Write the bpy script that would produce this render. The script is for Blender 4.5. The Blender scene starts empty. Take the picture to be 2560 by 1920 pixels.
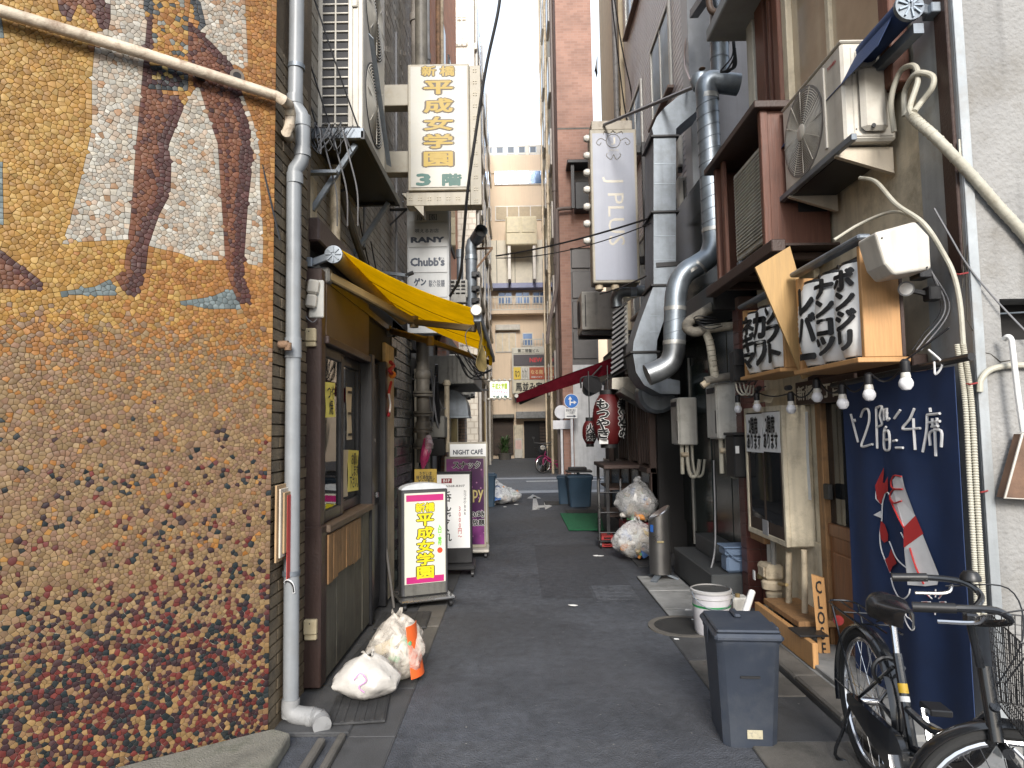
import bpy, math, random
import numpy as np
from mathutils import Vector as V, Matrix, Euler
from mathutils.geometry import delaunay_2d_cdt
random.seed(7)
SC = bpy.context.scene
COL = SC.collection
R_ = math.radians

# ------------------------------------------------------------------ camera
FPX, CAMH = 1620.0, 1.5
pitch, yaw, roll = math.atan(116 / FPX), -0.0069, 0.0145
_f = V((math.sin(yaw) * math.cos(pitch), math.cos(yaw) * math.cos(pitch), math.sin(pitch)))
_r = V((math.cos(yaw), -math.sin(yaw), 0))
_u = _r.cross(_f)
CU = math.cos(roll) * _u + math.sin(roll) * _r
CR = math.cos(roll) * _r - math.sin(roll) * _u
CF, CC = _f, V((0, 0, CAMH))
cam = bpy.data.cameras.new('camera')
cam.sensor_width = 36.0
cam.lens = 36.0 * FPX / 2560
cam.clip_start, cam.clip_end = 0.05, 2000
camo = bpy.data.objects.new('camera', cam)
COL.objects.link(camo)
camo.matrix_world = Matrix(((CR.x, CU.x, -CF.x, CC.x), (CR.y, CU.y, -CF.y, CC.y), (CR.z, CU.z, -CF.z, CC.z), (0, 0, 0, 1)))
SC.camera = camo

# ------------------------------------------------------------------ sky and sun
SUN_EL, SUN_AZ = R_(28), R_(178)          # azimuth from +Y clockwise: the sun stands behind the viewer
wd = bpy.data.worlds.new('World')
SC.world = wd
wd.use_nodes = True
nt = wd.node_tree
sky = nt.nodes.new('ShaderNodeTexSky')
sky.sky_type = 'NISHITA'
sky.sun_disc = False
sky.sun_elevation, sky.sun_rotation = SUN_EL, SUN_AZ
sky.air_density, sky.dust_density, sky.ozone_density = 1.0, 3.0, 1.0
tc = nt.nodes.new('ShaderNodeTexCoord')
cn = nt.nodes.new('ShaderNodeTexNoise')
cn.inputs['Scale'].default_value = 1.6
cn.inputs['Detail'].default_value = 6
cr = nt.nodes.new('ShaderNodeMapRange')
cr.inputs[1].default_value, cr.inputs[2].default_value = 0.3, 0.7
cr.inputs[3].default_value, cr.inputs[4].default_value = 0.55, 0.9
cm = nt.nodes.new('ShaderNodeMixRGB')
cm.inputs[2].default_value = (4.5, 4.95, 5.55, 1)      # thin bright cloud veil over the whole sky
nt.links.new(tc.outputs['Generated'], cn.inputs['Vector'])
nt.links.new(cn.outputs['Fac'], cr.inputs[0])
nt.links.new(cr.outputs[0], cm.inputs[0])
nt.links.new(sky.outputs[0], cm.inputs[1])
bg = nt.nodes['Background']
nt.links.new(cm.outputs[0], bg.inputs['Color'])
bg.inputs['Strength'].default_value = 0.15
sl = bpy.data.lights.new('sun', 'SUN')
sl.energy, sl.angle, sl.color = 2.2, R_(20), (1.0, 0.965, 0.91)
so = bpy.data.objects.new('sun', sl)
COL.objects.link(so)
_sd = V((math.sin(SUN_AZ) * math.cos(SUN_EL), math.cos(SUN_AZ) * math.cos(SUN_EL), math.sin(SUN_EL)))
so.rotation_euler = (-_sd).to_track_quat('-Z', 'Y').to_euler()
so.location = (0, -20, 30)
vs = SC.view_settings
vs.view_transform, vs.look, vs.gamma, vs.use_curve_mapping = 'Standard', 'None', 1.0, False
vs.exposure = 1.1
SC.cycles.max_bounces = 7
SC.cycles.diffuse_bounces = 4
SC.cycles.transparent_max_bounces = 12
SC.cycles.caustics_reflective = SC.cycles.caustics_refractive = False
SC.cycles.use_denoising = True

# ------------------------------------------------------------------ measuring: photo pixel (2560x1920) to a point on a plane
def ray(px, py): return CF + CR * ((px - 1280) / FPX) + CU * ((960 - py) / FPX)
def aX(px, py, x): d = ray(px, py); return CC + d * (x / d.x)
def aY(px, py, y): d = ray(px, py); return CC + d * (y / d.y)
def aZ(px, py, z=0.0): d = ray(px, py); return CC + d * ((z - CAMH) / d.z)
def aN(px, py, n, p0): d = ray(px, py); return CC + d * ((V(p0) - CC).dot(n) / d.dot(n))
def proj(p):
    v = V(p) - CC; k = max(v.dot(CF), 1e-3)
    return 1280 + FPX * v.dot(CR) / k, 960 - FPX * v.dot(CU) / k

# ------------------------------------------------------------------ mesh builder
class B:
    def __init__(s): s.v, s.f, s.c, s.m = [], [], [], []
    def add(s, vs, fs, col=None, mi=0):
        n = len(s.v)
        s.v += [tuple(p) for p in vs]
        s.f += [tuple(i + n for i in f) for f in fs]
        s.c += [col] * len(fs); s.m += [mi] * len(fs)
        return s
    def box(s, x0, x1, y0, y1, z0, z1, b=0.0, T=None, mi=0):
        x0, x1 = min(x0, x1), max(x0, x1); y0, y1 = min(y0, y1), max(y0, y1); z0, z1 = min(z0, z1), max(z0, z1)
        b = min(b, (x1 - x0) * .49, (y1 - y0) * .49, (z1 - z0) * .49)
        if b <= 0:
            vs = [(x, y, z) for x in (x0, x1) for y in (y0, y1) for z in (z0, z1)]
            fs = [(0, 1, 3, 2), (4, 6, 7, 5), (0, 4, 5, 1), (2, 3, 7, 6), (0, 2, 6, 4), (1, 5, 7, 3)]
        else:
            vs, idx = [], {}
            for i, (x, sx) in enumerate(((x0, 1), (x1, -1))):
                for j, (y, sy) in enumerate(((y0, 1), (y1, -1))):
                    for k, (z, sz) in enumerate(((z0, 1), (z1, -1))):
                        idx[i, j, k] = len(vs)
                        vs += [(x, y + sy * b, z + sz * b), (x + sx * b, y, z + sz * b), (x + sx * b, y + sy * b, z)]
            I = lambda i, j, k, a: idx[i, j, k] + a
            fs = []
            for i in (0, 1): fs.append([I(i, j, k, 0) for j, k in ((0, 0), (0, 1), (1, 1), (1, 0))][::1 if i == 0 else -1])
            for j in (0, 1): fs.append([I(i, j, k, 1) for i, k in ((0, 0), (1, 0), (1, 1), (0, 1))][::1 if j == 0 else -1])
            for k in (0, 1): fs.append([I(i, j, k, 2) for i, j in ((0, 0), (0, 1), (1, 1), (1, 0))][::1 if k == 0 else -1])
            for j in (0, 1):
                for k in (0, 1): fs.append([I(0, j, k, 1), I(1, j, k, 1), I(1, j, k, 2), I(0, j, k, 2)])
            for i in (0, 1):
                for k in (0, 1): fs.append([I(i, 0, k, 0), I(i, 1, k, 0), I(i, 1, k, 2), I(i, 0, k, 2)])
            for i in (0, 1):
                for j in (0, 1): fs.append([I(i, j, 0, 0), I(i, j, 1, 0), I(i, j, 1, 1), I(i, j, 0, 1)])
            for i in (0, 1):
                for j in (0, 1):
                    for k in (0, 1): fs.append([I(i, j, k, 0), I(i, j, k, 1), I(i, j, k, 2)])
        if T is not None: vs = [T @ V(p) for p in vs]
        return s.add(vs, fs, None, mi)
    def bar(s, p0, p1, w, h=None, up=(0, 0, 1), b=0.0, mi=0):     # square bar from p0 to p1
        p0, p1 = V(p0), V(p1); h = h or w
        d = (p1 - p0); L = d.length; d.normalize()
        u = V(up); x = d.cross(u)
        if x.length < 1e-4: x = d.cross(V((1, 0, 0)))
        x.normalize(); u = x.cross(d)
        T = Matrix(((d.x, x.x, u.x, p0.x), (d.y, x.y, u.y, p0.y), (d.z, x.z, u.z, p0.z), (0, 0, 0, 1)))
        return s.box(0, L, -w / 2, w / 2, -h / 2, h / 2, b, T, mi)
    def cyl(s, p0, p1, r0, r1=None, n=14, cap=True, mi=0):
        return s.tube([p0, p1], [r0, r0 if r1 is None else r1], n, cap, mi=mi)
    def tube(s, pts, r, n=8, cap=True, closed=False, mi=0):
        pts = [V(p) for p in pts]; m = len(pts)
        rs = r if isinstance(r, (list, tuple)) else [r] * m
        vs, prev = [], None
        for i, p in enumerate(pts):
            a = pts[i - 1] if (i > 0 or closed) else p
            c = pts[(i + 1) % m] if (i < m - 1 or closed) else p
            t = (c - a)
            if t.length < 1e-9: t = V((0, 0, 1))
            t.normalize()
            if prev is None:
                x = t.cross(V((0, 0, 1)))
                if x.length < 1e-3: x = t.cross(V((0, 1, 0)))
            else: x = prev - t * prev.dot(t)
            if x.length < 1e-6: x = t.orthogonal()
            x.normalize(); prev = x; y = t.cross(x)
            for k in range(n):
                a_ = 2 * math.pi * k / n
                vs.append(p + x * (rs[i] * math.cos(a_)) + y * (rs[i] * math.sin(a_)))
        fs = []
        for i in range(m if closed else m - 1):
            j = (i + 1) % m
            for k in range(n): fs.append((i * n + k, i * n + (k + 1) % n, j * n + (k + 1) % n, j * n + k))
        if cap and not closed:
            fs.append(tuple(range(n))[::-1]); fs.append(tuple((m - 1) * n + k for k in range(n)))
        return s.add(vs, fs, None, mi)
    def lathe(s, prof, c=(0, 0, 0), n=20, T=None, sx=1, sy=1, cap=True, mi=0):
        c = V(c); vs, fs = [], []
        for r, z in prof:
            for k in range(n):
                a = 2 * math.pi * k / n
                vs.append(V((r * sx * math.cos(a), r * sy * math.sin(a), z)))
        m = len(prof)
        for i in range(m - 1):
            for k in range(n): fs.append((i * n + k, i * n + (k + 1) % n, (i + 1) * n + (k + 1) % n, (i + 1) * n + k))
        if cap:
            fs.append(tuple(range(n))[::-1]); fs.append(tuple((m - 1) * n + k for k in range(n)))
        vs = [(T @ p if T is not None else p + c) for p in vs]
        return s.add(vs, fs, None, mi)
    def prism(s, poly, vec, mi=0):                                # polygon (3-D points) pushed along vec
        poly = [V(p) for p in poly]; vec = V(vec); n = len(poly)
        vs = poly + [p + vec for p in poly]
        fs = [tuple(range(n))[::-1], tuple(range(n, 2 * n))] + [(i, (i + 1) % n, n + (i + 1) % n, n + i) for i in range(n)]
        return s.add(vs, fs, None, mi)
    def grid(s, rows, thick=None, mi=0):                          # rows of points; thick = offset vector for a back side
        a, b = len(rows), len(rows[0])
        vs = [V(p) for r in rows for p in r]
        fs = [(i * b + j, i * b + j + 1, (i + 1) * b + j + 1, (i + 1) * b + j) for i in range(a - 1) for j in range(b - 1)]
        if thick is not None:
            N = len(vs); t = V(thick)
            vs = vs + [p + t for p in vs]
            fs = fs + [tuple(N + k for k in f[::-1]) for f in fs]
            ed = [(i, i + 1) for i in range(b - 1)] + [((a - 1) * b + j + 1, (a - 1) * b + j) for j in range(b - 1)]
            ed += [((i + 1) * b, i * b) for i in range(a - 1)] + [(i * b + b - 1, (i + 1) * b + b - 1) for i in range(a - 1)]
            fs += [(q, p, p + N, q + N) for p, q in ed]
        return s.add(vs, fs, None, mi)
    def mesh(s, name, mats, smooth=35):
        me = bpy.data.meshes.new(name)
        me.from_pydata(s.v, [], s.f)
        for m in (mats if isinstance(mats, (list, tuple)) else [mats]): me.materials.append(m)
        if any(s.m): me.polygons.foreach_set('material_index', s.m)
        if any(c is not None for c in s.c):
            at = me.color_attributes.new('Col', 'BYTE_COLOR', 'CORNER')
            i = 0; buf = np.ones((len(me.loops), 4), dtype=np.float32)
            for f, c in zip(s.f, s.c):
                if c is not None: buf[i:i + len(f), :3] = c
                i += len(f)
            at.data.foreach_set('color', buf.ravel())
        if smooth:
            me.polygons.foreach_set('use_smooth', [True] * len(me.polygons))
            me.set_sharp_from_angle(angle=R_(smooth))
        me.update()
        return me

ORG = {}
def link(o, parent=None):
    COL.objects.link(o)
    if parent is not None: o.parent = parent
    return o
def tag(o, label=None, cat=None, group=None, kind=None):
    if label: o['label'] = label
    if cat: o['category'] = cat
    if group: o['group'] = group
    if kind: o['kind'] = kind
    return o
def thing(name, label, cat, loc=(0, 0, 0), rz=0.0, group=None, local=False):
    o = bpy.data.objects.new(name, None); o.empty_display_size = .1
    link(o); o.location = loc; o.rotation_euler = (0, 0, rz)
    ORG[o.name] = V((0, 0, 0)) if (local or rz) else V(loc)
    return tag(o, label, cat, group)
def part(name, b, mat, parent, smooth=35, label=None, kind=None):
    """a mesh child; its points are given in world space (or in the thing's own space if it was made local)"""
    og = ORG[parent.name]
    if og.length > 0: b.v = [tuple(V(p) - og) for p in b.v]
    o = bpy.data.objects.new(name, b.mesh(name, mat, smooth))
    link(o, parent); ORG[o.name] = og
    if label: o['label'] = label
    if kind: o['kind'] = kind
    return o
def solo(name, b, mat, label, cat, group=None, smooth=35, kind=None):      # a thing that is one mesh
    xs = [p[0] for p in b.v]; ys = [p[1] for p in b.v]; zs = [p[2] for p in b.v]
    L = V(((min(xs) + max(xs)) / 2, (min(ys) + max(ys)) / 2, min(zs)))
    b.v = [tuple(V(p) - L) for p in b.v]
    o = bpy.data.objects.new(name, b.mesh(name, mat, smooth)); link(o); o.location = L
    ORG[o.name] = L
    return tag(o, label, cat, group, kind)
def struct(name, b, mat, smooth=0):
    o = bpy.data.objects.new(name, b.mesh(name, mat, smooth)); link(o); ORG[o.name] = V((0, 0, 0))
    o['kind'] = 'structure'
    return o
def pieces(name, me, spots, parent):                              # alike pieces sharing one mesh: spots = (location, scale, rotation)
    og = ORG[parent.name]
    for L, S, E in spots:
        o = bpy.data.objects.new(name, me); link(o, parent)
        o.location = V(L) - og; o.scale = S; o.rotation_euler = E
        ORG[o.name] = og
def copy_tree(o, parent=None):
    c = o.copy(); link(c, parent)
    ORG[c.name] = ORG.get(o.name, V((0, 0, 0)))
    for ch in list(o.children): copy_tree(ch, c)
    return c
def spl(pts, n=8):                                                # Catmull-Rom through the points
    P = [V(p) for p in pts]; P = [P[0] * 2 - P[1]] + P + [P[-1] * 2 - P[-2]]
    out = []
    for i in range(1, len(P) - 2):
        a, b, c, d = P[i - 1:i + 3]
        for k in range(n):
            t = k / n
            out.append(.5 * ((2 * b) + (c - a) * t + (2 * a - 5 * b + 4 * c - d) * t * t + (3 * b - a - 3 * c + d) * t ** 3))
    return out + [P[-2]]
def sag(p0, p1, drop, n=14):
    p0, p1 = V(p0), V(p1)
    return [p0.lerp(p1, i / n) - V((0, 0, drop * 4 * (i / n) * (1 - i / n))) for i in range(n + 1)]

# ------------------------------------------------------------------ lettering
_tc = {}
TSC = bpy.data.scenes.new('type setting')
def text_data(body, bold):
    """outline mesh of the words; bold thickens every stroke by laying shifted copies a hair apart"""
    k = (body, bold)
    if k not in _tc:
        cu = bpy.data.curves.new('lettering', 'FONT')
        cu.body = body; cu.align_x = 'CENTER'; cu.size = 1.0; cu.resolution_u = 2
        cu.space_line = .88 if '\n' in body else 1
        o = bpy.data.objects.new('lettering', cu); TSC.collection.objects.link(o)
        vl = TSC.view_layers[0]; vl.update()
        me = bpy.data.meshes.new_from_object(o.evaluated_get(vl.depsgraph))
        v = np.array([tuple(p.co) for p in me.vertices]) if len(me.vertices) else np.zeros((1, 3))
        v[:, 2] = 0
        f = [tuple(p.vertices) for p in me.polygons]
        bpy.data.objects.remove(o); bpy.data.curves.remove(cu); bpy.data.meshes.remove(me)
        if bold > 0:
            vv, ff, N = [], [], len(v)
            for q in range(9):
                d = (0, 0) if q == 8 else (bold * math.cos(q * math.pi / 4), bold * math.sin(q * math.pi / 4))
                vv.append(v + np.array([d[0], d[1], q])); ff += [tuple(i + N * q for i in t) for t in f]
            v, f = np.concatenate(vv), ff
        _tc[k] = (v, f)
    return _tc[k]
def letter(parent, body, c, xd, ud, w, h, mat, bold=.0, name='lettering', fit=None, rot=0):
    """lettering centred at c, reading along xd with up ud, filling w x h; fit = bold value whose extent fills the box"""
    v, f = text_data(body, bold)
    rv = v if fit is None else text_data(body, fit)[0]
    lo, hi = rv.min(0), rv.max(0); ce = (lo + hi) / 2; sz = np.maximum(hi - lo, 1e-4)
    xd, ud, c = V(xd).normalized(), V(ud).normalized(), V(c)
    if rot: q = Matrix.Rotation(rot, 3, xd.cross(ud)); xd = q @ xd; ud = q @ ud
    sx = w / sz[0]; sy = (h / sz[1]) if h else sx
    b = B()
    nn = xd.cross(ud) * .0001
    b.add([c + xd * ((p[0] - ce[0]) * sx) + ud * ((p[1] - ce[1]) * sy) + nn * p[2] for p in v], f)
    return part(name, b, mat, parent, smooth=0)
def stroke(parent, pts, r, mat, name='lettering', n=6):
    b = B(); b.tube(pts, r, n)
    return part(name, b, mat, parent)
# ------------------------------------------------------------------ materials
MATS = {}
def _n(nt, t, **kw):
    n = nt.nodes.new(t)
    for k, v in kw.items():
        if k in n.inputs: n.inputs[k].default_value = v
        else: setattr(n, k, v)
    return n
def c4(c): return (c[0], c[1], c[2], 1.0) if not isinstance(c, (int, float)) else (c, c, c, 1.0)
def base_mat(name):
    m = bpy.data.materials.new(name); m.use_nodes = True
    return m, m.node_tree, m.node_tree.nodes['Principled BSDF']
def M(name, col, rough=.6, metal=0.0, var=.14, vs=5.0, bump=.15, bs=90.0, dirt=None, streak=0.0, grain=None, spec=.5,
      alpha=1.0, emis=0.0, trans=0.0, coat=0.0):
    """procedural material: colour with uneven tone, stains (dirt = colour, amount, scale), rain streaks, wood grain (grain = axis), fine relief"""
    if name in MATS: return MATS[name]
    m, nt, bs_ = base_mat(name); L = nt.links
    geo = _n(nt, 'ShaderNodeNewGeometry')
    no = _n(nt, 'ShaderNodeTexNoise', Scale=vs, Detail=7.0, Roughness=.62)
    if grain is not None:
        mp = _n(nt, 'ShaderNodeMapping'); sc = [14.0, 14.0, 14.0]; sc[grain] = .9
        mp.inputs['Scale'].default_value = sc
        L.new(geo.outputs['Position'], mp.inputs['Vector']); L.new(mp.outputs[0], no.inputs['Vector'])
        no.inputs['Distortion'].default_value = .8
    else: L.new(geo.outputs['Position'], no.inputs['Vector'])
    mr = _n(nt, 'ShaderNodeMapRange'); mr.inputs[1].default_value, mr.inputs[2].default_value = .28, .72
    L.new(no.outputs['Fac'], mr.inputs[0])
    mix = _n(nt, 'ShaderNodeMixRGB')
    c = c4(col)
    mix.inputs[1].default_value = c4([x * (1 - var) for x in c[:3]]); mix.inputs[2].default_value = c4([min(1, x * (1 + var)) for x in c[:3]])
    L.new(mr.outputs[0], mix.inputs[0]); out = mix.outputs[0]
    def over(colour, fac_socket, lo, hi, amt):
        nonlocal out
        r = _n(nt, 'ShaderNodeMapRange'); r.inputs[1].default_value, r.inputs[2].default_value = lo, hi
        r.inputs[4].default_value = amt
        L.new(fac_socket, r.inputs[0])
        x = _n(nt, 'ShaderNodeMixRGB'); x.inputs[2].default_value = c4(colour)
        L.new(r.outputs[0], x.inputs[0]); L.new(out, x.inputs[1]); out = x.outputs[0]
    if dirt:
        dn = _n(nt, 'ShaderNodeTexNoise', Scale=dirt[2], Detail=9.0, Roughness=.7)
        L.new(geo.outputs['Position'], dn.inputs['Vector'])
        over(dirt[0], dn.outputs['Fac'], .5, .68, dirt[1])
    if streak:
        mp2 = _n(nt, 'ShaderNodeMapping'); mp2.inputs['Scale'].default_value = (9, 9, .55)
        sn = _n(nt, 'ShaderNodeTexNoise', Scale=1.6, Detail=5.0)
        L.new(geo.outputs['Position'], mp2.inputs['Vector']); L.new(mp2.outputs[0], sn.inputs['Vector'])
        over([x * .28 for x in c[:3]], sn.outputs['Fac'], .5, .75, streak)
    L.new(out, bs_.inputs['Base Color'])
    rr = _n(nt, 'ShaderNodeMapRange'); rr.inputs[3].default_value, rr.inputs[4].default_value = max(.02, rough - .1), min(1, rough + .1)
    L.new(no.outputs['Fac'], rr.inputs[0]); L.new(rr.outputs[0], bs_.inputs['Roughness'])
    bs_.inputs['Metallic'].default_value = metal
    bs_.inputs['Specular IOR Level'].default_value = spec
    bs_.inputs['Coat Weight'].default_value = coat
    if alpha < 1: bs_.inputs['Alpha'].default_value = alpha
    if trans: bs_.inputs['Transmission Weight'].default_value = trans
    if emis:
        L.new(out, bs_.inputs['Emission Color']); bs_.inputs['Emission Strength'].default_value = emis
    if bump:
        bn = _n(nt, 'ShaderNodeTexNoise', Scale=bs, Detail=4.0)
        L.new(geo.outputs['Position'], bn.inputs['Vector'])
        bp = _n(nt, 'ShaderNodeBump', Strength=bump, Distance=.01)
        L.new((no if grain is not None else bn).outputs['Fac'], bp.inputs['Height']); L.new(bp.outputs[0], bs_.inputs['Normal'])
    MATS[name] = m
    return m
def brick_mat(name, c1, c2, mortar, w, h, gap=.006, rough=.7, bump=.4, dirt=None, off=.5):
    m, nt, p = base_mat(name); L = nt.links
    geo = _n(nt, 'ShaderNodeNewGeometry'); sx = _n(nt, 'ShaderNodeSeparateXYZ'); L.new(geo.outputs['Position'], sx.inputs[0])
    ad = _n(nt, 'ShaderNodeMath'); L.new(sx.outputs[0], ad.inputs[0]); L.new(sx.outputs[1], ad.inputs[1])
    cb = _n(nt, 'ShaderNodeCombineXYZ'); L.new(ad.outputs[0], cb.inputs[0]); L.new(sx.outputs[2], cb.inputs[1])
    bt = _n(nt, 'ShaderNodeTexBrick', offset=off)
    for k, v in (('Color1', c4(c1)), ('Color2', c4(c2)), ('Mortar', c4(mortar)), ('Scale', 1.0), ('Mortar Size', gap), ('Brick Width', w), ('Row Height', h), ('Bias', 0.0)):
        bt.inputs[k].default_value = v
    L.new(cb.outputs[0], bt.inputs['Vector'])
    no = _n(nt, 'ShaderNodeTexNoise', Scale=1.3, Detail=8.0); L.new(geo.outputs['Position'], no.inputs['Vector'])
    mx = _n(nt, 'ShaderNodeMixRGB', blend_type='MULTIPLY'); mx.inputs[0].default_value = .5
    L.new(bt.outputs['Color'], mx.inputs[1])
    mr = _n(nt, 'ShaderNodeMapRange'); mr.inputs[1].default_value, mr.inputs[2].default_value, mr.inputs[3].default_value, mr.inputs[4].default_value = .3, .7, .5, 1.25
    L.new(no.outputs['Fac'], mr.inputs[0]); L.new(mr.outputs[0], mx.inputs[2])
    L.new(mx.outputs[0], p.inputs['Base Color']); p.inputs['Roughness'].default_value = rough
    bp = _n(nt, 'ShaderNodeBump', Strength=bump, Distance=.01, invert=True); L.new(bt.outputs['Fac'], bp.inputs['Height']); L.new(bp.outputs[0], p.inputs['Normal'])
    MATS[name] = m
    return m
def attr_mat(name, rough=.35, var=.25, bump=.25, coat=0.0):        # colour of each piece from its own colour attribute
    m, nt, p = base_mat(name); L = nt.links
    at = _n(nt, 'ShaderNodeVertexColor', layer_name='Col')
    geo = _n(nt, 'ShaderNodeNewGeometry')
    no = _n(nt, 'ShaderNodeTexNoise', Scale=22.0, Detail=6.0); L.new(geo.outputs['Position'], no.inputs['Vector'])
    mr = _n(nt, 'ShaderNodeMapRange'); mr.inputs[1].default_value, mr.inputs[2].default_value, mr.inputs[3].default_value, mr.inputs[4].default_value = .3, .7, 1 - var, 1 + var
    L.new(no.outputs['Fac'], mr.inputs[0])
    mx = _n(nt, 'ShaderNodeMixRGB', blend_type='MULTIPLY'); mx.inputs[0].default_value = 1
    L.new(at.outputs[0], mx.inputs[1]); L.new(mr.outputs[0], mx.inputs[2]); L.new(mx.outputs[0], p.inputs['Base Color'])
    p.inputs['Roughness'].default_value = rough; p.inputs['Coat Weight'].default_value = coat; p.inputs['Specular IOR Level'].default_value = .3
    bn = _n(nt, 'ShaderNodeTexNoise', Scale=45.0, Detail=3.0); L.new(geo.outputs['Position'], bn.inputs['Vector'])
    bp = _n(nt, 'ShaderNodeBump', Strength=bump, Distance=.01); L.new(bn.outputs['Fac'], bp.inputs['Height']); L.new(bp.outputs[0], p.inputs['Normal'])
    MATS[name] = m
    return m
def glass_mat(name, tint=(.75, .8, .8), clear=.55, rough=.03):
    m, nt, p = base_mat(name); L = nt.links
    tr = _n(nt, 'ShaderNodeBsdfTransparent'); tr.inputs[0].default_value = c4(tint)
    gl = _n(nt, 'ShaderNodeBsdfGlossy', Roughness=rough)
    df = _n(nt, 'ShaderNodeBsdfDiffuse'); df.inputs[0].default_value = c4([t * .08 for t in tint])
    geo = _n(nt, 'ShaderNodeNewGeometry')
    no = _n(nt, 'ShaderNodeTexNoise', Scale=1.7, Detail=2.0); L.new(geo.outputs['Position'], no.inputs['Vector'])
    bp = _n(nt, 'ShaderNodeBump', Strength=.05, Distance=.05); L.new(no.outputs['Fac'], bp.inputs['Height']); L.new(bp.outputs[0], gl.inputs['Normal'])
    fr = _n(nt, 'ShaderNodeFresnel', IOR=1.6)
    m1 = _n(nt, 'ShaderNodeMixShader'); m1.inputs[0].default_value = 1 - clear
    L.new(tr.outputs[0], m1.inputs[1]); L.new(df.outputs[0], m1.inputs[2])
    m2 = _n(nt, 'ShaderNodeMixShader'); L.new(fr.outputs[0], m2.inputs[0]); L.new(m1.outputs[0], m2.inputs[1]); L.new(gl.outputs[0], m2.inputs[2])
    L.new(m2.outputs[0], nt.nodes['Material Output'].inputs['Surface'])
    MATS[name] = m
    return m
def cloth_mat(name, col, through=.5, var=.12, streak=.3):            # thin cloth that lets light through
    m, nt, p = base_mat(name); L = nt.links
    geo = _n(nt, 'ShaderNodeNewGeometry')
    no = _n(nt, 'ShaderNodeTexNoise', Scale=5.0, Detail=8.0, Roughness=.7); L.new(geo.outputs['Position'], no.inputs['Vector'])
    mr = _n(nt, 'ShaderNodeMapRange'); mr.inputs[1].default_value, mr.inputs[2].default_value = .3, .7
    L.new(no.outputs['Fac'], mr.inputs[0])
    mx = _n(nt, 'ShaderNodeMixRGB'); mx.inputs[1].default_value = c4([x * (1 - var * 2) for x in col]); mx.inputs[2].default_value = c4([min(1, x * (1 + var)) for x in col])
    L.new(mr.outputs[0], mx.inputs[0])
    mp2 = _n(nt, 'ShaderNodeMapping'); mp2.inputs['Scale'].default_value = (1.2, 16, 1.2)
    sn = _n(nt, 'ShaderNodeTexNoise', Scale=1.5, Detail=4.0); L.new(geo.outputs['Position'], mp2.inputs['Vector']); L.new(mp2.outputs[0], sn.inputs['Vector'])
    r = _n(nt, 'ShaderNodeMapRange'); r.inputs[1].default_value, r.inputs[2].default_value, r.inputs[4].default_value = .55, .75, streak
    L.new(sn.outputs['Fac'], r.inputs[0])
    x = _n(nt, 'ShaderNodeMixRGB'); x.inputs[2].default_value = c4([v * .3 for v in col]); L.new(r.outputs[0], x.inputs[0]); L.new(mx.outputs[0], x.inputs[1])
    df = _n(nt, 'ShaderNodeBsdfDiffuse'); tl = _n(nt, 'ShaderNodeBsdfTranslucent')
    L.new(x.outputs[0], df.inputs[0]); L.new(x.outputs[0], tl.inputs[0])
    ms = _n(nt, 'ShaderNodeMixShader'); ms.inputs[0].default_value = through
    L.new(df.outputs[0], ms.inputs[1]); L.new(tl.outputs[0], ms.inputs[2])
    L.new(ms.outputs[0], nt.nodes['Material Output'].inputs['Surface'])
    MATS[name] = m
    return m
def bag_mat(name, col, clear):                                       # thin polythene
    m, nt, p = base_mat(name); L = nt.links
    geo = _n(nt, 'ShaderNodeNewGeometry')
    no = _n(nt, 'ShaderNodeTexNoise', Scale=16.0, Detail=6.0, Distortion=1.5); L.new(geo.outputs['Position'], no.inputs['Vector'])
    bp = _n(nt, 'ShaderNodeBump', Strength=.45, Distance=.02); L.new(no.outputs['Fac'], bp.inputs['Height'])
    p.inputs['Base Color'].default_value = c4(col); p.inputs['Roughness'].default_value = .16
    L.new(bp.outputs[0], p.inputs['Normal'])
    tr = _n(nt, 'ShaderNodeBsdfTransparent'); ms = _n(nt, 'ShaderNodeMixShader')
    mr = _n(nt, 'ShaderNodeMapRange'); mr.inputs[1].default_value, mr.inputs[2].default_value, mr.inputs[3].default_value, mr.inputs[4].default_value = .35, .65, max(0, clear - .2), min(1, clear + .2)
    L.new(no.outputs['Fac'], mr.inputs[0]); L.new(mr.outputs[0], ms.inputs[0])
    L.new(p.outputs[0], ms.inputs[1]); L.new(tr.outputs[0], ms.inputs[2]); L.new(ms.outputs[0], nt.nodes['Material Output'].inputs['Surface'])
    MATS[name] = m
    return m
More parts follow.
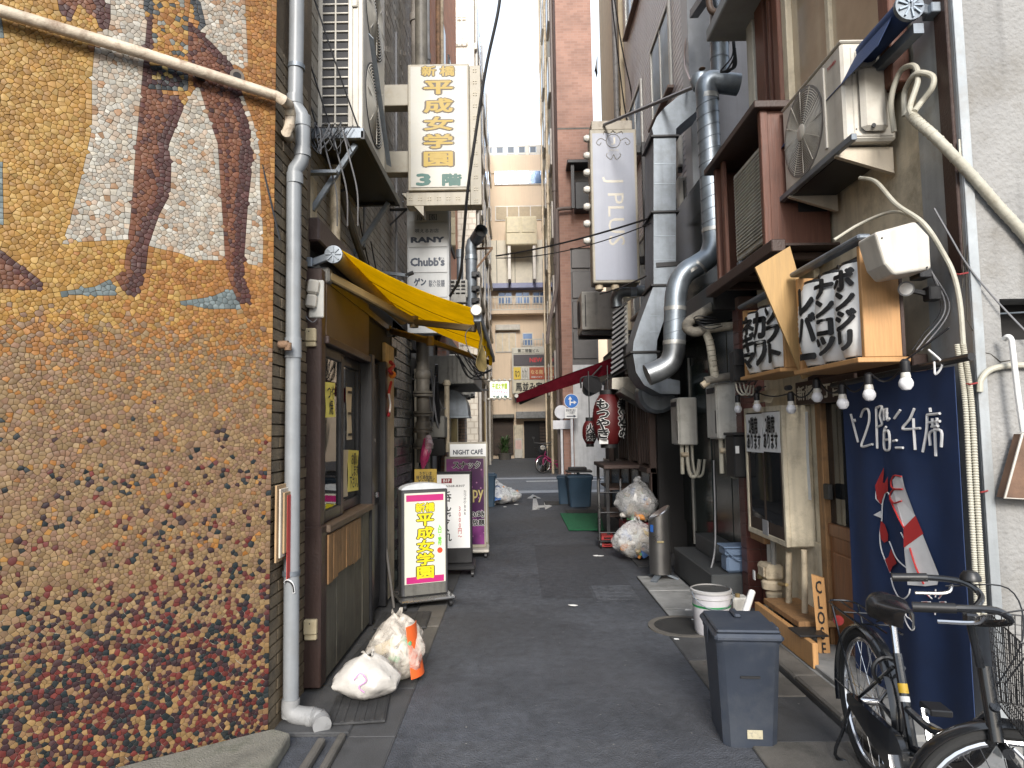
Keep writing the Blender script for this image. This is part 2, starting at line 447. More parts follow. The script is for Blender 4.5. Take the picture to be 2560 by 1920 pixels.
def asphalt_mat(name, col, patch=.35):
    m, nt, p = base_mat(name); L = nt.links
    geo = _n(nt, 'ShaderNodeNewGeometry')
    a = _n(nt, 'ShaderNodeTexNoise', Scale=1.1, Detail=8.0, Roughness=.6); b = _n(nt, 'ShaderNodeTexNoise', Scale=260.0, Detail=3.0)
    v = _n(nt, 'ShaderNodeTexVoronoi', Scale=120.0); d = _n(nt, 'ShaderNodeTexNoise', Scale=.35, Detail=4.0)
    for n in (a, b, v, d): L.new(geo.outputs['Position'], n.inputs['Vector'])
    mr = _n(nt, 'ShaderNodeMapRange'); mr.inputs[1].default_value, mr.inputs[2].default_value = .3, .7; L.new(a.outputs['Fac'], mr.inputs[0])
    mx = _n(nt, 'ShaderNodeMixRGB'); mx.inputs[1].default_value = c4([x * (1 - patch) for x in col]); mx.inputs[2].default_value = c4([x * (1 + patch) for x in col]); L.new(mr.outputs[0], mx.inputs[0])
    g = _n(nt, 'ShaderNodeTexNoise', Scale=14.0, Detail=6.0, Roughness=.75); L.new(geo.outputs['Position'], g.inputs['Vector'])
    gr = _n(nt, 'ShaderNodeMapRange'); gr.inputs[1].default_value, gr.inputs[2].default_value, gr.inputs[3].default_value, gr.inputs[4].default_value = .35, .65, .72, 1.25; L.new(g.outputs['Fac'], gr.inputs[0])
    mg = _n(nt, 'ShaderNodeMixRGB', blend_type='MULTIPLY'); mg.inputs[0].default_value = 1; L.new(mx.outputs[0], mg.inputs[1]); L.new(gr.outputs[0], mg.inputs[2]); mx = mg
    st = _n(nt, 'ShaderNodeTexNoise', Scale=2.3, Detail=9.0, Roughness=.7, Distortion=.6); L.new(geo.outputs['Position'], st.inputs['Vector'])
    sr = _n(nt, 'ShaderNodeMapRange'); sr.inputs[1].default_value, sr.inputs[2].default_value, sr.inputs[4].default_value = .56, .64, .5; L.new(st.outputs['Fac'], sr.inputs[0])
    ms = _n(nt, 'ShaderNodeMixRGB'); ms.inputs[2].default_value = c4([x * .45 for x in col]); L.new(sr.outputs[0], ms.inputs[0]); L.new(mx.outputs[0], ms.inputs[1]); mx = ms
    # pale aggregate chips
    sp = _n(nt, 'ShaderNodeMapRange'); sp.inputs[1].default_value, sp.inputs[2].default_value, sp.inputs[4].default_value = .6, .75, .5; L.new(b.outputs['Fac'], sp.inputs[0])
    m2 = _n(nt, 'ShaderNodeMixRGB'); m2.inputs[2].default_value = c4([x * 2.6 for x in col]); L.new(sp.outputs[0], m2.inputs[0]); L.new(mx.outputs[0], m2.inputs[1])
    # brownish grime patches
    dr = _n(nt, 'ShaderNodeMapRange'); dr.inputs[1].default_value, dr.inputs[2].default_value, dr.inputs[4].default_value = .45, .65, .4; L.new(d.outputs['Fac'], dr.inputs[0])
    m3 = _n(nt, 'ShaderNodeMixRGB'); m3.inputs[2].default_value = c4((col[0] * 1.05, col[1] * .96, col[2] * .88)); L.new(dr.outputs[0], m3.inputs[0]); L.new(m2.outputs[0], m3.inputs[1])
    L.new(m3.outputs[0], p.inputs['Base Color'])
    rr = _n(nt, 'ShaderNodeMapRange'); rr.inputs[3].default_value, rr.inputs[4].default_value = .5, .85; L.new(a.outputs['Fac'], rr.inputs[0]); L.new(rr.outputs[0], p.inputs['Roughness'])
    bp = _n(nt, 'ShaderNodeBump', Strength=.9, Distance=.006); L.new(v.outputs['Distance'], bp.inputs['Height']); L.new(bp.outputs[0], p.inputs['Normal'])
    p.inputs['Specular IOR Level'].default_value = .35
    MATS[name] = m
    return m

asphalt = asphalt_mat('asphalt', (.068, .073, .085))
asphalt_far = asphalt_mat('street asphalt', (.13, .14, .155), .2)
concrete = M('concrete', (.115, .105, .092), .85, var=.3, vs=3, bump=.5, bs=150, dirt=((.05, .048, .04), .7, 4))
concrete_light = M('pale concrete', (.25, .25, .245), .85, var=.25, vs=4, bump=.4, bs=150, dirt=((.1, .1, .095), .7, 5))
concrete_dark = M('dark paving', (.06, .06, .062), .8, var=.25, vs=3, bump=.4, bs=150, dirt=((.03, .03, .03), .6, 4))
step_conc = M('mossy step concrete', (.19, .18, .15), .9, var=.35, vs=6, bump=.8, bs=110, dirt=((.07, .075, .05), .8, 6))
steel_plate = M('rubber mat', (.03, .03, .031), .75, var=.35, vs=6, bump=.3, bs=120, dirt=((.09, .085, .08), .45, 7))
iron = M('cast iron', (.045, .044, .043), .6, .5, var=.3, bump=.5, bs=120)
white_paint = M('worn road paint', (.5, .5, .49), .8, var=.25, vs=14, bump=.4, bs=200, dirt=((.06, .06, .065), .85, 16))
stone_glaze = attr_mat('glazed stone', .5, .18, .12, 0.0)
grout = M('mosaic grout', (.11, .08, .05), .9, var=.35, vs=8, bump=.6, bs=160, dirt=((.06, .05, .04), .5, 3))
grout_pale = M('pale mosaic grout', (.4, .36, .28), .9, var=.3, vs=8, bump=.6, bs=160, dirt=((.16, .13, .1), .6, 6))
brick_brown = M('brown brick', (.15, .112, .068), .6, var=.45, vs=7, bump=.6, bs=120, dirt=((.035, .03, .025), .8, 5))
mortar_dark = M('dark mortar', (.05, .045, .038), .95, var=.3, bump=.6, bs=130)
tile_grey = M('grey brown tile', (.27, .24, .2), .5, var=.3, vs=4, bump=.3, bs=80, dirt=((.06, .055, .05), .75, 2.2), streak=.5)
tile_black = M('dark glazed tile', (.03, .036, .034), .25, var=.4, vs=8, bump=.3, bs=40)
brown_paint = M('dark brown paint', (.042, .024, .02), .45, var=.25, bump=.2, bs=60, dirt=((.02, .014, .012), .6, 5))
brown_panel = M('brown panel', (.085, .055, .033), .55, var=.2, bump=.15, dirt=((.04, .028, .02), .6, 3))
board_grey = M('weathered green grey board', (.1, .092, .07), .7, var=.35, vs=3, bump=.3, grain=2, dirt=((.035, .03, .025), .7, 3))
board_wood = M('weathered wood', (.24, .13, .055), .65, var=.35, vs=3, bump=.3, grain=2, dirt=((.09, .055, .03), .6, 6))
black_wood = M('black painted frame', (.016, .016, .018), .4, var=.3, bump=.15)
cream_paint = M('cream painted wall', (.6, .53, .4), .7, var=.15, bump=.25, bs=120, dirt=((.2, .17, .12), .55, 4), streak=.35)
white_pvc = M('grey pvc pipe', (.23, .243, .255), .4, var=.12, bump=.05, dirt=((.2, .2, .2), .4, 6), streak=.35)
grey_pvc = M('dirty pvc', (.25, .25, .25), .5, var=.25, bump=.1, dirt=((.08, .08, .08), .7, 8))
galv = M('galvanised steel', (.27, .31, .35), .42, .7, var=.22, vs=9, bump=.06, bs=60, dirt=((.2, .21, .23), .5, 5))
galv_dull = M('dull galvanised sheet', (.2, .225, .255), .5, .55, var=.25, vs=7, bump=.08, dirt=((.13, .14, .15), .6, 4), streak=.3)
stainless = M('stainless steel', (.5, .5, .5), .28, .95, var=.15, bump=.03, dirt=((.22, .2, .18), .4, 6))
dark_metal = M('dark metal', (.03, .03, .032), .45, .5, var=.3, bump=.1)
rust = M('rusty pipe', (.2, .12, .07), .75, .2, var=.5, vs=14, bump=.4, dirt=((.06, .04, .03), .8, 9))
pipe_cream = M('cream pipe', (.5, .42, .3), .55, var=.25, vs=8, bump=.15, dirt=((.12, .09, .06), .75, 9))
ac_white = M('off white appliance', (.53, .5, .44), .4, var=.08, bump=.04, dirt=((.3, .26, .2), .4, 4), streak=.25)
ac_grey = M('weathered appliance', (.5, .49, .45), .5, var=.12, bump=.06, dirt=((.2, .18, .15), .55, 4), streak=.4)
ac_dark = M('appliance opening', (.035, .035, .038), .7, var=.3, bump=0)
grime_metal = M('grimy sheet', (.16, .155, .14), .6, .3, var=.35, vs=5, bump=.2, dirt=((.05, .045, .04), .7, 5), streak=.5)
dark_wall = M('black panel wall', (.02, .025, .024), .22, var=.35, vs=2, bump=.05, bs=12, dirt=((.04, .04, .038), .5, 4))
dark_int = M('dark interior', (.012, .011, .011), .8, var=.4, bump=0)
dark_brown_int = M('brown interior', (.05, .033, .024), .7, var=.4, bump=.1)
cable = M('black cable', (.012, .012, .014), .5, var=.2, bump=0)
cable_grey = M('grey cable', (.2, .2, .21), .5, var=.2, bump=0)
hose_beige = M('beige hose', (.42, .4, .33), .55, var=.15, vs=9, bump=.15, dirt=((.2, .17, .12), .6, 9))
shop_glass = glass_mat('shop glass', (.6, .62, .62), .75)
dark_glass = glass_mat('dark window glass', (.3, .33, .36), .35)
blue_glass = M('far window glass', (.12, .2, .36), .12, .2, var=.3, vs=1.2, bump=0)
paper = M('white paper', (.74, .74, .73), .8, var=.05, bump=.1)
paper_y = M('yellow paper', (.72, .62, .14), .8, var=.08, bump=.1)
paper_buff = M('buff paper', (.55, .47, .33), .85, var=.1, bump=.1)
ink = M('black ink', (.012, .012, .013), .6, var=.1, bump=0)
ink_red = M('red ink', (.45, .02, .02), .6, var=.1, bump=0)
# ================================================================== GROUND
def sheet(x0, x1, y0, y1, z): return B().add([(x0, y0, z), (x1, y0, z), (x1, y1, z), (x0, y1, z)], [(0, 1, 2, 3)])
struct('ground', sheet(-300, 300, -300, 300, -.012), asphalt)
struct('alley_road', sheet(-.62, 1.075, -6, 15.6, 0), asphalt)
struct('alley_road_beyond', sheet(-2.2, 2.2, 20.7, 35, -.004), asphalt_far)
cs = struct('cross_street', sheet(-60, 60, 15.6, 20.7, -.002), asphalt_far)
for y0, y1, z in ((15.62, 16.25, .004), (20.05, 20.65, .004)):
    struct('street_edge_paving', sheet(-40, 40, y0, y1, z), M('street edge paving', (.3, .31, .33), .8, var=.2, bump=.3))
for i_, x in enumerate((-1.6, .25, 1.6)):
    b = B(); b.add([(x, 19.0, .006), (x + 1.0, 19.0, .006), (x + 1.0, 19.3, .006), (x, 19.3, .006)], [(0, 1, 2, 3)])
    solo('lane_dash', b, white_paint, ['leftmost', 'middle', 'rightmost'][i_] + ' worn white dash on the light grey cross street', 'road marking', 'dashes on the cross street')

# paving slabs along both walls: each slab is a piece of the strip
def slabs(name, x0, x1, ys, z0, z1, mats, jig=.004):
    bed = struct(name, B().box(x0, x1, ys[0], ys[-1], -.01, z0), concrete_dark)
    for i in range(len(ys) - 1):
        h = z1 + random.uniform(-jig, jig)
        part('slab', B().box(x0 + .003, x1 - .003, ys[i] + .004, ys[i + 1] - .004, z0 - .02, h, .005), random.choice(mats), bed)
    return bed
slabs('gutter_strip', -.86, -.622, [1.5, 2.1, 2.7, 3.3, 3.9, 4.5, 5.1, 5.7, 6.3, 6.9, 7.5, 8.1], .002, .008, [concrete, concrete, concrete_dark])
slabs('wall_paving', -1.3, -.862, [3.34, 3.95, 4.7, 5.3, 6.1, 6.9, 7.9, 9.5], .001, .006, [concrete_dark])
slabs('right_paving', 1.078, 1.588, [2.0, 2.6, 3.2, 3.72, 4.3, 4.86], .001, .008, [concrete_dark, concrete_dark, concrete])
slabs('pale_paving', 1.19, 1.6, [4.87, 5.5, 6.1, 6.7], .001, .009, [concrete_light])
slabs('left_far_paving', -1.3, -.75, [9.51, 11, 12.5, 14, 15.58], .001, .006, [concrete_dark])
slabs('right_far_paving', 1.3, 2.1, [7.2, 8.5, 10, 11.5, 13, 15.58], .001, .006, [concrete_dark])
kb = struct('right_kerb', B().box(1.592, 2.12, 1.6, 5.5, -.01, .03), concrete_dark)
for i in range(7):
    y = 1.7 + i * .55
    part('kerb_stone', B().box(1.594, 1.74, y, y + .545, 0, .055 + random.uniform(-.004, .004), .012), concrete, kb)
for i in range(6):
    y = 1.75 + i * .54
    part('slab', B().box(1.745, 2.1, y, y + .612, 0, .045 + random.uniform(-.004, .004), .006), concrete_light, kb)
# gutter channel by the pipe foot
struct('drain_channel', B().box(-.99, -.95, 2.2, 3.25, -.01, .03, .008).box(-.9, -.865, 2.2, 3.3, -.01, .03, .008), concrete)

struct('asphalt_patch', sheet(-.5, .62, 2.9, 3.25, .0025), asphalt_mat('patched asphalt', (.075, .079, .089)))
struct('asphalt_patch', sheet(.2, 1.07, 5.9, 8.6, .0025), asphalt_mat('newer asphalt', (.054, .057, .066), .2))
# painted turn arrow
b = B()
def gpoly(pts, z): return [aZ(px, py, z) for px, py in pts]
b.add(gpoly([(1331, 1274), (1349, 1274), (1340, 1242), (1333, 1242)], .006), [(0, 1, 2, 3)])
b.add(gpoly([(1317, 1246), (1332, 1236), (1353, 1246)], .006), [(0, 1, 2)])
b.add(gpoly([(1326, 1276), (1344, 1274), (1344, 1264), (1364, 1263), (1364, 1268), (1352, 1269)], .0065), [(0, 1, 2, 3, 4, 5)])
b.add(gpoly([(1360, 1256), (1381, 1265), (1363, 1274)], .006), [(0, 1, 2)])
solo('painted_arrow', b, white_paint, 'worn white turn arrow painted on the dark alley asphalt', 'road marking', smooth=0)

# drain grate, manholes
def grate(label, c, w, l, name='drain_grate', iron=iron):
    t = thing(name, label, 'drain cover', c)
    x, y = c[0], c[1]
    part('frame', B().box(x - w / 2, x + w / 2, y - l / 2, y + l / 2, .001, .004), iron, t)
    n = int(l / .05)
    for i in range(n):
        part('bar', B().box(x - w / 2 + .02, x + w / 2 - .02, y - l / 2 + .02 + i * .05, y - l / 2 + .045 + i * .05, .004, .011, .003), iron, t)
grate('square ribbed iron drain cover set in the asphalt before the ashtray', (.87, 6.05, 0), .42, .55, iron=asphalt)
grate('iron drain grate beside the painted arrow', (.83, 13.4, 0), .62, .7)
grate('iron grate at the back edge of the green mat', (1.15, 12.0, 0), .6, .5)
mh = thing('manhole_cover', 'round worn manhole cover beside the white paint pail', 'manhole', (1.24, 5.02, 0))
part('ring', B().lathe([(.27, .001), (.27, .012), (.225, .013), (.225, .006)], (1.24, 5.02, 0), 32), concrete, mh)
part('lid', B().lathe([(.22, .004), (.22, .012), (.2, .014), (.06, .014)], (1.24, 5.02, 0), 32), iron, mh)
# litter: countable larger scraps, and a scatter of tiny specks
def flake(x, y, s, a, z=.004):
    q = []
    for k in range(5):
        t = a + k * 1.257; r = s * random.uniform(.5, 1.1)
        q.append((x + math.cos(t) * r, y + math.sin(t) * r * .6, z + random.uniform(0, s * .12)))
    return q
scr = ['small crumpled white receipt lying in the middle of the asphalt', 'white scrap of paper near the clear bag on the right', 'white crumpled tissue beside the trash bag on the right', 'pale paper scrap near the pail', 'white scrap on the asphalt by the purple sign',
       'flat white scrap near the manhole', 'white paper bit in front of the trash bags far on the left', 'pale flattened bit near the grey bin']
for (px, py, s), lb in zip(((1433, 1516, .05), (1490, 1391, .045), (1501, 1391, .05), (1720, 1527, .03), (1262, 1268, .05), (1733, 1552, .03), (1290, 1262, .06), (1690, 1600, .025)), scr):
    p = aZ(px, py, .004); b = B()
    q = flake(p.x, p.y, s, random.random() * 6, .008); b.prism(q, (0, 0, .004))
    solo('paper_scrap', b, paper, lb, 'litter', 'paper scraps on the asphalt', smooth=0)
b = B()
for i in range(260):
    y = 2.2 + random.random() ** 1.6 * 13; x = random.uniform(-.6, 1.5)
    q = flake(x, y, random.uniform(.002, .007), random.random() * 6, .009); b.add(q, [(0, 1, 2, 3, 4)])
solo('litter_specks', b, M('pale litter', (.3, .295, .27), .8, var=.4, vs=3, bump=0), 'tiny pale specks of litter scattered over the alley asphalt', 'litter', kind='stuff', smooth=0)

# ================================================================== MOSAIC BUILDING (left corner)
C0 = V((-1.25, 3.3, 0)); DM = V((-.84, -.54, 0)).normalized(); NM = V((.54, -.84, 0)).normalized()
def muv(px, py): p = aN(px, py, NM, C0); return ((p - C0).dot(DM), p.z)
def k1(l): return [muv(x / 2.37, y / 2.37) for x, y in l]
reg = {}
W_, BR, OR, BL = 'white', 'brown', 'orange', 'blue'
POLY = [   # painted order: later wins
    (BR, k1([(330, -60), (655, -60), (655, 120), (640, 180), (590, 175), (570, 110), (520, 80), (470, 20), (430, 100), (390, 130), (350, 60)])),
    (W_, k1([(630, -60), (655, 130), (650, 185), (575, 185), (560, 280), (545, 470), (545, 760), (520, 880), (480, 1060), (420, 1290), (370, 1440), (755, 1420), (770, 1330), (790, 1100), (803, 900), (835, 560), (848, 400), (872, 130), (850, 60), (855, -60)])),
    (W_, k1([(1150, 530), (1090, 640), (1040, 760), (1000, 860), (1015, 990), (1010, 1150), (940, 1280), (880, 1460), (1060, 1500), (1170, 1540), (1335, 1545), (1310, 1150), (1290, 850), (1230, 680), (1185, 530)])),
    (W_, k1([(1430, 540), (1500, 720), (1540, 900), (1540, 1100), (1560, 1400), (1555, 1580), (1445, 1560), (1470, 1200), (1500, 950), (1480, 760), (1430, 600)])),
    (W_, k1([(1170, -60), (1220, 150), (1180, 190), (1260, 260), (1350, 360), (1440, 410), (1470, 400), (1450, -60)])),
    ('skirt', k1([(905, -60), (1135, -60), (1115, 130), (1115, 390), (905, 390)])),
    ('belt', k1([(900, 390), (1115, 390), (1115, 545), (900, 530)])),
    (BR, k1([(865, 120), (908, 80), (905, 400), (900, 530), (1060, 580), (1095, 640), (1040, 760), (1000, 860), (1015, 990), (1010, 1150), (940, 1280), (880, 1460), (860, 1640), (830, 1745), (745, 1752), (680, 1640), (735, 1600), (745, 1500), (770, 1330), (803, 900), (835, 560), (848, 400)])),
    (BR, k1([(1115, 130), (1190, 190), (1260, 260), (1350, 360), (1430, 470), (1430, 600), (1480, 760), (1500, 950), (1470, 1200), (1445, 1560), (1455, 1680), (1490, 1740), (1480, 1800), (1420, 1800), (1380, 1720), (1340, 1600), (1310, 1150), (1290, 850), (1230, 680), (1180, 530), (1150, 530), (1115, 400)])),
    ('dark', k1([(1130, -60), (1170, -60), (1222, 150), (1180, 188), (1150, 100)])), ('dark', k1([(850, -60), (910, -60), (900, 82), (845, 62)])),
    (BL, k1([(275, 1740), (560, 1700), (660, 1650), (722, 1752), (560, 1752)])), (BL, k1([(1030, 1790), (1250, 1760), (1370, 1710), (1435, 1830), (1240, 1832)])),
    (BR, k1([(-260, 1460), (0, 1480), (120, 1570), (255, 1670), (255, 1715), (150, 1720), (-260, 1690)])),
    (BL, k1([(-260, 60), (10, 90), (25, 230), (-260, 260)])), (BL, k1([(-260, 950), (15, 960), (22, 1320), (-260, 1300)])),
]
def inside(p, poly):
    x, y = p; r = False; n = len(poly)
    for i in range(n):
        (x0, y0), (x1, y1) = poly[i], poly[i - 1]
        if (y0 > y) != (y1 > y) and x < (x1 - x0) * (y - y0) / (y1 - y0) + x0: r = not r
    return r
boxes = [(min(q[0] for q in pl), max(q[0] for q in pl), min(q[1] for q in pl), max(q[1] for q in pl)) for _, pl in POLY]
def region(p):
    r = None
    for (k, pl), bb in zip(POLY, boxes):
        if bb[0] <= p[0] <= bb[1] and bb[2] <= p[1] <= bb[3] and inside(p, pl): r = k
    return r
UMAX, ZB, ZT = 1.5, -.02, 4.4
rnd = random.Random(11)
cell = .05; gridh = {}
pts, rad = [], []
def near_ok(u, v, r):
    i, j = int(u // cell), int(v // cell)
    for a in range(i - 2, i + 3):
        for b_ in range(j - 2, j + 3):
            for k in gridh.get((a, b_), ()):
                if (pts[k][0] - u) ** 2 + (pts[k][1] - v) ** 2 < ((r + rad[k]) * .42) ** 2: return False
    return True
def putp(u, v, r):
    gridh.setdefault((int(u // cell), int(v // cell)), []).append(len(pts)); pts.append((u, v)); rad.append(r)
for k, pl in POLY:                       # stones set in pairs along every outline keep the drawing crisp
    for i in range(len(pl)):
        a, c = V(pl[i]), V(pl[(i + 1) % len(pl)]); L = (c - a).length
        if L < 1e-4: continue
        d = (c - a) / L; n_ = V((-d.y, d.x)); t = .012
        while t < L:
            s = rnd.uniform(.02, .03)
            for sg in (1, -1):
                q = a + d * t + n_ * (sg * s * .45)
                if -.0 < q.x < UMAX and ZB < q.y < ZT and near_ok(q.x, q.y, s * .75): putp(q.x, q.y, s)
            t += s
u_ = 0.0
v_ = ZB                                   # a straight row along the corner edge
while v_ < ZT:
    s = rnd.uniform(.018, .035); putp(s * .5, v_ + s * .5, s); putp(-s * .5, v_ + s * .5, s); v_ += s
for i in range(190000):
    u, v = rnd.uniform(.01, UMAX), rnd.uniform(ZB, ZT)
    lowz = v < 2.1
    r = rnd.choice((.016, .019, .022, .026, .033, .042)) * (.88 if lowz else 1.05)
    if i > 80000: r = rnd.choice((.013, .016))
    if near_ok(u, v, r): putp(u, v, r)
co = [V(p) for p in pts]
res = delaunay_2d_cdt(co, [], [], 0, 1e-6)
dv, df, dorig = res[0], res[2], res[3]
cc = []; inc = {}
for ti, t in enumerate(df):
    a, b_, c = [dv[i] for i in t]
    D = 2 * (a.x * (b_.y - c.y) + b_.x * (c.y - a.y) + c.x * (a.y - b_.y))
    if abs(D) < 1e-12: cc.append(None); continue
    ux = ((a.x ** 2 + a.y ** 2) * (b_.y - c.y) + (b_.x ** 2 + b_.y ** 2) * (c.y - a.y) + (c.x ** 2 + c.y ** 2) * (a.y - b_.y)) / D
    uy = ((a.x ** 2 + a.y ** 2) * (c.x - b_.x) + (b_.x ** 2 + b_.y ** 2) * (a.x - c.x) + (c.x ** 2 + c.y ** 2) * (b_.x - a.x)) / D
    cc.append((ux, uy))
    for i in t: inc.setdefault(i, []).append(ti)
def tone(c, lo=.8, hi=1.12):
    k = rnd.uniform(lo, hi) * .54; return tuple(min(1, x * k) for x in c)
ORANGE = [(.44, .19, .045), (.4, .165, .036), (.46, .23, .06), (.36, .155, .042)]
YELLOW = [(.5, .275, .06), (.46, .24, .046), (.53, .32, .085), (.42, .215, .046)]
KHAKI = [(.32, .205, .095), (.29, .185, .086), (.27, .165, .09), (.35, .23, .11), (.31, .19, .105)]
PINKT = [(.3, .17, .1), (.27, .155, .095)]
WHITE = [(.58, .52, .42), (.52, .49, .42), (.54, .45, .35), (.62, .58, .5), (.46, .41, .34), (.55, .43, .32)]
BROWNL = [(.21, .075, .034), (.19, .066, .03), (.165, .056, .028), (.23, .09, .042)]
BROWND = [(.088, .032, .026), (.075, .028, .024), (.1, .032, .026)]
REDS = [(.19, .036, .028), (.16, .032, .026), (.13, .033, .028)]
DARKS = [(.022, .028, .03), (.05, .022, .026), (.04, .02, .024), (.016, .026, .03)]
TAN = [(.36, .22, .09), (.32, .195, .08), (.3, .175, .085)]
def stone_colour(u, v):
    k = region((u, v))
    if k == W_: return tone(rnd.choice(WHITE) if rnd.random() > .07 else (.45, .26, .14))
    if k == BR:
        e = region((u - .055, v))          # the shaded right side of each leg is laid in darker stones
        return tone(rnd.choice(BROWND if e != BR or rnd.random() < .12 else BROWNL))
    if k == BL: return tone((.19, .23, .23), .7, 1.25)
    if k == 'dark': return tone((.06, .065, .07))
    if k == 'belt': return tone(rnd.choice(DARKS + [(.12, .13, .13), (.42, .3, .1)]))
    if k == 'skirt': return tone(rnd.choice(ORANGE + YELLOW + [(.07, .08, .08), (.3, .3, .26)]))
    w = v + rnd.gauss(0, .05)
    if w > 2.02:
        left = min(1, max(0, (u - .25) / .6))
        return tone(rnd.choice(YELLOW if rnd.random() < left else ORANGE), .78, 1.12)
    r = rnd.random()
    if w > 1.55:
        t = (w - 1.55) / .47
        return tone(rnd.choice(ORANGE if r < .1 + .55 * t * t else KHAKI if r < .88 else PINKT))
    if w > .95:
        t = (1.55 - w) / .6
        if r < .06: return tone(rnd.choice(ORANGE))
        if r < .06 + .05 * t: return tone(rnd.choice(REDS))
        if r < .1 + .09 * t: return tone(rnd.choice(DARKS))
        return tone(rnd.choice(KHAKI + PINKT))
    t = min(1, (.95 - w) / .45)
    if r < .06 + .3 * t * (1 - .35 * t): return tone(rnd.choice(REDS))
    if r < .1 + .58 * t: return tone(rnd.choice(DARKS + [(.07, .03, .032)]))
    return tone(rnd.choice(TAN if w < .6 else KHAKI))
mosb = thing('mosaic_building', 'corner building faced with an orange stone mosaic of striding legs', 'building', (-1.25, 3.3, 0))
cw = B()
far = C0 + DM * 7
foot = [V((-1.265, 3.32, -.02)), V((-1.265, 3.93, -.02)), V((-8.5, 3.93, -.02)), V((far.x - .2, far.y + .02, -.02))]
foot[0] = C0 - NM * .022 + V((-.012, .012, -.02)); foot[3] = far - NM * .022 + V((0, 0, -.02))
cw.prism(foot[::-1], (0, 0, 11))
part('wall', cw, grout, mosb)
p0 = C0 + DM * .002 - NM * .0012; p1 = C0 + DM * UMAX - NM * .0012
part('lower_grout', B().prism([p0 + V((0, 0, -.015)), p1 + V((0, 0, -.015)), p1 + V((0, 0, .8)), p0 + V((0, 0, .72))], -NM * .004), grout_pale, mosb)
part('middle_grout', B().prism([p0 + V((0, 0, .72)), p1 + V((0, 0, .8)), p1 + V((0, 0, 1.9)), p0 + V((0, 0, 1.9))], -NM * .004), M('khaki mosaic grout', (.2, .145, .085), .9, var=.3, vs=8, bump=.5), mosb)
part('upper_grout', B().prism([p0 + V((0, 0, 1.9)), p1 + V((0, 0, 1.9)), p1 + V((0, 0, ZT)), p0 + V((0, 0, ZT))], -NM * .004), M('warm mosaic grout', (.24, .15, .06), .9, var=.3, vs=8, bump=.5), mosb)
stones = []
for i in range(len(dv)):
    if i not in inc: continue
    u, v = dv[i]
    if u < 0 or u > UMAX or v < ZB or v > ZT: continue
    ring = [cc[t] for t in inc[i] if cc[t] is not None]
    if len(ring) < 3: continue
    ring.sort(key=lambda q: math.atan2(q[1] - v, q[0] - u))
    if max(math.hypot(q[0] - u, q[1] - v) for q in ring) > .09: continue
    ring = [(max(.001, min(UMAX + .02, q[0])), max(ZB, q[1])) for q in ring]
    q2 = []
    for q in ring:
        if not q2 or math.hypot(q[0] - q2[-1][0], q[1] - q2[-1][1]) > .003: q2.append(q)
    if len(q2) < 3: continue
    ar = abs(sum(q2[k][0] * q2[(k + 1) % len(q2)][1] - q2[(k + 1) % len(q2)][0] * q2[k][1] for k in range(len(q2)))) / 2
    stones.append((ar, u, v, q2))
stones.sort(key=lambda s: -s[0] * (1 if proj(C0 + DM * s[1] + V((0, 0, s[2])))[0] > 5 and 5 < proj(C0 + DM * s[1] + V((0, 0, s[2])))[1] < 1900 else .01))
def stone_geo(bld, u, v, ring, col):
    R0 = math.sqrt(max(1e-6, sum((q[0] - u) ** 2 + (q[1] - v) ** 2 for q in ring) / len(ring)))
    gap = .0004; n = len(ring)
    k0 = max(.5, 1 - gap / R0 - rnd.uniform(.0, .016)); k1_ = max(.6, k0 - .0008 / R0); k2 = max(.5, k1_ - .0013 / R0)
    h = rnd.uniform(.002, .004); tl = (rnd.uniform(-.05, .05), rnd.uniform(-.05, .05))
    vs_ = []
    for k, o in ((k0, -.017), (k0, h - .0016), (k1_, h - .0004), (k2, h)):
        for q in ring:
            du, dz = (q[0] - u) * k, (q[1] - v) * k
            vs_.append(C0 + DM * (u + du) + V((0, 0, v + dz)) + NM * (o + (tl[0] * du + tl[1] * dz if o > 0 else 0)))
    fs = []
    for L_ in range(3):
        for k in range(n):
            a, b2 = L_ * n + k, L_ * n + (k + 1) % n
            fs.append((a, a + n, b2 + n, b2))
    fs.append(tuple(range(3 * n, 4 * n))[::-1])
    bld.add(vs_, fs, col)
field = B()
for i, (ar, u, v, ring) in enumerate(stones):
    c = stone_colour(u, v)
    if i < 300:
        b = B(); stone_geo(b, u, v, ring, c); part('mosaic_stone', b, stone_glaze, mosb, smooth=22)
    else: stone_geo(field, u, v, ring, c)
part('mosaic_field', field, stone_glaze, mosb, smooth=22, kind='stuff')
# hole in the mosaic with a sooty lip
hu, hz = muv(592, 192); hp = C0 + DM * hu + V((0, 0, hz)) + NM * .009
Th = Matrix.Translation(hp) @ NM.to_track_quat('Z', 'Y').to_matrix().to_4x4()
part('vent_hole', B().lathe([(.022, -.002), (.035, .0), (.034, .004), (.02, .004), (.018, -.02)], T=Th, n=16), M('sooty lip', (.12, .1, .08), .8), mosb)
part('vent_hole_dark', B().lathe([(.02, -.015), (.02, .003), (.001, .003)], T=Th, n=16), dark_int, mosb)
# brick return towards the alley
me_br = B().box(-.008, .008, -.5, .5, -.5, .5, .004).mesh('brick', brick_brown)
spots = []
for r in range(58):
    z = .03 + r * .062; ofs = .12 if r % 2 else 0
    y = 3.312 - (.1 if r % 2 else 0)
    while y < 3.86:
        a, c = max(3.312, y), min(3.86, y + .205)
        if c - a > .03: spots.append(((-1.262 + random.uniform(-.002, .002), (a + c) / 2, z), (1, c - a - .008, .053), (0, 0, 0)))
        y += .213
pieces('brick', me_br, spots, mosb)
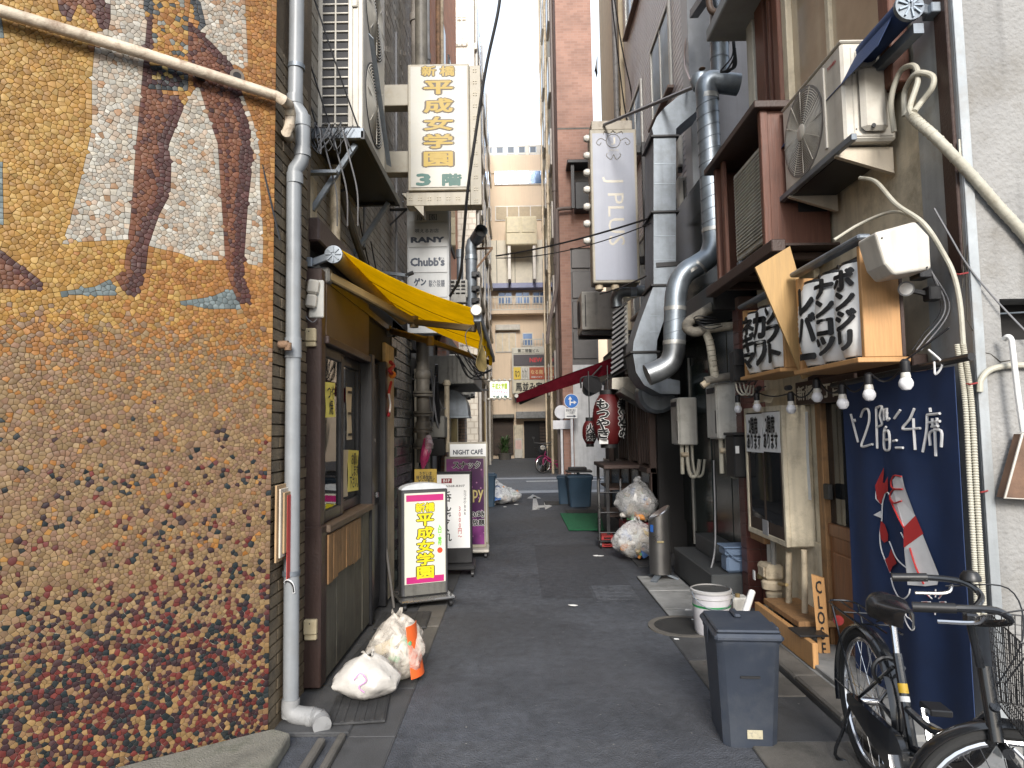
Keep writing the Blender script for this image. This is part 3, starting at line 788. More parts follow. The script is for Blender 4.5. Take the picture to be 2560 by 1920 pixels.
# concrete step along the mosaic
b = B(); s0 = C0 + V((.13, -.05, 0)); top = .075
poly = [s0, s0 + V((.03, -.62, 0)), s0 + V((-.07, -.75, 0)), C0 + DM * 3 + V((.1, -1.2, 0)), C0 + DM * 3 + NM * .02, C0 + DM * .05 + NM * .012, C0 + V((.03, .0, 0))]
rows = [[V((p.x, p.y, -.02)) for p in poly], [V((p.x, p.y, top - .02)) for p in poly]]
ctr = sum(poly, V((0, 0, 0))) / len(poly)
b.prism(rows[0], (0, 0, top))
o = solo('concrete_step', b, step_conc, 'low rough concrete step running along the foot of the mosaic wall', 'step', smooth=0)
md = o.modifiers.new('bevel', 'BEVEL'); md.width = .018; md.segments = 3

# rust-streaked conduit crossing the mosaic
def mo(px, py, off): return aN(px, py, NM, C0 + NM * off)
wp = thing('wall_conduit', 'rust streaked cream conduit sloping across the mosaic', 'pipe', mo(500, 176, .05))
pth = [mo(-260, -56, .06), mo(0, 27, .06), mo(350, 131, .06), mo(690, 240, .06), mo(716, 252, .065)]
e = V((-1.225, 3.3, 0)); q1 = aX(722, 262, -1.19); 
path = pth[:4] + [aX(708, 250, -1.185), aX(722, 262, -1.185), aX(727, 282, -1.185), aX(724, 316, -1.185), aX(716, 330, -1.2), aX(722, 345, -1.245)]
part('pipe', B().tube(path, .027, 14), M('streaked conduit', (.5, .42, .32), .6, var=.3, vs=7, bump=.2, dirt=((.16, .09, .05), .85, 11)), wp)
part('collar', B().tube([aX(724, 276, -1.185), aX(725, 290, -1.185)], .026, 14), pipe_cream, wp)
cl = mo(500, 190, .01)
part('clip', B().box(cl.x - .015, cl.x + .015, cl.y - .03, cl.y + .03, cl.z - .02, cl.z + .03, .004).tube([cl + V((.0, 0, 0)), mo(505, 172, .062)], .008, 8), iron, wp)
# a folded bundle of cartons leaning against the brick
cb_ = thing('cardboard_bundle', 'flattened brown carton with red print tucked behind the downpipe', 'cardboard', (-1.2, 3.42, .6))
for k, (dx, a, m_) in enumerate(((0, 0, M('kraft card', (.36, .24, .13), .85, var=.15, bump=.1)), (.013, .04, M('printed card', (.5, .44, .36), .8, var=.15, bump=.1)), (.026, -.03, M('kraft card', (.36, .24, .13))))):
    z0 = aX(700, 1410, -1.2).z + .02 * k; z1 = aX(700, 1215, -1.2).z - .02 * k
    part('sheet', B().box(-1.236 + dx, -1.226 + dx, 3.315 + .02 * k, 3.55, z0, z1, .002), m_, cb_)
cs_ = M('red carton print', (.5, .06, .05), .7)
part('print', B().box(-1.1998, -1.1975, 3.39, 3.45, .75, 1.18), cs_, cb_)
# ================================================================== LEFT SIDE: downpipe
dp = thing('downpipe', 'tall grey plastic downpipe with a stepped bend beside the mosaic corner', 'drainpipe', (-1.17, 3.48, 0))
YD = 3.48
P = lambda px, py: aY(px, py, YD)
pth = [P(743, -120), P(741, 100), P(738, 250), P(740, 268), P(752, 285), P(757, 300), P(757, 385), P(752, 405), P(738, 424), P(735, 445), P(733, 900), P(729, 1430), P(727, 1790)]
part('pipe', B().tube(pth, .04, 18), white_pvc, dp)
for a, c, r in ((240, 262, .045), (290, 318, .045), (372, 392, .045), (434, 460, .045), (845, 895, .0445)):
    xa = 756 if 285 < a < 395 else 737
    part('sleeve', B().tube([P(xa + (0 if a < 800 else -4), a), P(xa + (0 if a < 800 else -4), c)], r, 18), white_pvc, dp)
for py in (168, 1432, 1778):
    px = 741 if py < 300 else 728
    c = P(px, py)
    br_ = part('bracket', B().tube([c + V((0, 0, -.012)), c + V((0, 0, .012))], .046, 18).box(-1.25, c.x - .03, YD - .006, YD + .006, c.z - .012, c.z + .012, .002), galv_dull, dp)
    part('bolt', B().cyl(c + V((-.065, -.012, 0)), c + V((-.065, .012, 0)), .006, n=8), iron, br_)
foot_ = P(727, 1790)
part('foot_socket', B().tube([foot_, V((foot_.x, YD, .05))], .047, 18), grey_pvc, dp)
el = [V((foot_.x, YD, .12)), V((foot_.x, YD - .005, .07)), V((foot_.x + .03, YD - .01, .045)), V((foot_.x + .12, YD - .03, .04)), V((foot_.x + .17, YD - .06, .04)), V((foot_.x + .2, YD - .12, .035))]
part('foot_elbow', B().tube(spl(el, 5), .046, 18), grey_pvc, dp)
for t in (el[3], el[4]):
    part('joint_ring', B().tube([t - V((.012, 0, 0)), t + V((.012, -.004, 0))], .05, 18), grey_pvc, dp)
st = P(729, 1452)
sk = B().tube(spl([st + V((-.022, -.041, 0)), st + V((-.006, -.0425, .012)), st + V((.012, -.041, .002)), st + V((.022, -.037, -.02)), st + V((.026, -.035, -.055))], 4), .007, 6)
part('sticker', sk, M('white sticker', (.7, .7, .7), .5, bump=0), dp)
sk = B().tube(spl([st + V((-.02, -.046, .002)), st + V((-.006, -.0475, .01)), st + V((.012, -.046, .0)), st + V((.022, -.042, -.02)), st + V((.026, -.04, -.05))], 4), .0045, 6)
part('sticker_mark', sk, ink, dp)
solo('wall_stub', B().cyl(aX(697, 862, -1.25), aX(697, 862, -1.25) + V((.05, 0, 0)), .022, n=12).cyl(aX(697, 862, -1.25) + V((.05, 0, -.03)), aX(697, 862, -1.25) + V((.05, 0, .01)), .018, n=12), rust, 'rusty capped pipe stub sticking out of the brown brick return', 'pipe')

# ================================================================== LEFT SIDE: grey tiled building over the shop
XT = -1.35
tb = thing('tiled_building', 'building clad in long grey brown tiles above the yellow awning', 'building', (XT, 3.94, 0))
part('wall', B().box(-7, XT, 3.96, 8.6, 2.72, 13), mortar_dark, tb)
part('ground_floor_core', B().box(-7, -2.4, 3.96, 8.6, -.02, 2.72), dark_int, tb)
part('beam', B().box(-1.5, -1.2, 3.9, 6.4, 2.68, 2.83, .01), brown_paint, tb)
part('soffit', B().box(-2.4, -1.3, 3.97, 8.6, 2.55, 2.68), dark_int, tb)
TW, TH = .235, .066
allt = []
for r in range(70):
    z = 2.87 + r * TH
    y = 3.97 - (TW / 2 if r % 2 else 0)
    while y < 8.58:
        a, c = max(3.97, y), min(8.58, y + TW)
        if c - a > .04:
            pj = proj((XT, (a + c) / 2, z))
            vis = -10 < pj[1] < 660 and pj[0] > 770
            allt.append((0 if vis else 1, (a - 3.9) + abs(z - 3.5) * .6, a, c, z))
        y += TW
allt.sort()
me_t = B().box(-.006, .006, -.5, .5, -.5, .5, .003).mesh('tile', tile_grey)
sp = []; rest = B()
for i, (v0, d0, a, c, z) in enumerate(allt):
    x = XT + .006 + random.uniform(-.002, .002)
    if i < 290: sp.append(((x, (a + c) / 2, z + TH / 2), (1, c - a - .006, TH - .007), (0, random.uniform(-.008, .008), random.uniform(-.004, .004))))
    else: rest.box(x - .006, x + .006, a + .003, c - .003, z + .0035, z + TH - .0035)
pieces('tile', me_t, sp, tb)
part('tile_field', rest, tile_grey, tb, smooth=0, kind='stuff')
# paler new tiles left of the first unit
part('pale_patch', B().box(XT + .014, XT + .018, 4.0, 4.28, 2.9, 3.2), M('pale tile patch', (.5, .42, .28), .4, var=.3, vs=9, dirt=((.1, .09, .08), .7, 12)), tb)

# ---- shopfront
XS = -1.17
sf = thing('shop_front', 'dark brown wooden shopfront with sliding windows under the yellow awning', 'shopfront', (XS, 3.86, 0))
part('post', B().box(-1.3, XS, 3.86, 3.95, 0.03, 2.5, .006), brown_paint, sf)
part('post_base', B().box(-1.31, XS + .012, 3.845, 3.96, 0.03, .95, .006), brown_paint, sf)
part('header_panel', B().box(XS - .03, XS + .004, 3.95, 5.1, 2.1, 2.52, .004), brown_panel, sf)
part('header_rail', B().box(XS - .06, XS + .02, 3.95, 5.1, 2.05, 2.1, .005), brown_paint, sf)
part('lower_back', B().box(XS - .08, XS - .012, 3.95, 5.1, .02, .93), dark_brown_int, sf)
for i in range(5):
    y0 = 3.962 + i * .227
    part('board', B().box(XS - .012, XS + .008 + random.uniform(-.002, .002), y0 + .002, y0 + .225, .04, .9, .003), board_grey, sf)
part('sill', B().box(XS - .08, XS + .035, 3.95, 5.12, .9, .945, .006), M('worn sill', (.11, .075, .05), .6, var=.35, vs=9, bump=.3, grain=1), sf)
for i in range(8):
    y0 = 3.965 + i * .1
    part('plank', B().box(XS + .01, XS + .024 + random.uniform(-.002, .002), y0 + .0015, y0 + .0985, .6 + random.uniform(-.012, .012), .885, .003), board_wood, sf)
def sash(y0, y1, x, nm):
    fr = part('sash', B().box(x - .02, x + .015, y0, y0 + .07, .95, 2.05, .004).box(x - .02, x + .015, y1 - .07, y1, .95, 2.05, .004)
              .box(x - .02, x + .015, y0 + .07, y1 - .07, .95, 1.02, .004).box(x - .02, x + .015, y0 + .07, y1 - .07, 1.98, 2.05, .004), black_wood, sf)
    part('pane', B().box(x - .006, x - .002, y0 + .065, y1 - .065, 1.01, 1.99), shop_glass, fr)
    return fr
sash(3.955, 4.45, XS - .035, 'a'); sash(4.37, 5.1, XS - .075, 'b')
part('jamb', B().box(XS - .1, XS + .03, 5.1, 5.19, .02, 2.12, .005), black_wood, sf)
part('jamb', B().box(XS - .1, XS + .03, 5.63, 5.71, .02, 2.12, .005), black_wood, sf)
dr_ = part('door', B().box(XS - .07, XS - .03, 5.19, 5.63, .03, 2.08, .004).box(XS - .03, XS - .018, 5.23, 5.59, .1, .9, .004).box(XS - .03, XS - .018, 5.23, 5.59, 1.0, 1.95, .004), black_wood, sf)
part('handle', B().cyl((XS - .018, 5.26, 1.0), (XS + .03, 5.26, 1.0), .012, n=10).cyl((XS + .03, 5.26, .98), (XS + .03, 5.26, 1.02), .016, n=10), stainless, dr_)
part('latch', B().box(XS - .02, XS + .02, 5.24, 5.27, 1.42, 1.45, .004), stainless, dr_)
part('upper_wall', B().box(XS - .12, XS - .02, 5.1, 7.3, 2.12, 2.6, .004), dark_int, sf)
part('side_post', B().box(XS - .05, XS + .01, 5.73, 6.12, .02, 2.3, .008), cream_paint, sf)
part('room', B().add([(XS - .1, 3.96, 0), (XS - .1, 5.1, 0), (-2.39, 5.1, 0), (-2.39, 3.96, 0), (XS - .1, 3.96, 2.5), (XS - .1, 5.1, 2.5), (-2.39, 5.1, 2.5), (-2.39, 3.96, 2.5)], [(0, 1, 2, 3), (7, 6, 5, 4), (1, 5, 6, 2), (0, 3, 7, 4), (2, 6, 7, 3)]), dark_brown_int, sf, smooth=0)
# papers stuck to the glass
def paper_on(label, y0, y1, z0, z1, x, mat, txt=None, tm=None, tilt=0.0, cat='notice', bold=.01):
    t = thing('paper_notice', label, cat, (x, (y0 + y1) / 2, z0))
    yc, zc = (y0 + y1) / 2, (z0 + z1) / 2
    rows = []
    for i in range(5):
        zz = z0 + (z1 - z0) * i / 4
        rows.append([V((x + .004 * math.sin(i * 1.3 + j), yc + (yy - yc) * math.cos(tilt) - (zz - zc) * math.sin(tilt), zc + (zz - zc) * math.cos(tilt) + (yy - yc) * math.sin(tilt))) for j, yy in enumerate((y0, yc, y1))])
    part('sheet', B().grid(rows, (-.0015, 0, 0)), mat, t)
    if txt: letter(t, txt, (x + .0065, yc, zc), (0, 1, 0), (0, 0, 1), (y1 - y0) * .8, (z1 - z0) * .85, tm or ink, bold, rot=tilt)
    return t
paper_on('yellow handwritten slip stuck high on the left shop window', 3.99, 4.2, 1.6, 1.82, XS - .012, paper_y, 'つや\n焼', ink, .04)
paper_on('pale oblong fish shaped card hanging in the right shop window', 4.62, 4.76, 1.45, 1.83, XS - .045, paper_buff, '一\n一\n一', ink, .02)
paper_on('yellow handwritten notice taped low on the right shop window', 4.68, 4.98, 1.07, 1.37, XS - .05, paper_y, 'お願い\nします\n下さい。', ink, -.05)
paper_on('buff sheet taped beside the yellow notice on the shop window', 4.53, 4.68, 1.05, 1.38, XS - .052, paper_buff, None, None, -.03)
jar = thing('snack_packets', 'colourful snack packets and cans standing inside the left shop window', 'snacks', (XS - .2, 4.1, 1.0))
for k in range(9):
    y = 3.99 + .035 * (k % 6); z = 1.0 + .12 * (k // 6)
    part('packet', B().box(XS - .2, XS - .12, y, y + .03, z, z + random.uniform(.1, .2), .004), M('packet %d' % (k % 4), [(.5, .12, .1), (.5, .4, .12), (.45, .2, .3), (.4, .38, .36)][k % 4], .4), jar)

# ---- lower end of the tiled building: dark tile pillar
pl = thing('tile_pillar', 'pillar faced with small dark glazed tiles behind the standing signs', 'pillar', (-1.2, 6.2, 0))
part('core', B().box(-1.6, -1.19, 6.2, 7.25, 0, 2.6), M('pale joint', (.2, .2, .19), .9), pl)
me_k = B().box(-.5, .5, -.006, .006, -.5, .5, .004).mesh('tile', tile_black)
sp = []
for r in range(26):
    for k in range(4):
        sp.append(((-1.186, 6.245 + .26 * k + (.13 if r % 2 else 0), .06 + r * .096), (.246, 1, .086), (0, 0, R_(90))))
    sp.append(((-1.26 + (.05 if r % 2 else 0), 6.196, .06 + r * .096), (.125, 1, .086), (0, 0, 0)))
sp = [s for s in sp if s[0][1] < 7.2]
pieces('tile', me_k, sp, pl)

# ---- yellow awning
aw = thing('yellow_awning', 'sun faded yellow retractable awning with folding arms over the shopfront', 'awning', (-1.1, 3.9, 2.5))
yel = cloth_mat('yellow awning cloth', (.92, .68, .03), .68, .08, .2)
YA, YB = 3.92, 6.25
rn = aY(838, 640, YA); fn = aY(1192, 782, YA)
RX, RZ, FX, FZ = rn.x, rn.z, fn.x, fn.z
rows = []
for i in range(15):
    t = i / 14; r = []
    for j in range(13):
        y = YA + .02 + (YB - YA - .04) * j / 12
        r.append((RX + .03 + (FX - RX - .03) * t, y, RZ + .045 + (FZ - RZ - .02) * t - .035 * math.sin(math.pi * t) + .006 * math.sin(j * 1.7) * t - (.012 * math.sin(math.pi * j / 12))))
    rows.append(r)
part('cloth', B().grid(rows, (0, 0, -.002)), yel, aw)
for j in (4, 8):
    part('seam', B().tube([V(r[j]) + V((0, 0, -.004)) for r in rows], .003, 5), M('awning seam', (.3, .17, .02), .8), aw)
part('roller', B().cyl((RX, YA - .02, RZ), (RX, YB, RZ), .048, n=16), M('rolled cloth', (.32, .22, .06), .7, var=.3), aw)
eb = B().lathe([(.02, -.01), (.055, -.01), (.055, .012), (.03, .014)], T=Matrix.Translation((RX, YA - .03, RZ)) @ Euler((R_(90), 0, 0)).to_matrix().to_4x4(), n=18)
for k in range(8):
    a = k * math.pi / 4; eb.bar((RX + .012 * math.cos(a), YA - .046, RZ + .012 * math.sin(a)), (RX + .047 * math.cos(a), YA - .046, RZ + .047 * math.sin(a)), .01, .008)
part('end_casting', eb, galv_dull, aw)
arm0 = V((RX - .13, YA - .02, RZ - .045))
part('wall_bracket', B().bar((RX, YA - .03, RZ), arm0, .03, .045, b=.004).box(arm0.x - .05, arm0.x + .005, YA - .06, YA + .02, arm0.z - .035, arm0.z + .025, .005), galv_dull, aw)
part('square_bar', B().bar((arm0.x - .02, YA - .05, arm0.z - .005), (arm0.x - .02, YB, arm0.z - .005), .04), galv_dull, aw)
part('back_bar', B().bar((arm0.x + .05, YA + .02, arm0.z - .09), (arm0.x + .05, YB, arm0.z - .09), .05), brown_paint, aw)
armm = M('tan awning arm', (.17, .125, .06), .5, var=.2, dirt=((.06, .05, .035), .5, 6))
elb = aY(1035, 805, 4.55); sho = aY(820, 690, YA + .06); tip = aY(1188, 822, YA + .1)
for sgn, (s_, e_, t_) in enumerate(((sho, elb, tip), (V((sho.x, YB - .3, sho.z - .04)), V((elb.x, YB - .85, elb.z - .02)), V((tip.x, YB - .2, tip.z))))):
    part('arm', B().bar(s_, e_, .045, .055, b=.008), armm, aw)
    part('forearm', B().bar(e_, t_, .035, .045, b=.008), M('dark awning arm', (.09, .065, .035), .5, var=.2), aw)
    part('elbow', B().cyl(e_ - V((0, 0, .04)), e_ + V((0, 0, .04)), .032, n=14), armm, aw)
    part('shoulder', B().box(s_.x - .05, s_.x + .02, s_.y - .04, s_.y + .04, s_.z - .05, s_.z + .05, .012).cyl(s_ + V((-.02, -.05, -.01)), s_ + V((-.02, .05, -.01)), .02, n=10), grime_metal, aw)
part('front_bar', B().cyl((FX, YA - .04, FZ), (FX, YB + .02, FZ), .026, n=14).box(FX - .02, FX + .03, YA - .02, YB, FZ - .06, FZ - .0, .006), galv_dull, aw)
part('end_cap', B().lathe([(.012, -.03), (.034, -.03), (.036, .02), (.03, .03)], T=Matrix.Translation((FX, YA - .04, FZ + .004)) @ Euler((R_(90), 0, 0)).to_matrix().to_4x4(), n=14), ac_white, aw)
rows = []
for i in range(9):
    t = i / 8
    rows.append([(FX + .02 + .03 * math.sin(t * 5 + j * .9) * t, YA - .02 + .05 * j + .02 * math.sin(j * 2 + t * 3), FZ - .03 - t * (.34 - .03 * abs(j - 1.5))) for j in range(5)])
part('torn_valance', B().grid(rows, (.002, 0, 0)), cloth_mat('faded valance', (.42, .32, .14), .45, .25, .3), aw)
rows = []
for i in range(5):
    t = i / 4
    rows.append([(FX + .012 + .008 * math.sin(j * 2.1), YA + .2 + j * .17, FZ - .04 - t * (.1 + .03 * math.sin(j * 1.7))) for j in range(12)])
part('valance', B().grid(rows, (.002, 0, 0)), yel, aw)
solo('awning_string', B().tube(spl([tip + V((0, 0, .03)), tip + V((-.06, 0, -.03)), tip + V((-.04, 0, -.14)), tip + V((.02, 0, -.2))], 6), .003, 5), cable, 'thin dark cord looping from the front arm of the yellow awning', 'cord')

# ---- boxes on the brown post
def little_box(label, px0, px1, py0, py1, y, depth, mat, name='switch_box', cat='box'):
    a, c = aY(px0, py1, y), aY(px1, py0, y)
    t = thing(name, label, cat, (a.x, y, a.z))
    part('cover', B().box(a.x, c.x, y - depth, y, a.z + (c.z - a.z) * .28, c.z, .006), mat, t)
    part('base', B().box(a.x + .003, c.x - .003, y - depth * .75, y + .003, a.z, a.z + (c.z - a.z) * .28, .005), mat, t)
    part('screw', B().cyl(((a.x + c.x) / 2, y - depth - .002, c.z - .02), ((a.x + c.x) / 2, y - depth + .003, c.z - .02), .004, n=8), iron, t)
beige_pl = M('beige plastic', (.5, .42, .27), .45, var=.1, bump=.03, dirt=((.25, .19, .1), .5, 8))
little_box('beige switch box high on the brown shop post', 760, 793, 822, 868, 3.86, .035, beige_pl)
little_box('beige socket box low on the brown shop post', 762, 795, 1546, 1598, 3.845, .035, beige_pl)
sn_ = thing('sensor_lamp', 'tilted white security sensor lamp at the top of the shop post', 'lamp', aY(785, 780, 3.84))
c = aY(781, 735, 3.83)
Tm = Matrix.Translation(c) @ Euler((0, R_(8), 0)).to_matrix().to_4x4()
part('base_plate', B().box(c.x - .03, c.x + .06, 3.85, 3.875, c.z - .14, c.z + .09, .006), ac_grey, sn_)
part('head', B().box(-.034, .034, -.03, .02, -.0, .085, .012, Tm), ac_white, sn_)
part('lower_head', B().box(-.03, .034, -.03, .02, -.085, -.004, .012, Tm), ac_white, sn_)
part('wire', B().tube(spl([c + V((-.04, 0, .1)), c + V((-.06, 0, .0)), c + V((-.045, 0, -.12)), c + V((.0, 0, -.17)), c + V((.03, 0, -.15))], 6), .003, 5), cable_grey, sn_)

# ---- roof unit on its rack
ou = thing('outdoor_unit', 'tall cream air conditioner condenser on a rack high on the tiled wall', 'air conditioner', (-1.18, 4.7, 3.56))
OX0, OX1, OY0, OY1, OZ0, OZ1 = -1.34, -1.03, 4.3, 5.05, 3.57, 5.1
part('casing', B().box(OX0, OX1, OY0 + .02, OY1, OZ0, OZ1, .012), ac_white, ou)
part('coil', B().box(OX0 + .03, OX0 + .21, OY0 + .012, OY0 + .018, OZ0 + .05, OZ1 - .06), ac_dark, ou)
fr = B()
for x in (OX0, OX0 + .115, OX0 + .21): fr.box(x, x + (.03 if x != OX0 + .115 else .012), OY0 - .002, OY0 + .02, OZ0 + .0, OZ1, .003)
fr.box(OX0 + .24, OX1 - .03, OY0 + .004, OY0 + .02, OZ0, OZ1, .004).box(OX1 - .03, OX1, OY0 - .0, OY0 + .02, OZ0, OZ1, .004)
part('corner_frame', fr, ac_white, ou)
z = OZ0 + .045
while z < OZ1 - .06:
    part('grille_bar', B().box(OX0 + .03, OX0 + .21, OY0, OY0 + .016, z, z + .011, .002), ac_white, ou); z += .066
part('handle', B().box(OX1 - .075, OX1 - .035, OY0 - .012, OY0 + .002, 4.45, 4.55, .006), ac_white, ou)
for zc in (3.93, 4.62):
    yc = 4.68; b = B()
    for k in range(13):
        r = .04 + .0205 * k
        b.tube([(OX1 + .018 - .012 * (k / 12) ** 2, yc + r * math.cos(a * math.pi / 14), zc + r * math.sin(a * math.pi / 14)) for a in range(28)], .0035, 4, closed=True)
    for k in range(4):
        a = k * math.pi / 4; b.bar((OX1 + .016, yc - .29 * math.cos(a), zc - .29 * math.sin(a)), (OX1 + .016, yc + .29 * math.cos(a), zc + .29 * math.sin(a)), .004)
    part('fan_guard', b, ac_white, ou)
    part('fan_recess', B().lathe([(.3, 0), (.3, .006), (.02, .006)], T=Matrix.Translation((OX1, yc, zc)) @ Euler((0, R_(90), 0)).to_matrix().to_4x4(), n=28), ac_dark, ou)
part('deflector', B().prism([(OX1 + .025, 4.36, 4.3), (OX1 + .06, 4.36, 4.26), (OX1 + .06, 5.0, 3.6), (OX1 + .025, 5.0, 3.62)], (.004, 0, 0)), galv_dull, ou)
rk = thing('unit_rack', 'dark steel wall rack with diagonal braces under the tall condenser', 'rack', (-1.18, 4.6, 3.4))
b = B()
part('front_angle', B().box(-1.36, -.98, 4.12, 4.16, 3.43, 3.5, .003), galv_dull, rk)
part('side_angle', B().box(-1.0, -.97, 4.12, 5.4, 3.42, 3.48, .003), dark_metal, rk)
part('back_angle', B().box(-1.36, -.98, 5.36, 5.4, 3.42, 3.48, .003), dark_metal, rk)
part('tray', B().box(-1.35, -1.0, 4.17, 5.35, 3.44, 3.46), dark_metal, rk)
for y in (4.2, 5.3):
    part('brace', B().bar((-1.34, y, 2.98), (-1.05, y, 3.42), .035, .035, b=.003), galv_dull, rk)
    part('foot', B().box(-1.33, -1.03, y + .03, y + .09, 3.5, 3.565, .004), dark_metal, rk)
part('strut', B().bar((-1.36, 4.12, 3.2), (-1.15, 4.12, 3.2), .05, .02), galv_dull, rk)
wr = thing('wire_tangle', 'tangle of black and grey wires tied to the front of the condenser rack', 'wires', (-1.2, 4.1, 3.4))
rr = random.Random(5)
for k in range(16):
    x = -1.33 + rr.random() * .27; a = V((x, 4.09, 3.5 + rr.uniform(-.02, .03)))
    pts_ = [a, a + V((rr.uniform(-.05, .05), -.02, rr.uniform(-.12, -.03))), a + V((rr.uniform(-.08, .08), -.01, rr.uniform(-.22, -.1))), a + V((rr.uniform(-.05, .1), 0, rr.uniform(-.1, .02)))]
    part('wire', B().tube(spl(pts_, 5), rr.choice((.003, .004, .005)), 5), rr.choice((cable, cable_grey, cable)), wr)
for k in range(3):
    x0 = -1.25 + .07 * k
    part('wire', B().tube(spl([(x0, 4.08, 3.48), (x0 + .04, 4.1, 3.3), (x0 + .07, 4.2, 3.1), (x0 + .05, 4.3, 2.9)], 6), .005, 5), cable_grey, wr)
# wires rising to the roof
for (pa, pb, d, lb) in (((560, -20), (700, 600), .02, 'black wire dropping diagonally in front of the mosaic corner'), ((690, -20), (800, 340), .01, 'first black wire slanting from the roof to the condenser rack'), ((720, -20), (830, 330), .01, 'second black wire slanting past the condenser grille'), ((780, -20), (905, 345), .015, 'third black wire slanting past the condenser to the rack')):
    y0 = 3.2 if pa[0] < 600 else 4.05
    solo('wire', B().tube(sag(aY(*pa, y0), aY(*pb, y0 + .1), d), .0055, 6), cable, lb, 'wire')
# ================================================================== LEFT SIDE: projecting signs and pipes
frame_cream = M('cream sign frame', (.34, .31, .25), .5, var=.12, bump=.06, dirt=((.25, .2, .13), .5, 7), streak=.3)
panel_white = M('aged white sign panel', (.37, .36, .32), .4, var=.08, bump=.02, dirt=((.4, .35, .25), .3, 5))
s_yel = M('mustard lettering', (.36, .24, .02), .5, var=.1, bump=0)
s_yel_o = M('brown outline lettering', (.07, .05, .03), .5, bump=0)
s_green = M('dark green lettering', (.015, .09, .075), .5, var=.15, bump=0)
YS = 6.2
def rect(px0, px1, py0, py1, y): a, c = aY(px0, py1, y), aY(px1, py0, y); return a.x, c.x, a.z, c.z
x0, x1, z0, z1 = rect(1020, 1172, 158, 477, YS)
sg = thing('projecting_sign', 'tall white box sign with mustard outlined characters and a green 3階', 'sign', ((x0 + x1) / 2, YS, z0))
part('box', B().box(x0, x1, YS, YS + .22, z0, z1, .008), frame_cream, sg)
part('panel', B().box(x0 + .03, x1 - .02, YS - .008, YS + .01, z0 + .03, z1 - .03), panel_white, sg)
fx0, fx1, fz0, _ = rect(1020, 1200, 158, 512, YS)
ab = B().box(x1 + .002, fx1, YS + .03, YS + .2, fz0 + .0, z1 - .005, .004)
part('bulb_frame_side', ab, frame_cream, sg)
part('bulb_frame_foot', B().box(x0 - .02, x1, YS + .03, YS + .2, fz0, z0 - .002, .004), frame_cream, sg)
ta = aY(1003, 480, YS); tb_ = aY(1058, 537, YS)
part('arrow_tail', B().prism([(ta.x, YS + .035, ta.z), (x0 + .0, YS + .035, ta.z), (tb_.x, YS + .035, fz0 - .002), (tb_.x, YS + .035, tb_.z)], (0, .15, 0)), frame_cream, sg)
me_d = B()
for dx in (-1, 1):
    for dz in (-1, 1): me_d.cyl((dx * .012, 0, dz * .012), (dx * .012, -.006, dz * .012), .006, n=8)
me_d = me_d.mesh('stud_cluster', M('sign studs', (.45, .4, .3), .5))
n = 12
pieces('stud_cluster', me_d, [(((x1 + fx1) / 2, YS + .028, z1 - .06 - (z1 - fz0 - .1) * k / (n - 1)), (1, 1, 1), (0, 0, 0)) for k in range(n)] +
       [((x0 + .02 + (x1 - x0 - .05) * k / 6, YS + .028, (z0 + fz0) / 2), (1, 1, 1), (0, 0, 0)) for k in range(7)], sg)
for pz in (232, 400):
    zc = aY(990, pz, YS).z
    part('arm', B().box(XT + .01, x0 - .002, YS + .04, YS + .18, zc - .11, zc + .11, .006), frame_cream, sg)
for i, (ch, py0, py1) in enumerate((('平', 200, 240), ('成', 244, 286), ('女', 290, 330), ('学', 333, 375), ('園', 377, 420))):
    a = rect(1055, 1137, py0, py1, YS)
    c = ((a[0] + a[1]) / 2, YS - .0095, (a[2] + a[3]) / 2)
    letter(sg, ch, c, (1, 0, 0), (0, 0, 1), (a[1] - a[0]) * .88, (a[3] - a[2]) * .88, s_yel_o, .1, fit=.03)
    letter(sg, ch, V(c) - V((0, .002, 0)), (1, 0, 0), (0, 0, 1), (a[1] - a[0]) * .88, (a[3] - a[2]) * .88, s_yel, .035, fit=.03)
for ch, p0_, p1_ in (('新', 1054, 1090), ('橋', 1100, 1137)):
    a = rect(p0_, p1_, 166, 192, YS); c = ((a[0] + a[1]) / 2, YS - .0095, (a[2] + a[3]) / 2)
    letter(sg, ch, c, (1, 0, 0), (0, 0, 1), a[1] - a[0], a[3] - a[2], s_yel_o, .1, fit=.03)
    letter(sg, ch, V(c) - V((0, .002, 0)), (1, 0, 0), (0, 0, 1), a[1] - a[0], a[3] - a[2], s_yel, .03, fit=.03)
for ch, p0_, p1_ in (('3', 1040, 1078), ('階', 1105, 1155)):
    a = rect(p0_, p1_, 434, 466, YS); c = ((a[0] + a[1]) / 2, YS - .0095, (a[2] + a[3]) / 2)
    letter(sg, ch, c, (1, 0, 0), (0, 0, 1), a[1] - a[0], a[3] - a[2], s_green, .05)

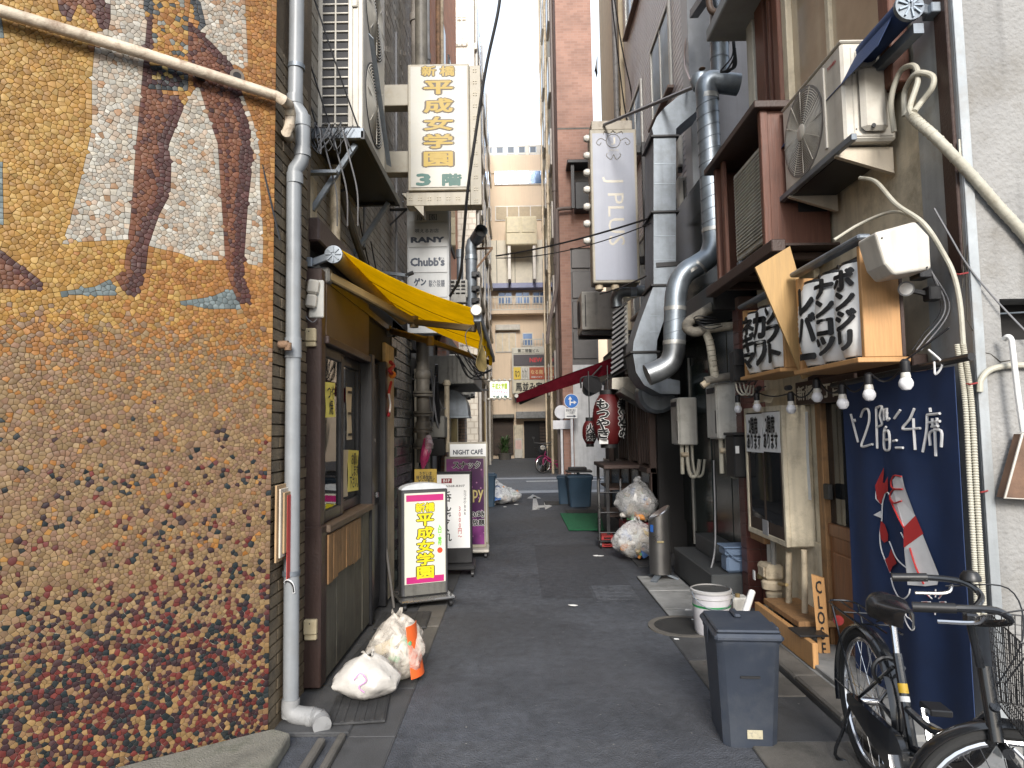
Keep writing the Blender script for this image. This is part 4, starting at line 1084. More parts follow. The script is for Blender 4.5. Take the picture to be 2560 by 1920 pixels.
YS2 = 6.75
x0, x1, z0, z1 = rect(1018, 1122, 500, 775, YS2)
sg = thing('directory_sign', 'narrow grey tenant directory sign reading RANY and Chubb\'s', 'sign', ((x0 + x1) / 2, YS2, z0))
pan = M('grey white directory panel', (.37, .38, .39), .4, var=.06, bump=.02, streak=.15)
navy_ink = M('navy lettering', (.02, .03, .055), .5, bump=0)
part('box', B().box(x0, x1, YS2, YS2 + .16, z0 - .25, z1, .006), M('grey sign box', (.34, .35, .36), .5), sg)
rowsY = [(500, 556), (558, 619), (621, 683), (685, 745), (747, 800)]
for i, (a_, c_) in enumerate(rowsY):
    r = rect(1022, 1118, a_, c_, YS2)
    part('panel', B().box(r[0], r[1], YS2 - .008, YS2 + .005, r[2] + .003, r[3] - .003, .002), pan, sg)
def on(parent, txt, px0, px1, py0, py1, y, mat, bold=.0, dy=.0095):
    a = rect(px0, px1, py0, py1, y)
    return letter(parent, txt, ((a[0] + a[1]) / 2, y - dy, (a[2] + a[3]) / 2), (1, 0, 0), (0, 0, 1), a[1] - a[0], a[3] - a[2], mat, bold)
on(sg, '整体エステ', 1030, 1110, 508, 530, YS2, navy_ink, .03); on(sg, '康 園', 1042, 1092, 535, 552, YS2, navy_ink, .0)
on(sg, '唄えるお店', 1038, 1097, 572, 583, YS2, navy_ink, .01); on(sg, 'RANY', 1027, 1111, 592, 608, YS2, navy_ink, .06)
on(sg, "Chubb's", 1026, 1112, 643, 667, YS2, navy_ink, .05); on(sg, 'チャブス', 1088, 1111, 644, 650, YS2, navy_ink, .02)
on(sg, 'ゲン', 1035, 1066, 695, 716, YS2, navy_ink, .06); on(sg, '飲み放題\n歌い放題', 1072, 1112, 700, 718, YS2, navy_ink, .01)
bz = aY(985, 518, YS2).z
part('bracket', B().bar((XT, YS2 + .08, bz), (x0, YS2 + .08, bz), .025).bar((XT, YS2 + .08, bz - .18), (x0 - .02, YS2 + .08, bz), .015), dark_metal, sg)

# ---- big grey-brown soil pipe with flanges
bp_ = thing('soil_pipe', 'thick grey brown soil pipe with bolted flanges on the left wall', 'pipe', (-1.08, 7.45, 0))
pm = M('grey brown pipe paint', (.16, .145, .12), .5, var=.25, vs=6, bump=.15, dirt=((.05, .045, .04), .6, 7), streak=.3)
cx, cy = -1.08, 7.45
part('pipe', B().cyl((cx, cy, 1.15), (cx, cy, 6.9), .075, n=18), pm, bp_)
part('lower_pipe', B().cyl((cx, cy, 0), (cx, cy, 1.15), .05, n=16), stainless, bp_)
for py in (985, 1035, 1075, 1115):
    z = aY(1050, py, cy).z
    f_ = part('flange', B().lathe([(.075, -.03), (.115, -.03), (.115, -.005), (.09, 0), (.115, .005), (.115, .03), (.075, .03)], (cx, cy, z), 20), pm, bp_)
for z0_, z1_ in ((1.3, 1.42), (1.5, 1.62), (2.1, 2.2)):
    part('coupling', B().lathe([(.076, z0_), (.09, z0_ + .02), (.09, z1_ - .02), (.076, z1_)], (cx, cy, 0), 18), pm, bp_)
# upper twin pipes and rusty risers at the building edge
for x, y, r, za, zb_, mt, lb in ((-1.2, 7.9, .075, 4.6, 8.5, M('sooty riser', (.3, .27, .24), .6, var=.4, vs=2, dirt=((.03, .03, .03), .8, 1.2)), 'sooty grey riser pipe above the projecting sign'),
                                 (-1.13, 8.25, .05, 4.3, 8.5, grey_pvc, 'thin grey riser pipe beside the sooty one'), (-1.2, 10.2, .04, 4.5, 9.5, rust, 'thin rusty riser pipe on the orange wall'), (-1.22, 10.9, .035, 3.2, 9.5, pipe_cream, 'slim cream riser pipe on the orange wall')):
    solo('riser_pipe', B().cyl((x, y, za), (x, y, zb_), r, n=14).cyl((x, y, za + .8), (x, y, za + .95), r * 1.2, n=14).cyl((x, y, za + 2.1), (x, y, za + 2.2), r * 1.2, n=14), mt, lb, 'pipe')
solo('wall_conduit', B().tube([(-1.3, 5.5, 3.1), (-1.3, 5.5, 5.5)], .012, 8).tube([(-1.3, 7.0, 2.7), (-1.3, 7.0, 6)], .012, 8), cable_grey, 'pair of thin grey conduits running up the tiled wall', 'conduit')
vp = thing('vent_riser', 'beige drain pipe rising through the rack against the tiled wall', 'pipe', (-1.28, 4.45, 2.7))
part('pipe', B().cyl((-1.27, 4.5, 2.75), (-1.27, 4.5, 3.4), .035, n=14), pipe_cream, vp)
solo('lagged_pipe', B().tube(spl([(-1.28, 4.7, 3.3), (-1.26, 5.0, 3.05), (-1.27, 5.6, 2.85), (-1.28, 6.3, 2.7)], 8), .03, 8), M('dirty lagging', (.06, .055, .05), .8, var=.4), 'dirty black lagged pipe bundle running down the tiled wall', 'pipe')
rr = random.Random(9)
for k, lb in enumerate(('first loose black wire hanging across the grey tiles', 'second loose wire sagging across the grey tiles', 'third loose wire on the tiles near the bracket', 'fourth loose wire by the directory sign', 'pale wire crossing the tiled wall')):
    a = V((-1.31, 4.3 + .5 * k, 3.6 - .12 * k)); c = a + V((.03, 1.1 + .2 * k, -.55 - .1 * k))
    solo('loose_wire', B().tube(sag(a, c, .12 + .05 * k), .006, 5), cable if k < 4 else cable_grey, lb, 'wire')
so_ = thing('stay_arm', 'grey wall arm with insulators holding wires near the directory sign', 'bracket', (-1.2, 6.2, 2.95))
part('arm', B().bar((XT, 6.3, 2.78), (-1.1, 6.3, 2.98), .05, .03).bar((XT, 6.3, 3.08), (-1.05, 6.3, 3.04), .03), galv_dull, so_)
part('insulator', B().cyl((-1.08, 6.3, 3.04), (-1.0, 6.3, 3.07), .02, n=10), cable, so_)

# ---- orange building behind
XO = -1.38
ob = thing('orange_building', 'tall orange brick building with a grimy ground floor on the left', 'building', (XO, 8.62, 0))
orange_br = brick_mat('orange brick facing', (.62, .26, .12), (.55, .2, .08), (.45, .25, .16), .22, .065, .006, .6, .25)
part('wall', B().box(-7, XO, 8.62, 15.5, 3.3, 15), orange_br, ob)
part('ground_floor', B().box(-7, XO - .05, 8.62, 15.5, -.02, 3.3), grime_metal, ob)
part('string_course', B().box(XO - .02, XO + .06, 8.62, 15.5, 3.2, 3.4, .01), concrete, ob)
for i, (y0, y1) in enumerate(((8.9, 10.0), (10.4, 11.4), (12.0, 13.2), (13.7, 15.0))):
    d = part('door', B().box(XO - .05, XO - .01, y0, y1, .05, 2.3, .006), [black_wood, brown_paint, dark_metal, grime_metal][i], ob)
    part('door_frame', B().box(XO - .02, XO + .03, y0 - .06, y0, 0, 2.36, .004).box(XO - .02, XO + .03, y1, y1 + .06, 0, 2.36, .004), [cream_paint, dark_metal, cream_paint, dark_metal][i], d)
for i, (y0, z0_) in enumerate(((11.6, 5.4), (13.4, 5.4), (11.6, 8.2), (13.4, 8.2))):
    w = part('window', B().box(XO - .02, XO + .04, y0, y0 + 1.1, z0_, z0_ + 1.4, .01), dark_metal, ob)
    part('pane', B().box(XO + .03, XO + .044, y0 + .06, y0 + 1.04, z0_ + .06, z0_ + 1.34), dark_glass, w)
# brick pier behind the signs
pr = thing('brick_pier', 'red brown brick pier on the left behind the NIGHT CAFÉ sign', 'pier', (-1.3, 11.4, 0))
part('pier', B().box(-1.4, -1.24, 11.45, 11.95, 0, 3.2), brick_mat('red brick pier', (.2, .09, .06), (.14, .06, .045), (.12, .1, .09), .22, .07, .008, .7, .4), pr)
pr = thing('brick_pier', 'brown brick pier on the left near the street corner', 'pier', (-1.3, 14.9, 0))
part('pier', B().box(-1.42, -1.2, 14.9, 15.5, 0, 3.2), brick_mat('brown tile pier', (.25, .17, .12), (.18, .12, .09), (.1, .09, .08), .22, .07, .008, .6, .3), pr)
# extractor hood, boxes, ducts
hd = thing('extractor_hood', 'grey rounded sheet metal wall vent hood behind the snack sign', 'vent hood', (-1.0, 9.4, 1.75))
YH = 9.5
a = aY(1112, 1040, YH); c = aY(1170, 975, YH)
prof = [(a.x, YH, a.z), (a.x, YH, c.z)]
for k in range(8):
    t = k / 7 * math.pi / 2
    prof.append((a.x + (c.x - a.x) * (.35 + .65 * math.sin(t)), YH, a.z + (c.z - a.z) * (.1 + .9 * math.cos(t))))
part('hood', B().prism([(c.x, YH, a.z)] + prof[:1] + prof[1:], (0, .55, 0)), galv_dull, hd)
part('back', B().box(XO - .05, a.x + .004, YH + .02, YH + .5, a.z - .05, c.z, .004), grime_metal, hd)
part('rim', B().box(a.x, c.x + .012, YH - .012, YH + .56, a.z - .03, a.z - .003, .004), galv, hd)
rd = thing('roof_duct', 'grimy ribbed sheet metal duct box hanging over the left doors', 'duct', (-1.0, 9, 2.2))
x0, x1, z0, z1 = rect(1120, 1185, 905, 960, 9.0)
part('box', B().box(XO, x1, 9.0, 11.0, z0, z1 + .1, .01), grime_metal, rd)
for k in range(6): part('rib', B().box(x0 + (x1 - x0) * k / 6, x0 + (x1 - x0) * k / 6 + .012, 8.985, 8.998, z0, z1 + .1, .002), grime_metal, rd)
dk = thing('exhaust_duct', 'grey exhaust duct rising to a bent open end above the yellow awning', 'duct', (-.95, 9.0, 2.5))
YK = 9.6
p = lambda px, py: aY(px, py, YK)
part('duct', B().tube([p(1178, 830), p(1178, 640), p(1177, 620), p(1180, 606), p(1190, 599), p(1200, 594)], .085, 16, cap=False), galv_dull, dk)
part('outlet', B().tube([p(1188, 600), p(1190, 599) + V((.02, -.1, 0)), p(1190, 594) + V((.1, -.35, 0))], .095, 18, cap=False), galv_dull, dk)
part('collar', B().cyl(p(1178, 650), p(1178, 640), .095, n=16), galv, dk)
part('outlet_dark', B().cyl(p(1190, 597) + V((.06, -.2, 0)), p(1190, 596) + V((.07, -.22, 0)), .08, n=16), dark_int, dk)
part('side_duct', B().cyl(p(1150, 800), p(1150, 640), .05, n=14).cyl(p(1150, 645), p(1150, 625), .062, n=14), galv_dull, dk)
part('bracket', B().bar(p(1188, 622), p(1232, 620), .03, .03).bar(p(1190, 672), p(1230, 622), .025), rust, dk)
for py in (690, 725, 755):
    part('wall_clamp', B().box(p(1180, py).x, p(1200, py).x, YK - .12, YK - .05, p(1180, py).z - .04, p(1180, py).z + .04, .006).cyl(p(1195, py) + V((0, -.16, 0)), p(1195, py), .02, n=8), dark_metal, dk)
gr_ = thing('wall_grille_box', 'beige vent grille and small box fixed by the exhaust duct', 'vent', p(1150, 760))
c = p(1150, 712)
part('box', B().box(c.x - .14, c.x + .1, YK - .15, YK, c.z - .3, c.z - .1, .01), ac_grey, gr_)
for k in range(4):
    for j in range(3): part('slot', B().box(c.x - .13 + .08 * j, c.x - .07 + .08 * j, YK - .15, YK - .1, c.z + .005 - .06 * k, c.z + .03 - .06 * k), ac_dark, gr_)
part('grille', B().box(c.x - .15, c.x + .12, YK - .13, YK - .02, c.z - .22, c.z + .05, .01), ac_grey, gr_)
# thin cream vent pipe in front
solo('vent_pipe', B().cyl(aY(1118, 1130, 8.6), aY(1117, 965, 8.6), .035, n=12).lathe([(.035, 0), (.05, .01), (.05, .05), (.03, .08)], aY(1117, 965, 8.6), 12), pipe_cream, 'slim cream vent pipe with a round cap behind the standing signs', 'pipe')
db = thing('meter_box', 'dented grey meter box on the left wall behind the gold placard', 'box', aY(1085, 1130, 8.2))
x0, x1, z0, z1 = rect(1072, 1112, 1040, 1095, 8.2)
part('box', B().box(x0 - .08, x1, 8.2, 8.5, z0, z1, .012), grime_metal, db)
x0, x1, z0, z1 = rect(1072, 1108, 1097, 1140, 8.2)
part('recess', B().box(x0 - .08, x1, 8.2, 8.5, z0, z1, .006), dark_int, db)
cb2 = thing('cable_bunch', 'bunch of grey and black cables drooping along the left wall', 'cables', (-1.15, 8.0, 1.9))
rr = random.Random(3)
for k in range(12):
    a = aY(1065 + rr.uniform(-5, 30), 940 + rr.uniform(-30, 20), 7.9); c = aY(1075 + rr.uniform(0, 40), 1050 + rr.uniform(-40, 40), 8.3)
    part('cable', B().tube(sag(a, c, rr.uniform(.05, .25)), rr.choice((.008, .012, .02)), 6), rr.choice((cable_grey, cable, cable_grey)), cb2)
for k in range(9):
    a = aY(1150 + rr.uniform(-20, 20), 880 + rr.uniform(-10, 10), 6.5); c = aY(1215 + rr.uniform(-10, 15), 930 + rr.uniform(-20, 20), 6.9)
    part('cable', B().tube(spl([a, (a + c) / 2 + V((rr.uniform(-.05, .05), 0, -rr.uniform(.05, .22))), c], 8), .006, 5), cable, cb2)
for (ya, yb, z0_, z1_, x, mt, lb, nm, ct) in ((12.6, 13.4, 2.2, 3.0, -.95, ac_grey, 'small grey condenser high on the left wall near the street', 'outdoor_unit', 'air conditioner'), (14.0, 14.8, 2.3, 2.9, -.95, ac_grey, 'second grey condenser on the left wall near the street corner', 'outdoor_unit', 'air conditioner')):
    t = thing(nm, lb, ct, (x, ya, z0_))
    part('casing', B().box(XO, x, ya, yb, z0_, z1_, .015), mt, t)
    part('fan', B().lathe([(.2, 0), (.22, .01), (.2, .016), (.02, .012)], T=Matrix.Translation((x, (ya + yb) / 2, (z0_ + z1_) / 2)) @ Euler((0, R_(90), 0)).to_matrix().to_4x4(), n=20), ac_dark, t)
    for y in (ya + .05, yb - .09): part('bracket', B().box(XO, x, y, y + .04, z0_ - .06, z0_ - .005), dark_metal, t)
tr_ = thing('trim_fascia', 'dark projecting fascia over the left doorways near the street', 'canopy', (-1.1, 11, 2.5))
part('fascia', B().box(XO, -1.02, 11.2, 15.4, 2.35, 2.6, .01), dark_metal, tr_)
cp = thing('corner_post', 'cream painted strip on the left wall near the street', 'post', (-1.25, 13.5, 0))
part('strip', B().box(XO, -1.24, 13.4, 13.65, 0, 2.3, .006), M('yellowed strip', (.5, .4, .2), .6), cp)
# small lit sign with bulbs
YG = 13.6
x0, x1, z0, z1 = rect(1222, 1275, 950, 998, YG)
ls = thing('lit_sign', 'small lit square sign with bulbs and green and pink characters', 'sign', ((x0 + x1) / 2, YG, z0))
lit_white = M('lit sign panel', (.75, .74, .68), .4, var=.03, bump=0, emis=.55)
part('box', B().box(x0, x1, YG, YG + .12, z0, z1, .01), frame_cream, ls)
part('panel', B().box(x0 + .03, x1 - .03, YG - .008, YG + .01, z0 + .03, z1 - .03), lit_white, ls)
on(ls, '平成女学園', 1230, 1268, 957, 974, YG, M('lime lettering', (.35, .5, .02), .5), .05); on(ls, 'フワフワちゃん', 1229, 1269, 977, 984, YG, M('magenta lettering', (.5, .02, .2), .5), .05); on(ls, '平成 3 階', 1231, 1268, 988, 995, YG, s_green, .05)
for k in range(5):
    for zz in (z0, z1):
        part('bulb', B().lathe([(.005, -.03), (.03, -.015), (.035, 0), (.02, .025), (.003, .03)], (x0 + (x1 - x0) * k / 4, YG - .02, zz), 10), ac_white, ls)
part('arm', B().bar((XO, YG + .06, (z0 + z1) / 2), (x0, YG + .06, (z0 + z1) / 2), .04), dark_metal, ls)
# ================================================================== RIGHT SIDE: corner restaurant building
stucco = M('white stucco', (.27, .265, .255), .9, var=.14, vs=3, bump=1.0, bs=42, dirt=((.17, .155, .13), .6, 2.6), streak=.4)
XR, YR = 2.1, 2.95
red_wood = M('red brown painted wood', (.125, .05, .032), .55, var=.25, bump=.25, grain=2, dirt=((.07, .03, .02), .5, 5))
dark_wood = M('dark stained beam', (.05, .028, .022), .55, var=.35, bump=.25, dirt=((.02, .013, .01), .5, 5))
pine = M('new pine board', (.46, .25, .1), .55, var=.16, bump=.15, grain=2)
ply = M('plywood', (.4, .25, .1), .6, var=.14, bump=.12, grain=2)
oak_door = M('varnished door wood', (.2, .085, .035), .4, var=.35, bump=.2, grain=2)
rb = thing('restaurant_building', 'corner restaurant building with a rough white stucco end wall', 'building', (XR, YR, 0))
ha, hc = aY(2505, 850, YR), aY(2640, 745, YR)
part('core', B().box(XR + .02, 9, YR + .2, 5.5, -.02, 11), cream_paint, rb)
part('stucco_left', B().box(XR, ha.x, YR, YR + .2, -.02, 11), stucco, rb)
part('stucco_below', B().box(ha.x, 9, YR, YR + .2, -.02, ha.z), stucco, rb)
part('stucco_above', B().box(ha.x, 9, YR, YR + .2, hc.z, 11), stucco, rb)
part('stucco_right', B().box(hc.x, 9, YR, YR + .2, ha.z, hc.z), stucco, rb)
part('hole_back', B().box(ha.x, hc.x, YR + .16, YR + .199, ha.z, hc.z), dark_int, rb)
part('hole_bar', B().cyl((ha.x + .005, YR + .06, ha.z + .13), (hc.x, YR + .06, ha.z + .14), .004, n=6), galv, rb)
part('corner_bead', B().box(XR - .015, XR + .03, YR - .012, YR - .002, 0, 11, .002).box(XR - .015, XR - .002, YR - .002, YR + .3, 0, 11, .002), M('white metal bead', (.36, .38, .39), .4, .3, var=.15, bump=.1, dirt=((.25, .23, .2), .5, 6), streak=.3), rb)
# cracks in the stucco
for k, pts_ in enumerate((((2416, 500), (2420, 600), (2416, 700), (2421, 800), (2438, 840)), ((2412, 350), (2418, 420), (2414, 500)), ((2436, 860), (2455, 880), (2480, 885), (2500, 905), (2530, 900)), ((2402, 560), (2408, 640), (2404, 720)))):
    part('crack', B().tube([aY(x + random.uniform(-4, 4), y, YR - .0005) for x, y in pts_], [random.uniform(.001, .004) for _ in pts_], 5), M('crack shadow', (.05, .045, .035), .9), rb)
part('peeled_patch', B().prism([aY(x, y, YR - .001) for x, y in ((2396, 348), (2412, 350), (2414, 390), (2406, 430), (2398, 400))], (0, -.002, 0)), M('bare render', (.55, .52, .44), .9, bump=.5), rb)
part('white_post', B().box(XR - .06, XR + .02, 5.28, 5.42, 2.5, 9, .006), M('white post', (.55, .53, .46), .6, streak=.4), rb)
part('brown_post', B().box(XR - .07, XR + .02, 5.02, 5.2, 3.0, 9, .006).box(XR - .09, XR + .02, 4.85, 4.9, 3.5, 9, .004), red_wood, rb)
part('pane_strip', B().box(XR - .04, XR + .02, 4.9, 5.02, 3.5, 9), M('glass strip', (.3, .38, .4), .2), rb)
uw = part('upper_window', B().box(XR - .1, XR, 3.3, 3.4, 3.3, 5.2, .006).box(XR - .1, XR, 4.68, 4.78, 3.3, 5.2, .006).box(XR - .1, XR, 3.4, 4.68, 3.3, 3.42, .006).box(XR - .1, XR, 3.4, 4.68, 4.9, 5.0, .006), red_wood, rb)
part('inner_frame', B().box(XR - .07, XR, 3.4, 3.45, 3.42, 4.9, .004).box(XR - .07, XR, 4.6, 4.68, 3.42, 4.9, .004).box(XR - .07, XR, 3.45, 4.6, 4.84, 4.9, .004).box(XR - .05, XR, 4.02, 4.07, 3.42, 4.84, .004), cream_paint, uw)
bg_ = M('beige backed pane', (.42, .34, .24), .12, var=.25, vs=1.5, bump=0, coat=.6)
for y0, y1 in ((3.45, 4.02), (4.07, 4.6)): part('pane', B().box(XR - .025, XR - .015, y0, y1, 3.42, 4.84), bg_, uw)
part('eave', B().box(1.75, 2.3, 4.6, 5.6, 4.95, 5.06, .01), M('grey soffit', (.32, .33, .34), .7), rb)
# back wall strip under the units
part('brown_band', B().box(XR - .03, XR + .01, 2.97, 3.06, 2.2, 5, .004), dark_wood, rb)

# ---- near condenser
ac = thing('wall_condenser', 'near cream condenser with its fan grille, bolted on a bracket over the lanterns', 'air conditioner', (1.95, 3.8, 3.1))
n_ = aX(2122, 105, 1.82); m_ = aX(2147, 351, 1.82)
AY0 = 3.42; AX0 = 1.8; AX1 = 2.08; AZ0 = aY(2147, 351, AY0).z; AZ1 = aY(2122, 105, AY0).z; AY1 = AY0 + .78
part('casing', B().box(AX0, AX1, AY0, AY1, AZ0, AZ1, .014), ac_white, ac)
part('side_panel', B().box(AX0 + .05, AX1 - .02, AY0 - .006, AY0 + .01, AZ0 + .02, AZ1 - .03, .004), ac_white, ac)
cv = part('valve_cover', B().box(AX0 + .075, AX1 - .06, AY0 - .05, AY0 - .006, AZ0 + .04, AZ1 - .16, .025), ac_white, ac)
part('grip', B().box(AX0 + .07, AX1 - .1, AY0 - .016, AY0 - .006, AZ1 - .15, AZ1 - .06, .006), ac_white, cv)
part('cover_knob', B().cyl((AX0 + .13, AY0 - .052, AZ0 + .06), (AX0 + .13, AY0 - .045, AZ0 + .06), .012, n=10), ac_dark, cv)
for zc, xc in ((AZ0 + .06, AX0 + .06), (AZ1 - .18, AX0 + .065), (AZ1 - .18, AX1 - .05)):
    part('screw', B().cyl((xc, AY0 - .009, zc), (xc, AY0, zc), .004, n=8), iron, ac)
FYc, FZc = AY0 + .49, (AZ0 + AZ1) / 2 - .0
b = B()
for k in range(17):
    r = .035 + .0135 * k
    b.tube([(AX0 - .012 + .009 * (k / 16) ** 2, FYc + r * math.cos(a * math.pi / 15), FZc + r * math.sin(a * math.pi / 15)) for a in range(30)], .0022, 4, closed=True)
for k in range(6):
    a = k * math.pi / 6; b.bar((AX0 - .01, FYc - .26 * math.cos(a), FZc - .26 * math.sin(a)), (AX0 - .01, FYc + .26 * math.cos(a), FZc + .26 * math.sin(a)), .003)
part('fan_guard', b, ac_white, ac)
part('fan_plate', B().lathe([(.27, 0), (.27, .004), (.02, .004)], T=Matrix.Translation((AX0, FYc, FZc)) @ Euler((0, R_(-90), 0)).to_matrix().to_4x4(), n=30), M('condenser fan shade', (.16, .15, .14), .5), ac)
part('fan_hub', B().lathe([(.05, 0), (.05, .012), (.03, .018)], T=Matrix.Translation((AX0 - .004, FYc, FZc)) @ Euler((0, R_(-90), 0)).to_matrix().to_4x4(), n=20), ac_white, ac)
part('front_rim', B().box(AX0 - .012, AX0, AY0 + .18, AY0 + .21, AZ0 + .04, AZ1 - .04, .004), ac_white, ac)
letter(ac, 'TOSHIBA', (AX0 - .003, AY0 + .1, AZ1 - .075), (0, -1, 0), (0, 0, 1), .1, .02, ink_red, .01)
part('top_lid', B().box(AX0 - .006, AX1 + .004, AY0 - .006, AY1 + .006, AZ1 - .004, AZ1 + .012, .006), ac_white, ac)
bk = thing('condenser_bracket', 'cream triangular wall bracket carrying the near condenser', 'bracket', (1.95, 3.6, 2.9))
for y in (AY0 + .06, AY1 - .1):
    part('arm', B().prism([(AX0 - .02, y, AZ0 - .012), (XR - .01, y, AZ0 - .012), (XR - .01, y, AZ0 - .16), (AX0 - .02, y, AZ0 - .06)], (0, .03, 0)), M('cream bracket', (.55, .48, .38), .5, var=.1, streak=.3), bk)
part('front_rail', B().box(AX0 - .03, AX0 + .0, AY0 - .12, AY1 + .1, AZ0 - .05, AZ0 - .014, .003), galv_dull, bk)
part('drip_tray', B().box(AX0, AX1, AY0 + .1, AY1 + .05, AZ0 - .055, AZ0 - .05), dark_metal, bk)
ho = thing('lagged_hose', 'cream lagged refrigerant hose looping from the near condenser down across the stucco', 'hose', (2.2, 2.9, 2.8))
H = lambda px, py, y=2.9: aY(px, py, y)
hp_ = [H(2235, 330, 3.32), H(2228, 250, 3.3), H(2250, 180, 3.25), H(2285, 165, 3.15), H(2295, 200, 3.1), H(2275, 265, 3.1), H(2280, 290, 3.05)]
part('loop', B().tube(spl(hp_, 8), .014, 10), hose_beige, ho)
hp2 = [H(2262, 290, 3.2), H(2262, 230, 3.2), H(2290, 185, 3.1), H(2330, 190, 3.05), H(2330, 220, 3.05), H(2300, 260, 3.1), H(2285, 280, 3.05)]
part('loop', B().tube(spl(hp2, 8), .014, 10), hose_beige, ho)
part('trunk', B().tube(spl([H(2275, 285, 3.1), H(2300, 310, 3.0), H(2345, 350, 2.92), H(2430, 440, 2.92), H(2500, 520, 2.92), H(2580, 610, 2.92), H(2900, 1000, 2.92)], 8), .024, 12), hose_beige, ho)
trk = spl([H(2275, 285, 3.1), H(2300, 310, 3.0), H(2345, 350, 2.92), H(2430, 440, 2.92), H(2500, 520, 2.92), H(2580, 610, 2.92), H(2900, 1000, 2.92)], 8)
for i in range(4, len(trk) - 2, 2):
    part('tape_wrap', B().tube([trk[i], trk[i].lerp(trk[i + 1], .35)], .0258, 12), hose_beige, ho)
dh = thing('drain_hose', 'two beige drain hoses running from the condenser down the corner of the stucco', 'hose', (2.08, 2.9, 1.0))
h1 = [H(2150, 445, 3.5), H(2190, 455, 3.3), H(2240, 510, 3.1), H(2310, 560, 2.93), H(2362, 640, 2.93), H(2385, 690, 2.92), H(2400, 760, 2.92), H(2408, 860, 2.92)]
part('hose', B().tube(spl(h1, 8), .011, 8), hose_beige, dh)
h2 = [H(2408, 860, 2.92), H(2428, 1000, 2.92), H(2440, 1200, 2.92), H(2452, 1400, 2.92), H(2460, 1540, 2.92)]
part('corrugated_hose', B().tube([V(q) + V((0, 0, 0)) for q in spl(h2, 60)], [.0135 if i % 2 else .0105 for i in range(241)], 10), hose_beige, dh)
h3 = [q + V((-.026, .004, 0)) for q in h2]
part('corrugated_hose', B().tube(spl(h3, 60), [.0125 if i % 2 else .01 for i in range(241)], 10), hose_beige, dh)
part('branch_hose', B().tube(spl([H(2085, 600, 3.3), H(2150, 560, 3.3), H(2230, 530, 3.15), H(2290, 545, 2.98)], 8), .008, 8), hose_beige, dh)
for py in (690, 965, 1235): part('clip', B().tube([H(2385 + (py - 690) * .1, py - 6, 2.93), H(2398 + (py - 690) * .1, py - 4, 2.905), H(2420 + (py - 690) * .09, py - 8, 2.93)], .004, 6), M('red tie', (.25, .03, .03), .5), dh)

# ---- white pipe and scoop on the stucco
wp2 = thing('white_pipe', 'thin white pipe with a bent top hanging on the stucco wall', 'pipe', (2.3, 2.85, 1.2))
part('pipe', B().tube(spl([H(2510, 848, 2.9), H(2520, 842, 2.88), H(2528, 850, 2.87), H(2532, 880, 2.87), H(2545, 990, 2.87), H(2558, 1080, 2.87)], 8), .012, 10), M('white plastic tube', (.65, .65, .64), .35), wp2)
solo('conduit_elbow', B().tube(spl([H(2449, 980, 2.93), H(2452, 950, 2.93), H(2475, 925, 2.93), H(2520, 915, 2.93), H(2600, 912, 2.93)], 8), .014, 10), hose_beige, 'beige conduit curving off the hoses across the stucco', 'conduit')
dp_ = thing('dustpan', 'rusty brown long handled dustpan with a white rim on the stucco wall', 'dustpan', (2.35, 2.85, 1.2))
A_ = [(2512, 1245), (2640, 1252), (2610, 1085), (2556, 1085)]
part('pan', B().prism([aY(x, y, 2.87) for x, y in A_], (0, .05, 0)), M('rusty pan', (.14, .08, .05), .7, var=.4, vs=9), dp_)
part('rim', B().tube([aY(x, y, 2.868) for x, y in A_], .006, 6, closed=True), ac_white, dp_)

solo('wall_wire', B().tube(spl([H(2335, 520, 2.93), H(2375, 590, 2.935), H(2420, 665, 2.935), H(2490, 750, 2.92), H(2580, 845, 2.9)], 8), .004, 6), cable_grey, 'thin grey wire slanting down the stucco to the dark hole', 'wire')
# ---- wooden louvre enclosure
EX0, EY0, EY1, EZ0, EZ1 = 1.66, 4.22, 5.3, 2.62, 3.62
en = thing('timber_enclosure', 'red brown timber box on the wall enclosing a condenser behind the near one', 'enclosure', (1.85, 4.7, 2.6))
part('near_panel', B().box(EX0 + .03, XR, EY0 + .01, EY0 + .03, EZ0 + .08, EZ1, .003), red_wood, en)
part('near_opening', B().box(EX0 + .23, XR - .02, EY0 + .002, EY0 + .009, EZ0 + .3, EZ1 - .25), dark_int, en)
part('far_panel', B().box(EX0 + .03, XR, EY1 - .02, EY1, EZ0 + .08, EZ1, .003), red_wood, en)
for y in (EY0, EY1 - .1): part('corner_post', B().box(EX0, EX0 + .05, y, y + .05, EZ0 + .06, EZ1, .004), red_wood, en)
part('middle_post', B().box(EX0 + .01, EX0 + .04, EY1 - .26, EY1 - .2, EZ0 + .06, EZ1, .004), red_wood, en)
part('roof_board', B().box(EX0 - .05, XR, EY0 - .04, EY1 + .05, EZ1, EZ1 + .05, .005), dark_wood, en)
part('bottom_beam', B().box(EX0 - .04, EX0 + .05, EY0 - .2, EY1 + .15, EZ0 - .02, EZ0 + .06, .006), dark_wood, en)
for k in range(3): part('floor_joist', B().box(EX0 + .05, XR, EY0 + .05 + k * .45, EY0 + .11 + k * .45, EZ0 - .01, EZ0 + .04, .004), dark_wood, en)
part('floor', B().box(EX0 + .05, XR, EY0 - .1, EY1, EZ0 + .045, EZ0 + .06), dark_wood, en)
part('inner_dark', B().box(EX0 + .3, XR - .01, EY0 + .05, EY1 - .03, EZ0 + .07, EZ1 - .01), dark_int, en)
iu = thing('enclosed_unit', 'condenser with a fine slatted grille inside the red brown timber box', 'air conditioner', (1.75, 4.6, 2.75))
part('casing', B().box(EX0 + .07, EX0 + .28, EY0 + .12, EY1 - .32, EZ0 + .16, EZ1 - .15, .01), ac_grey, iu)
z = EZ0 + .2
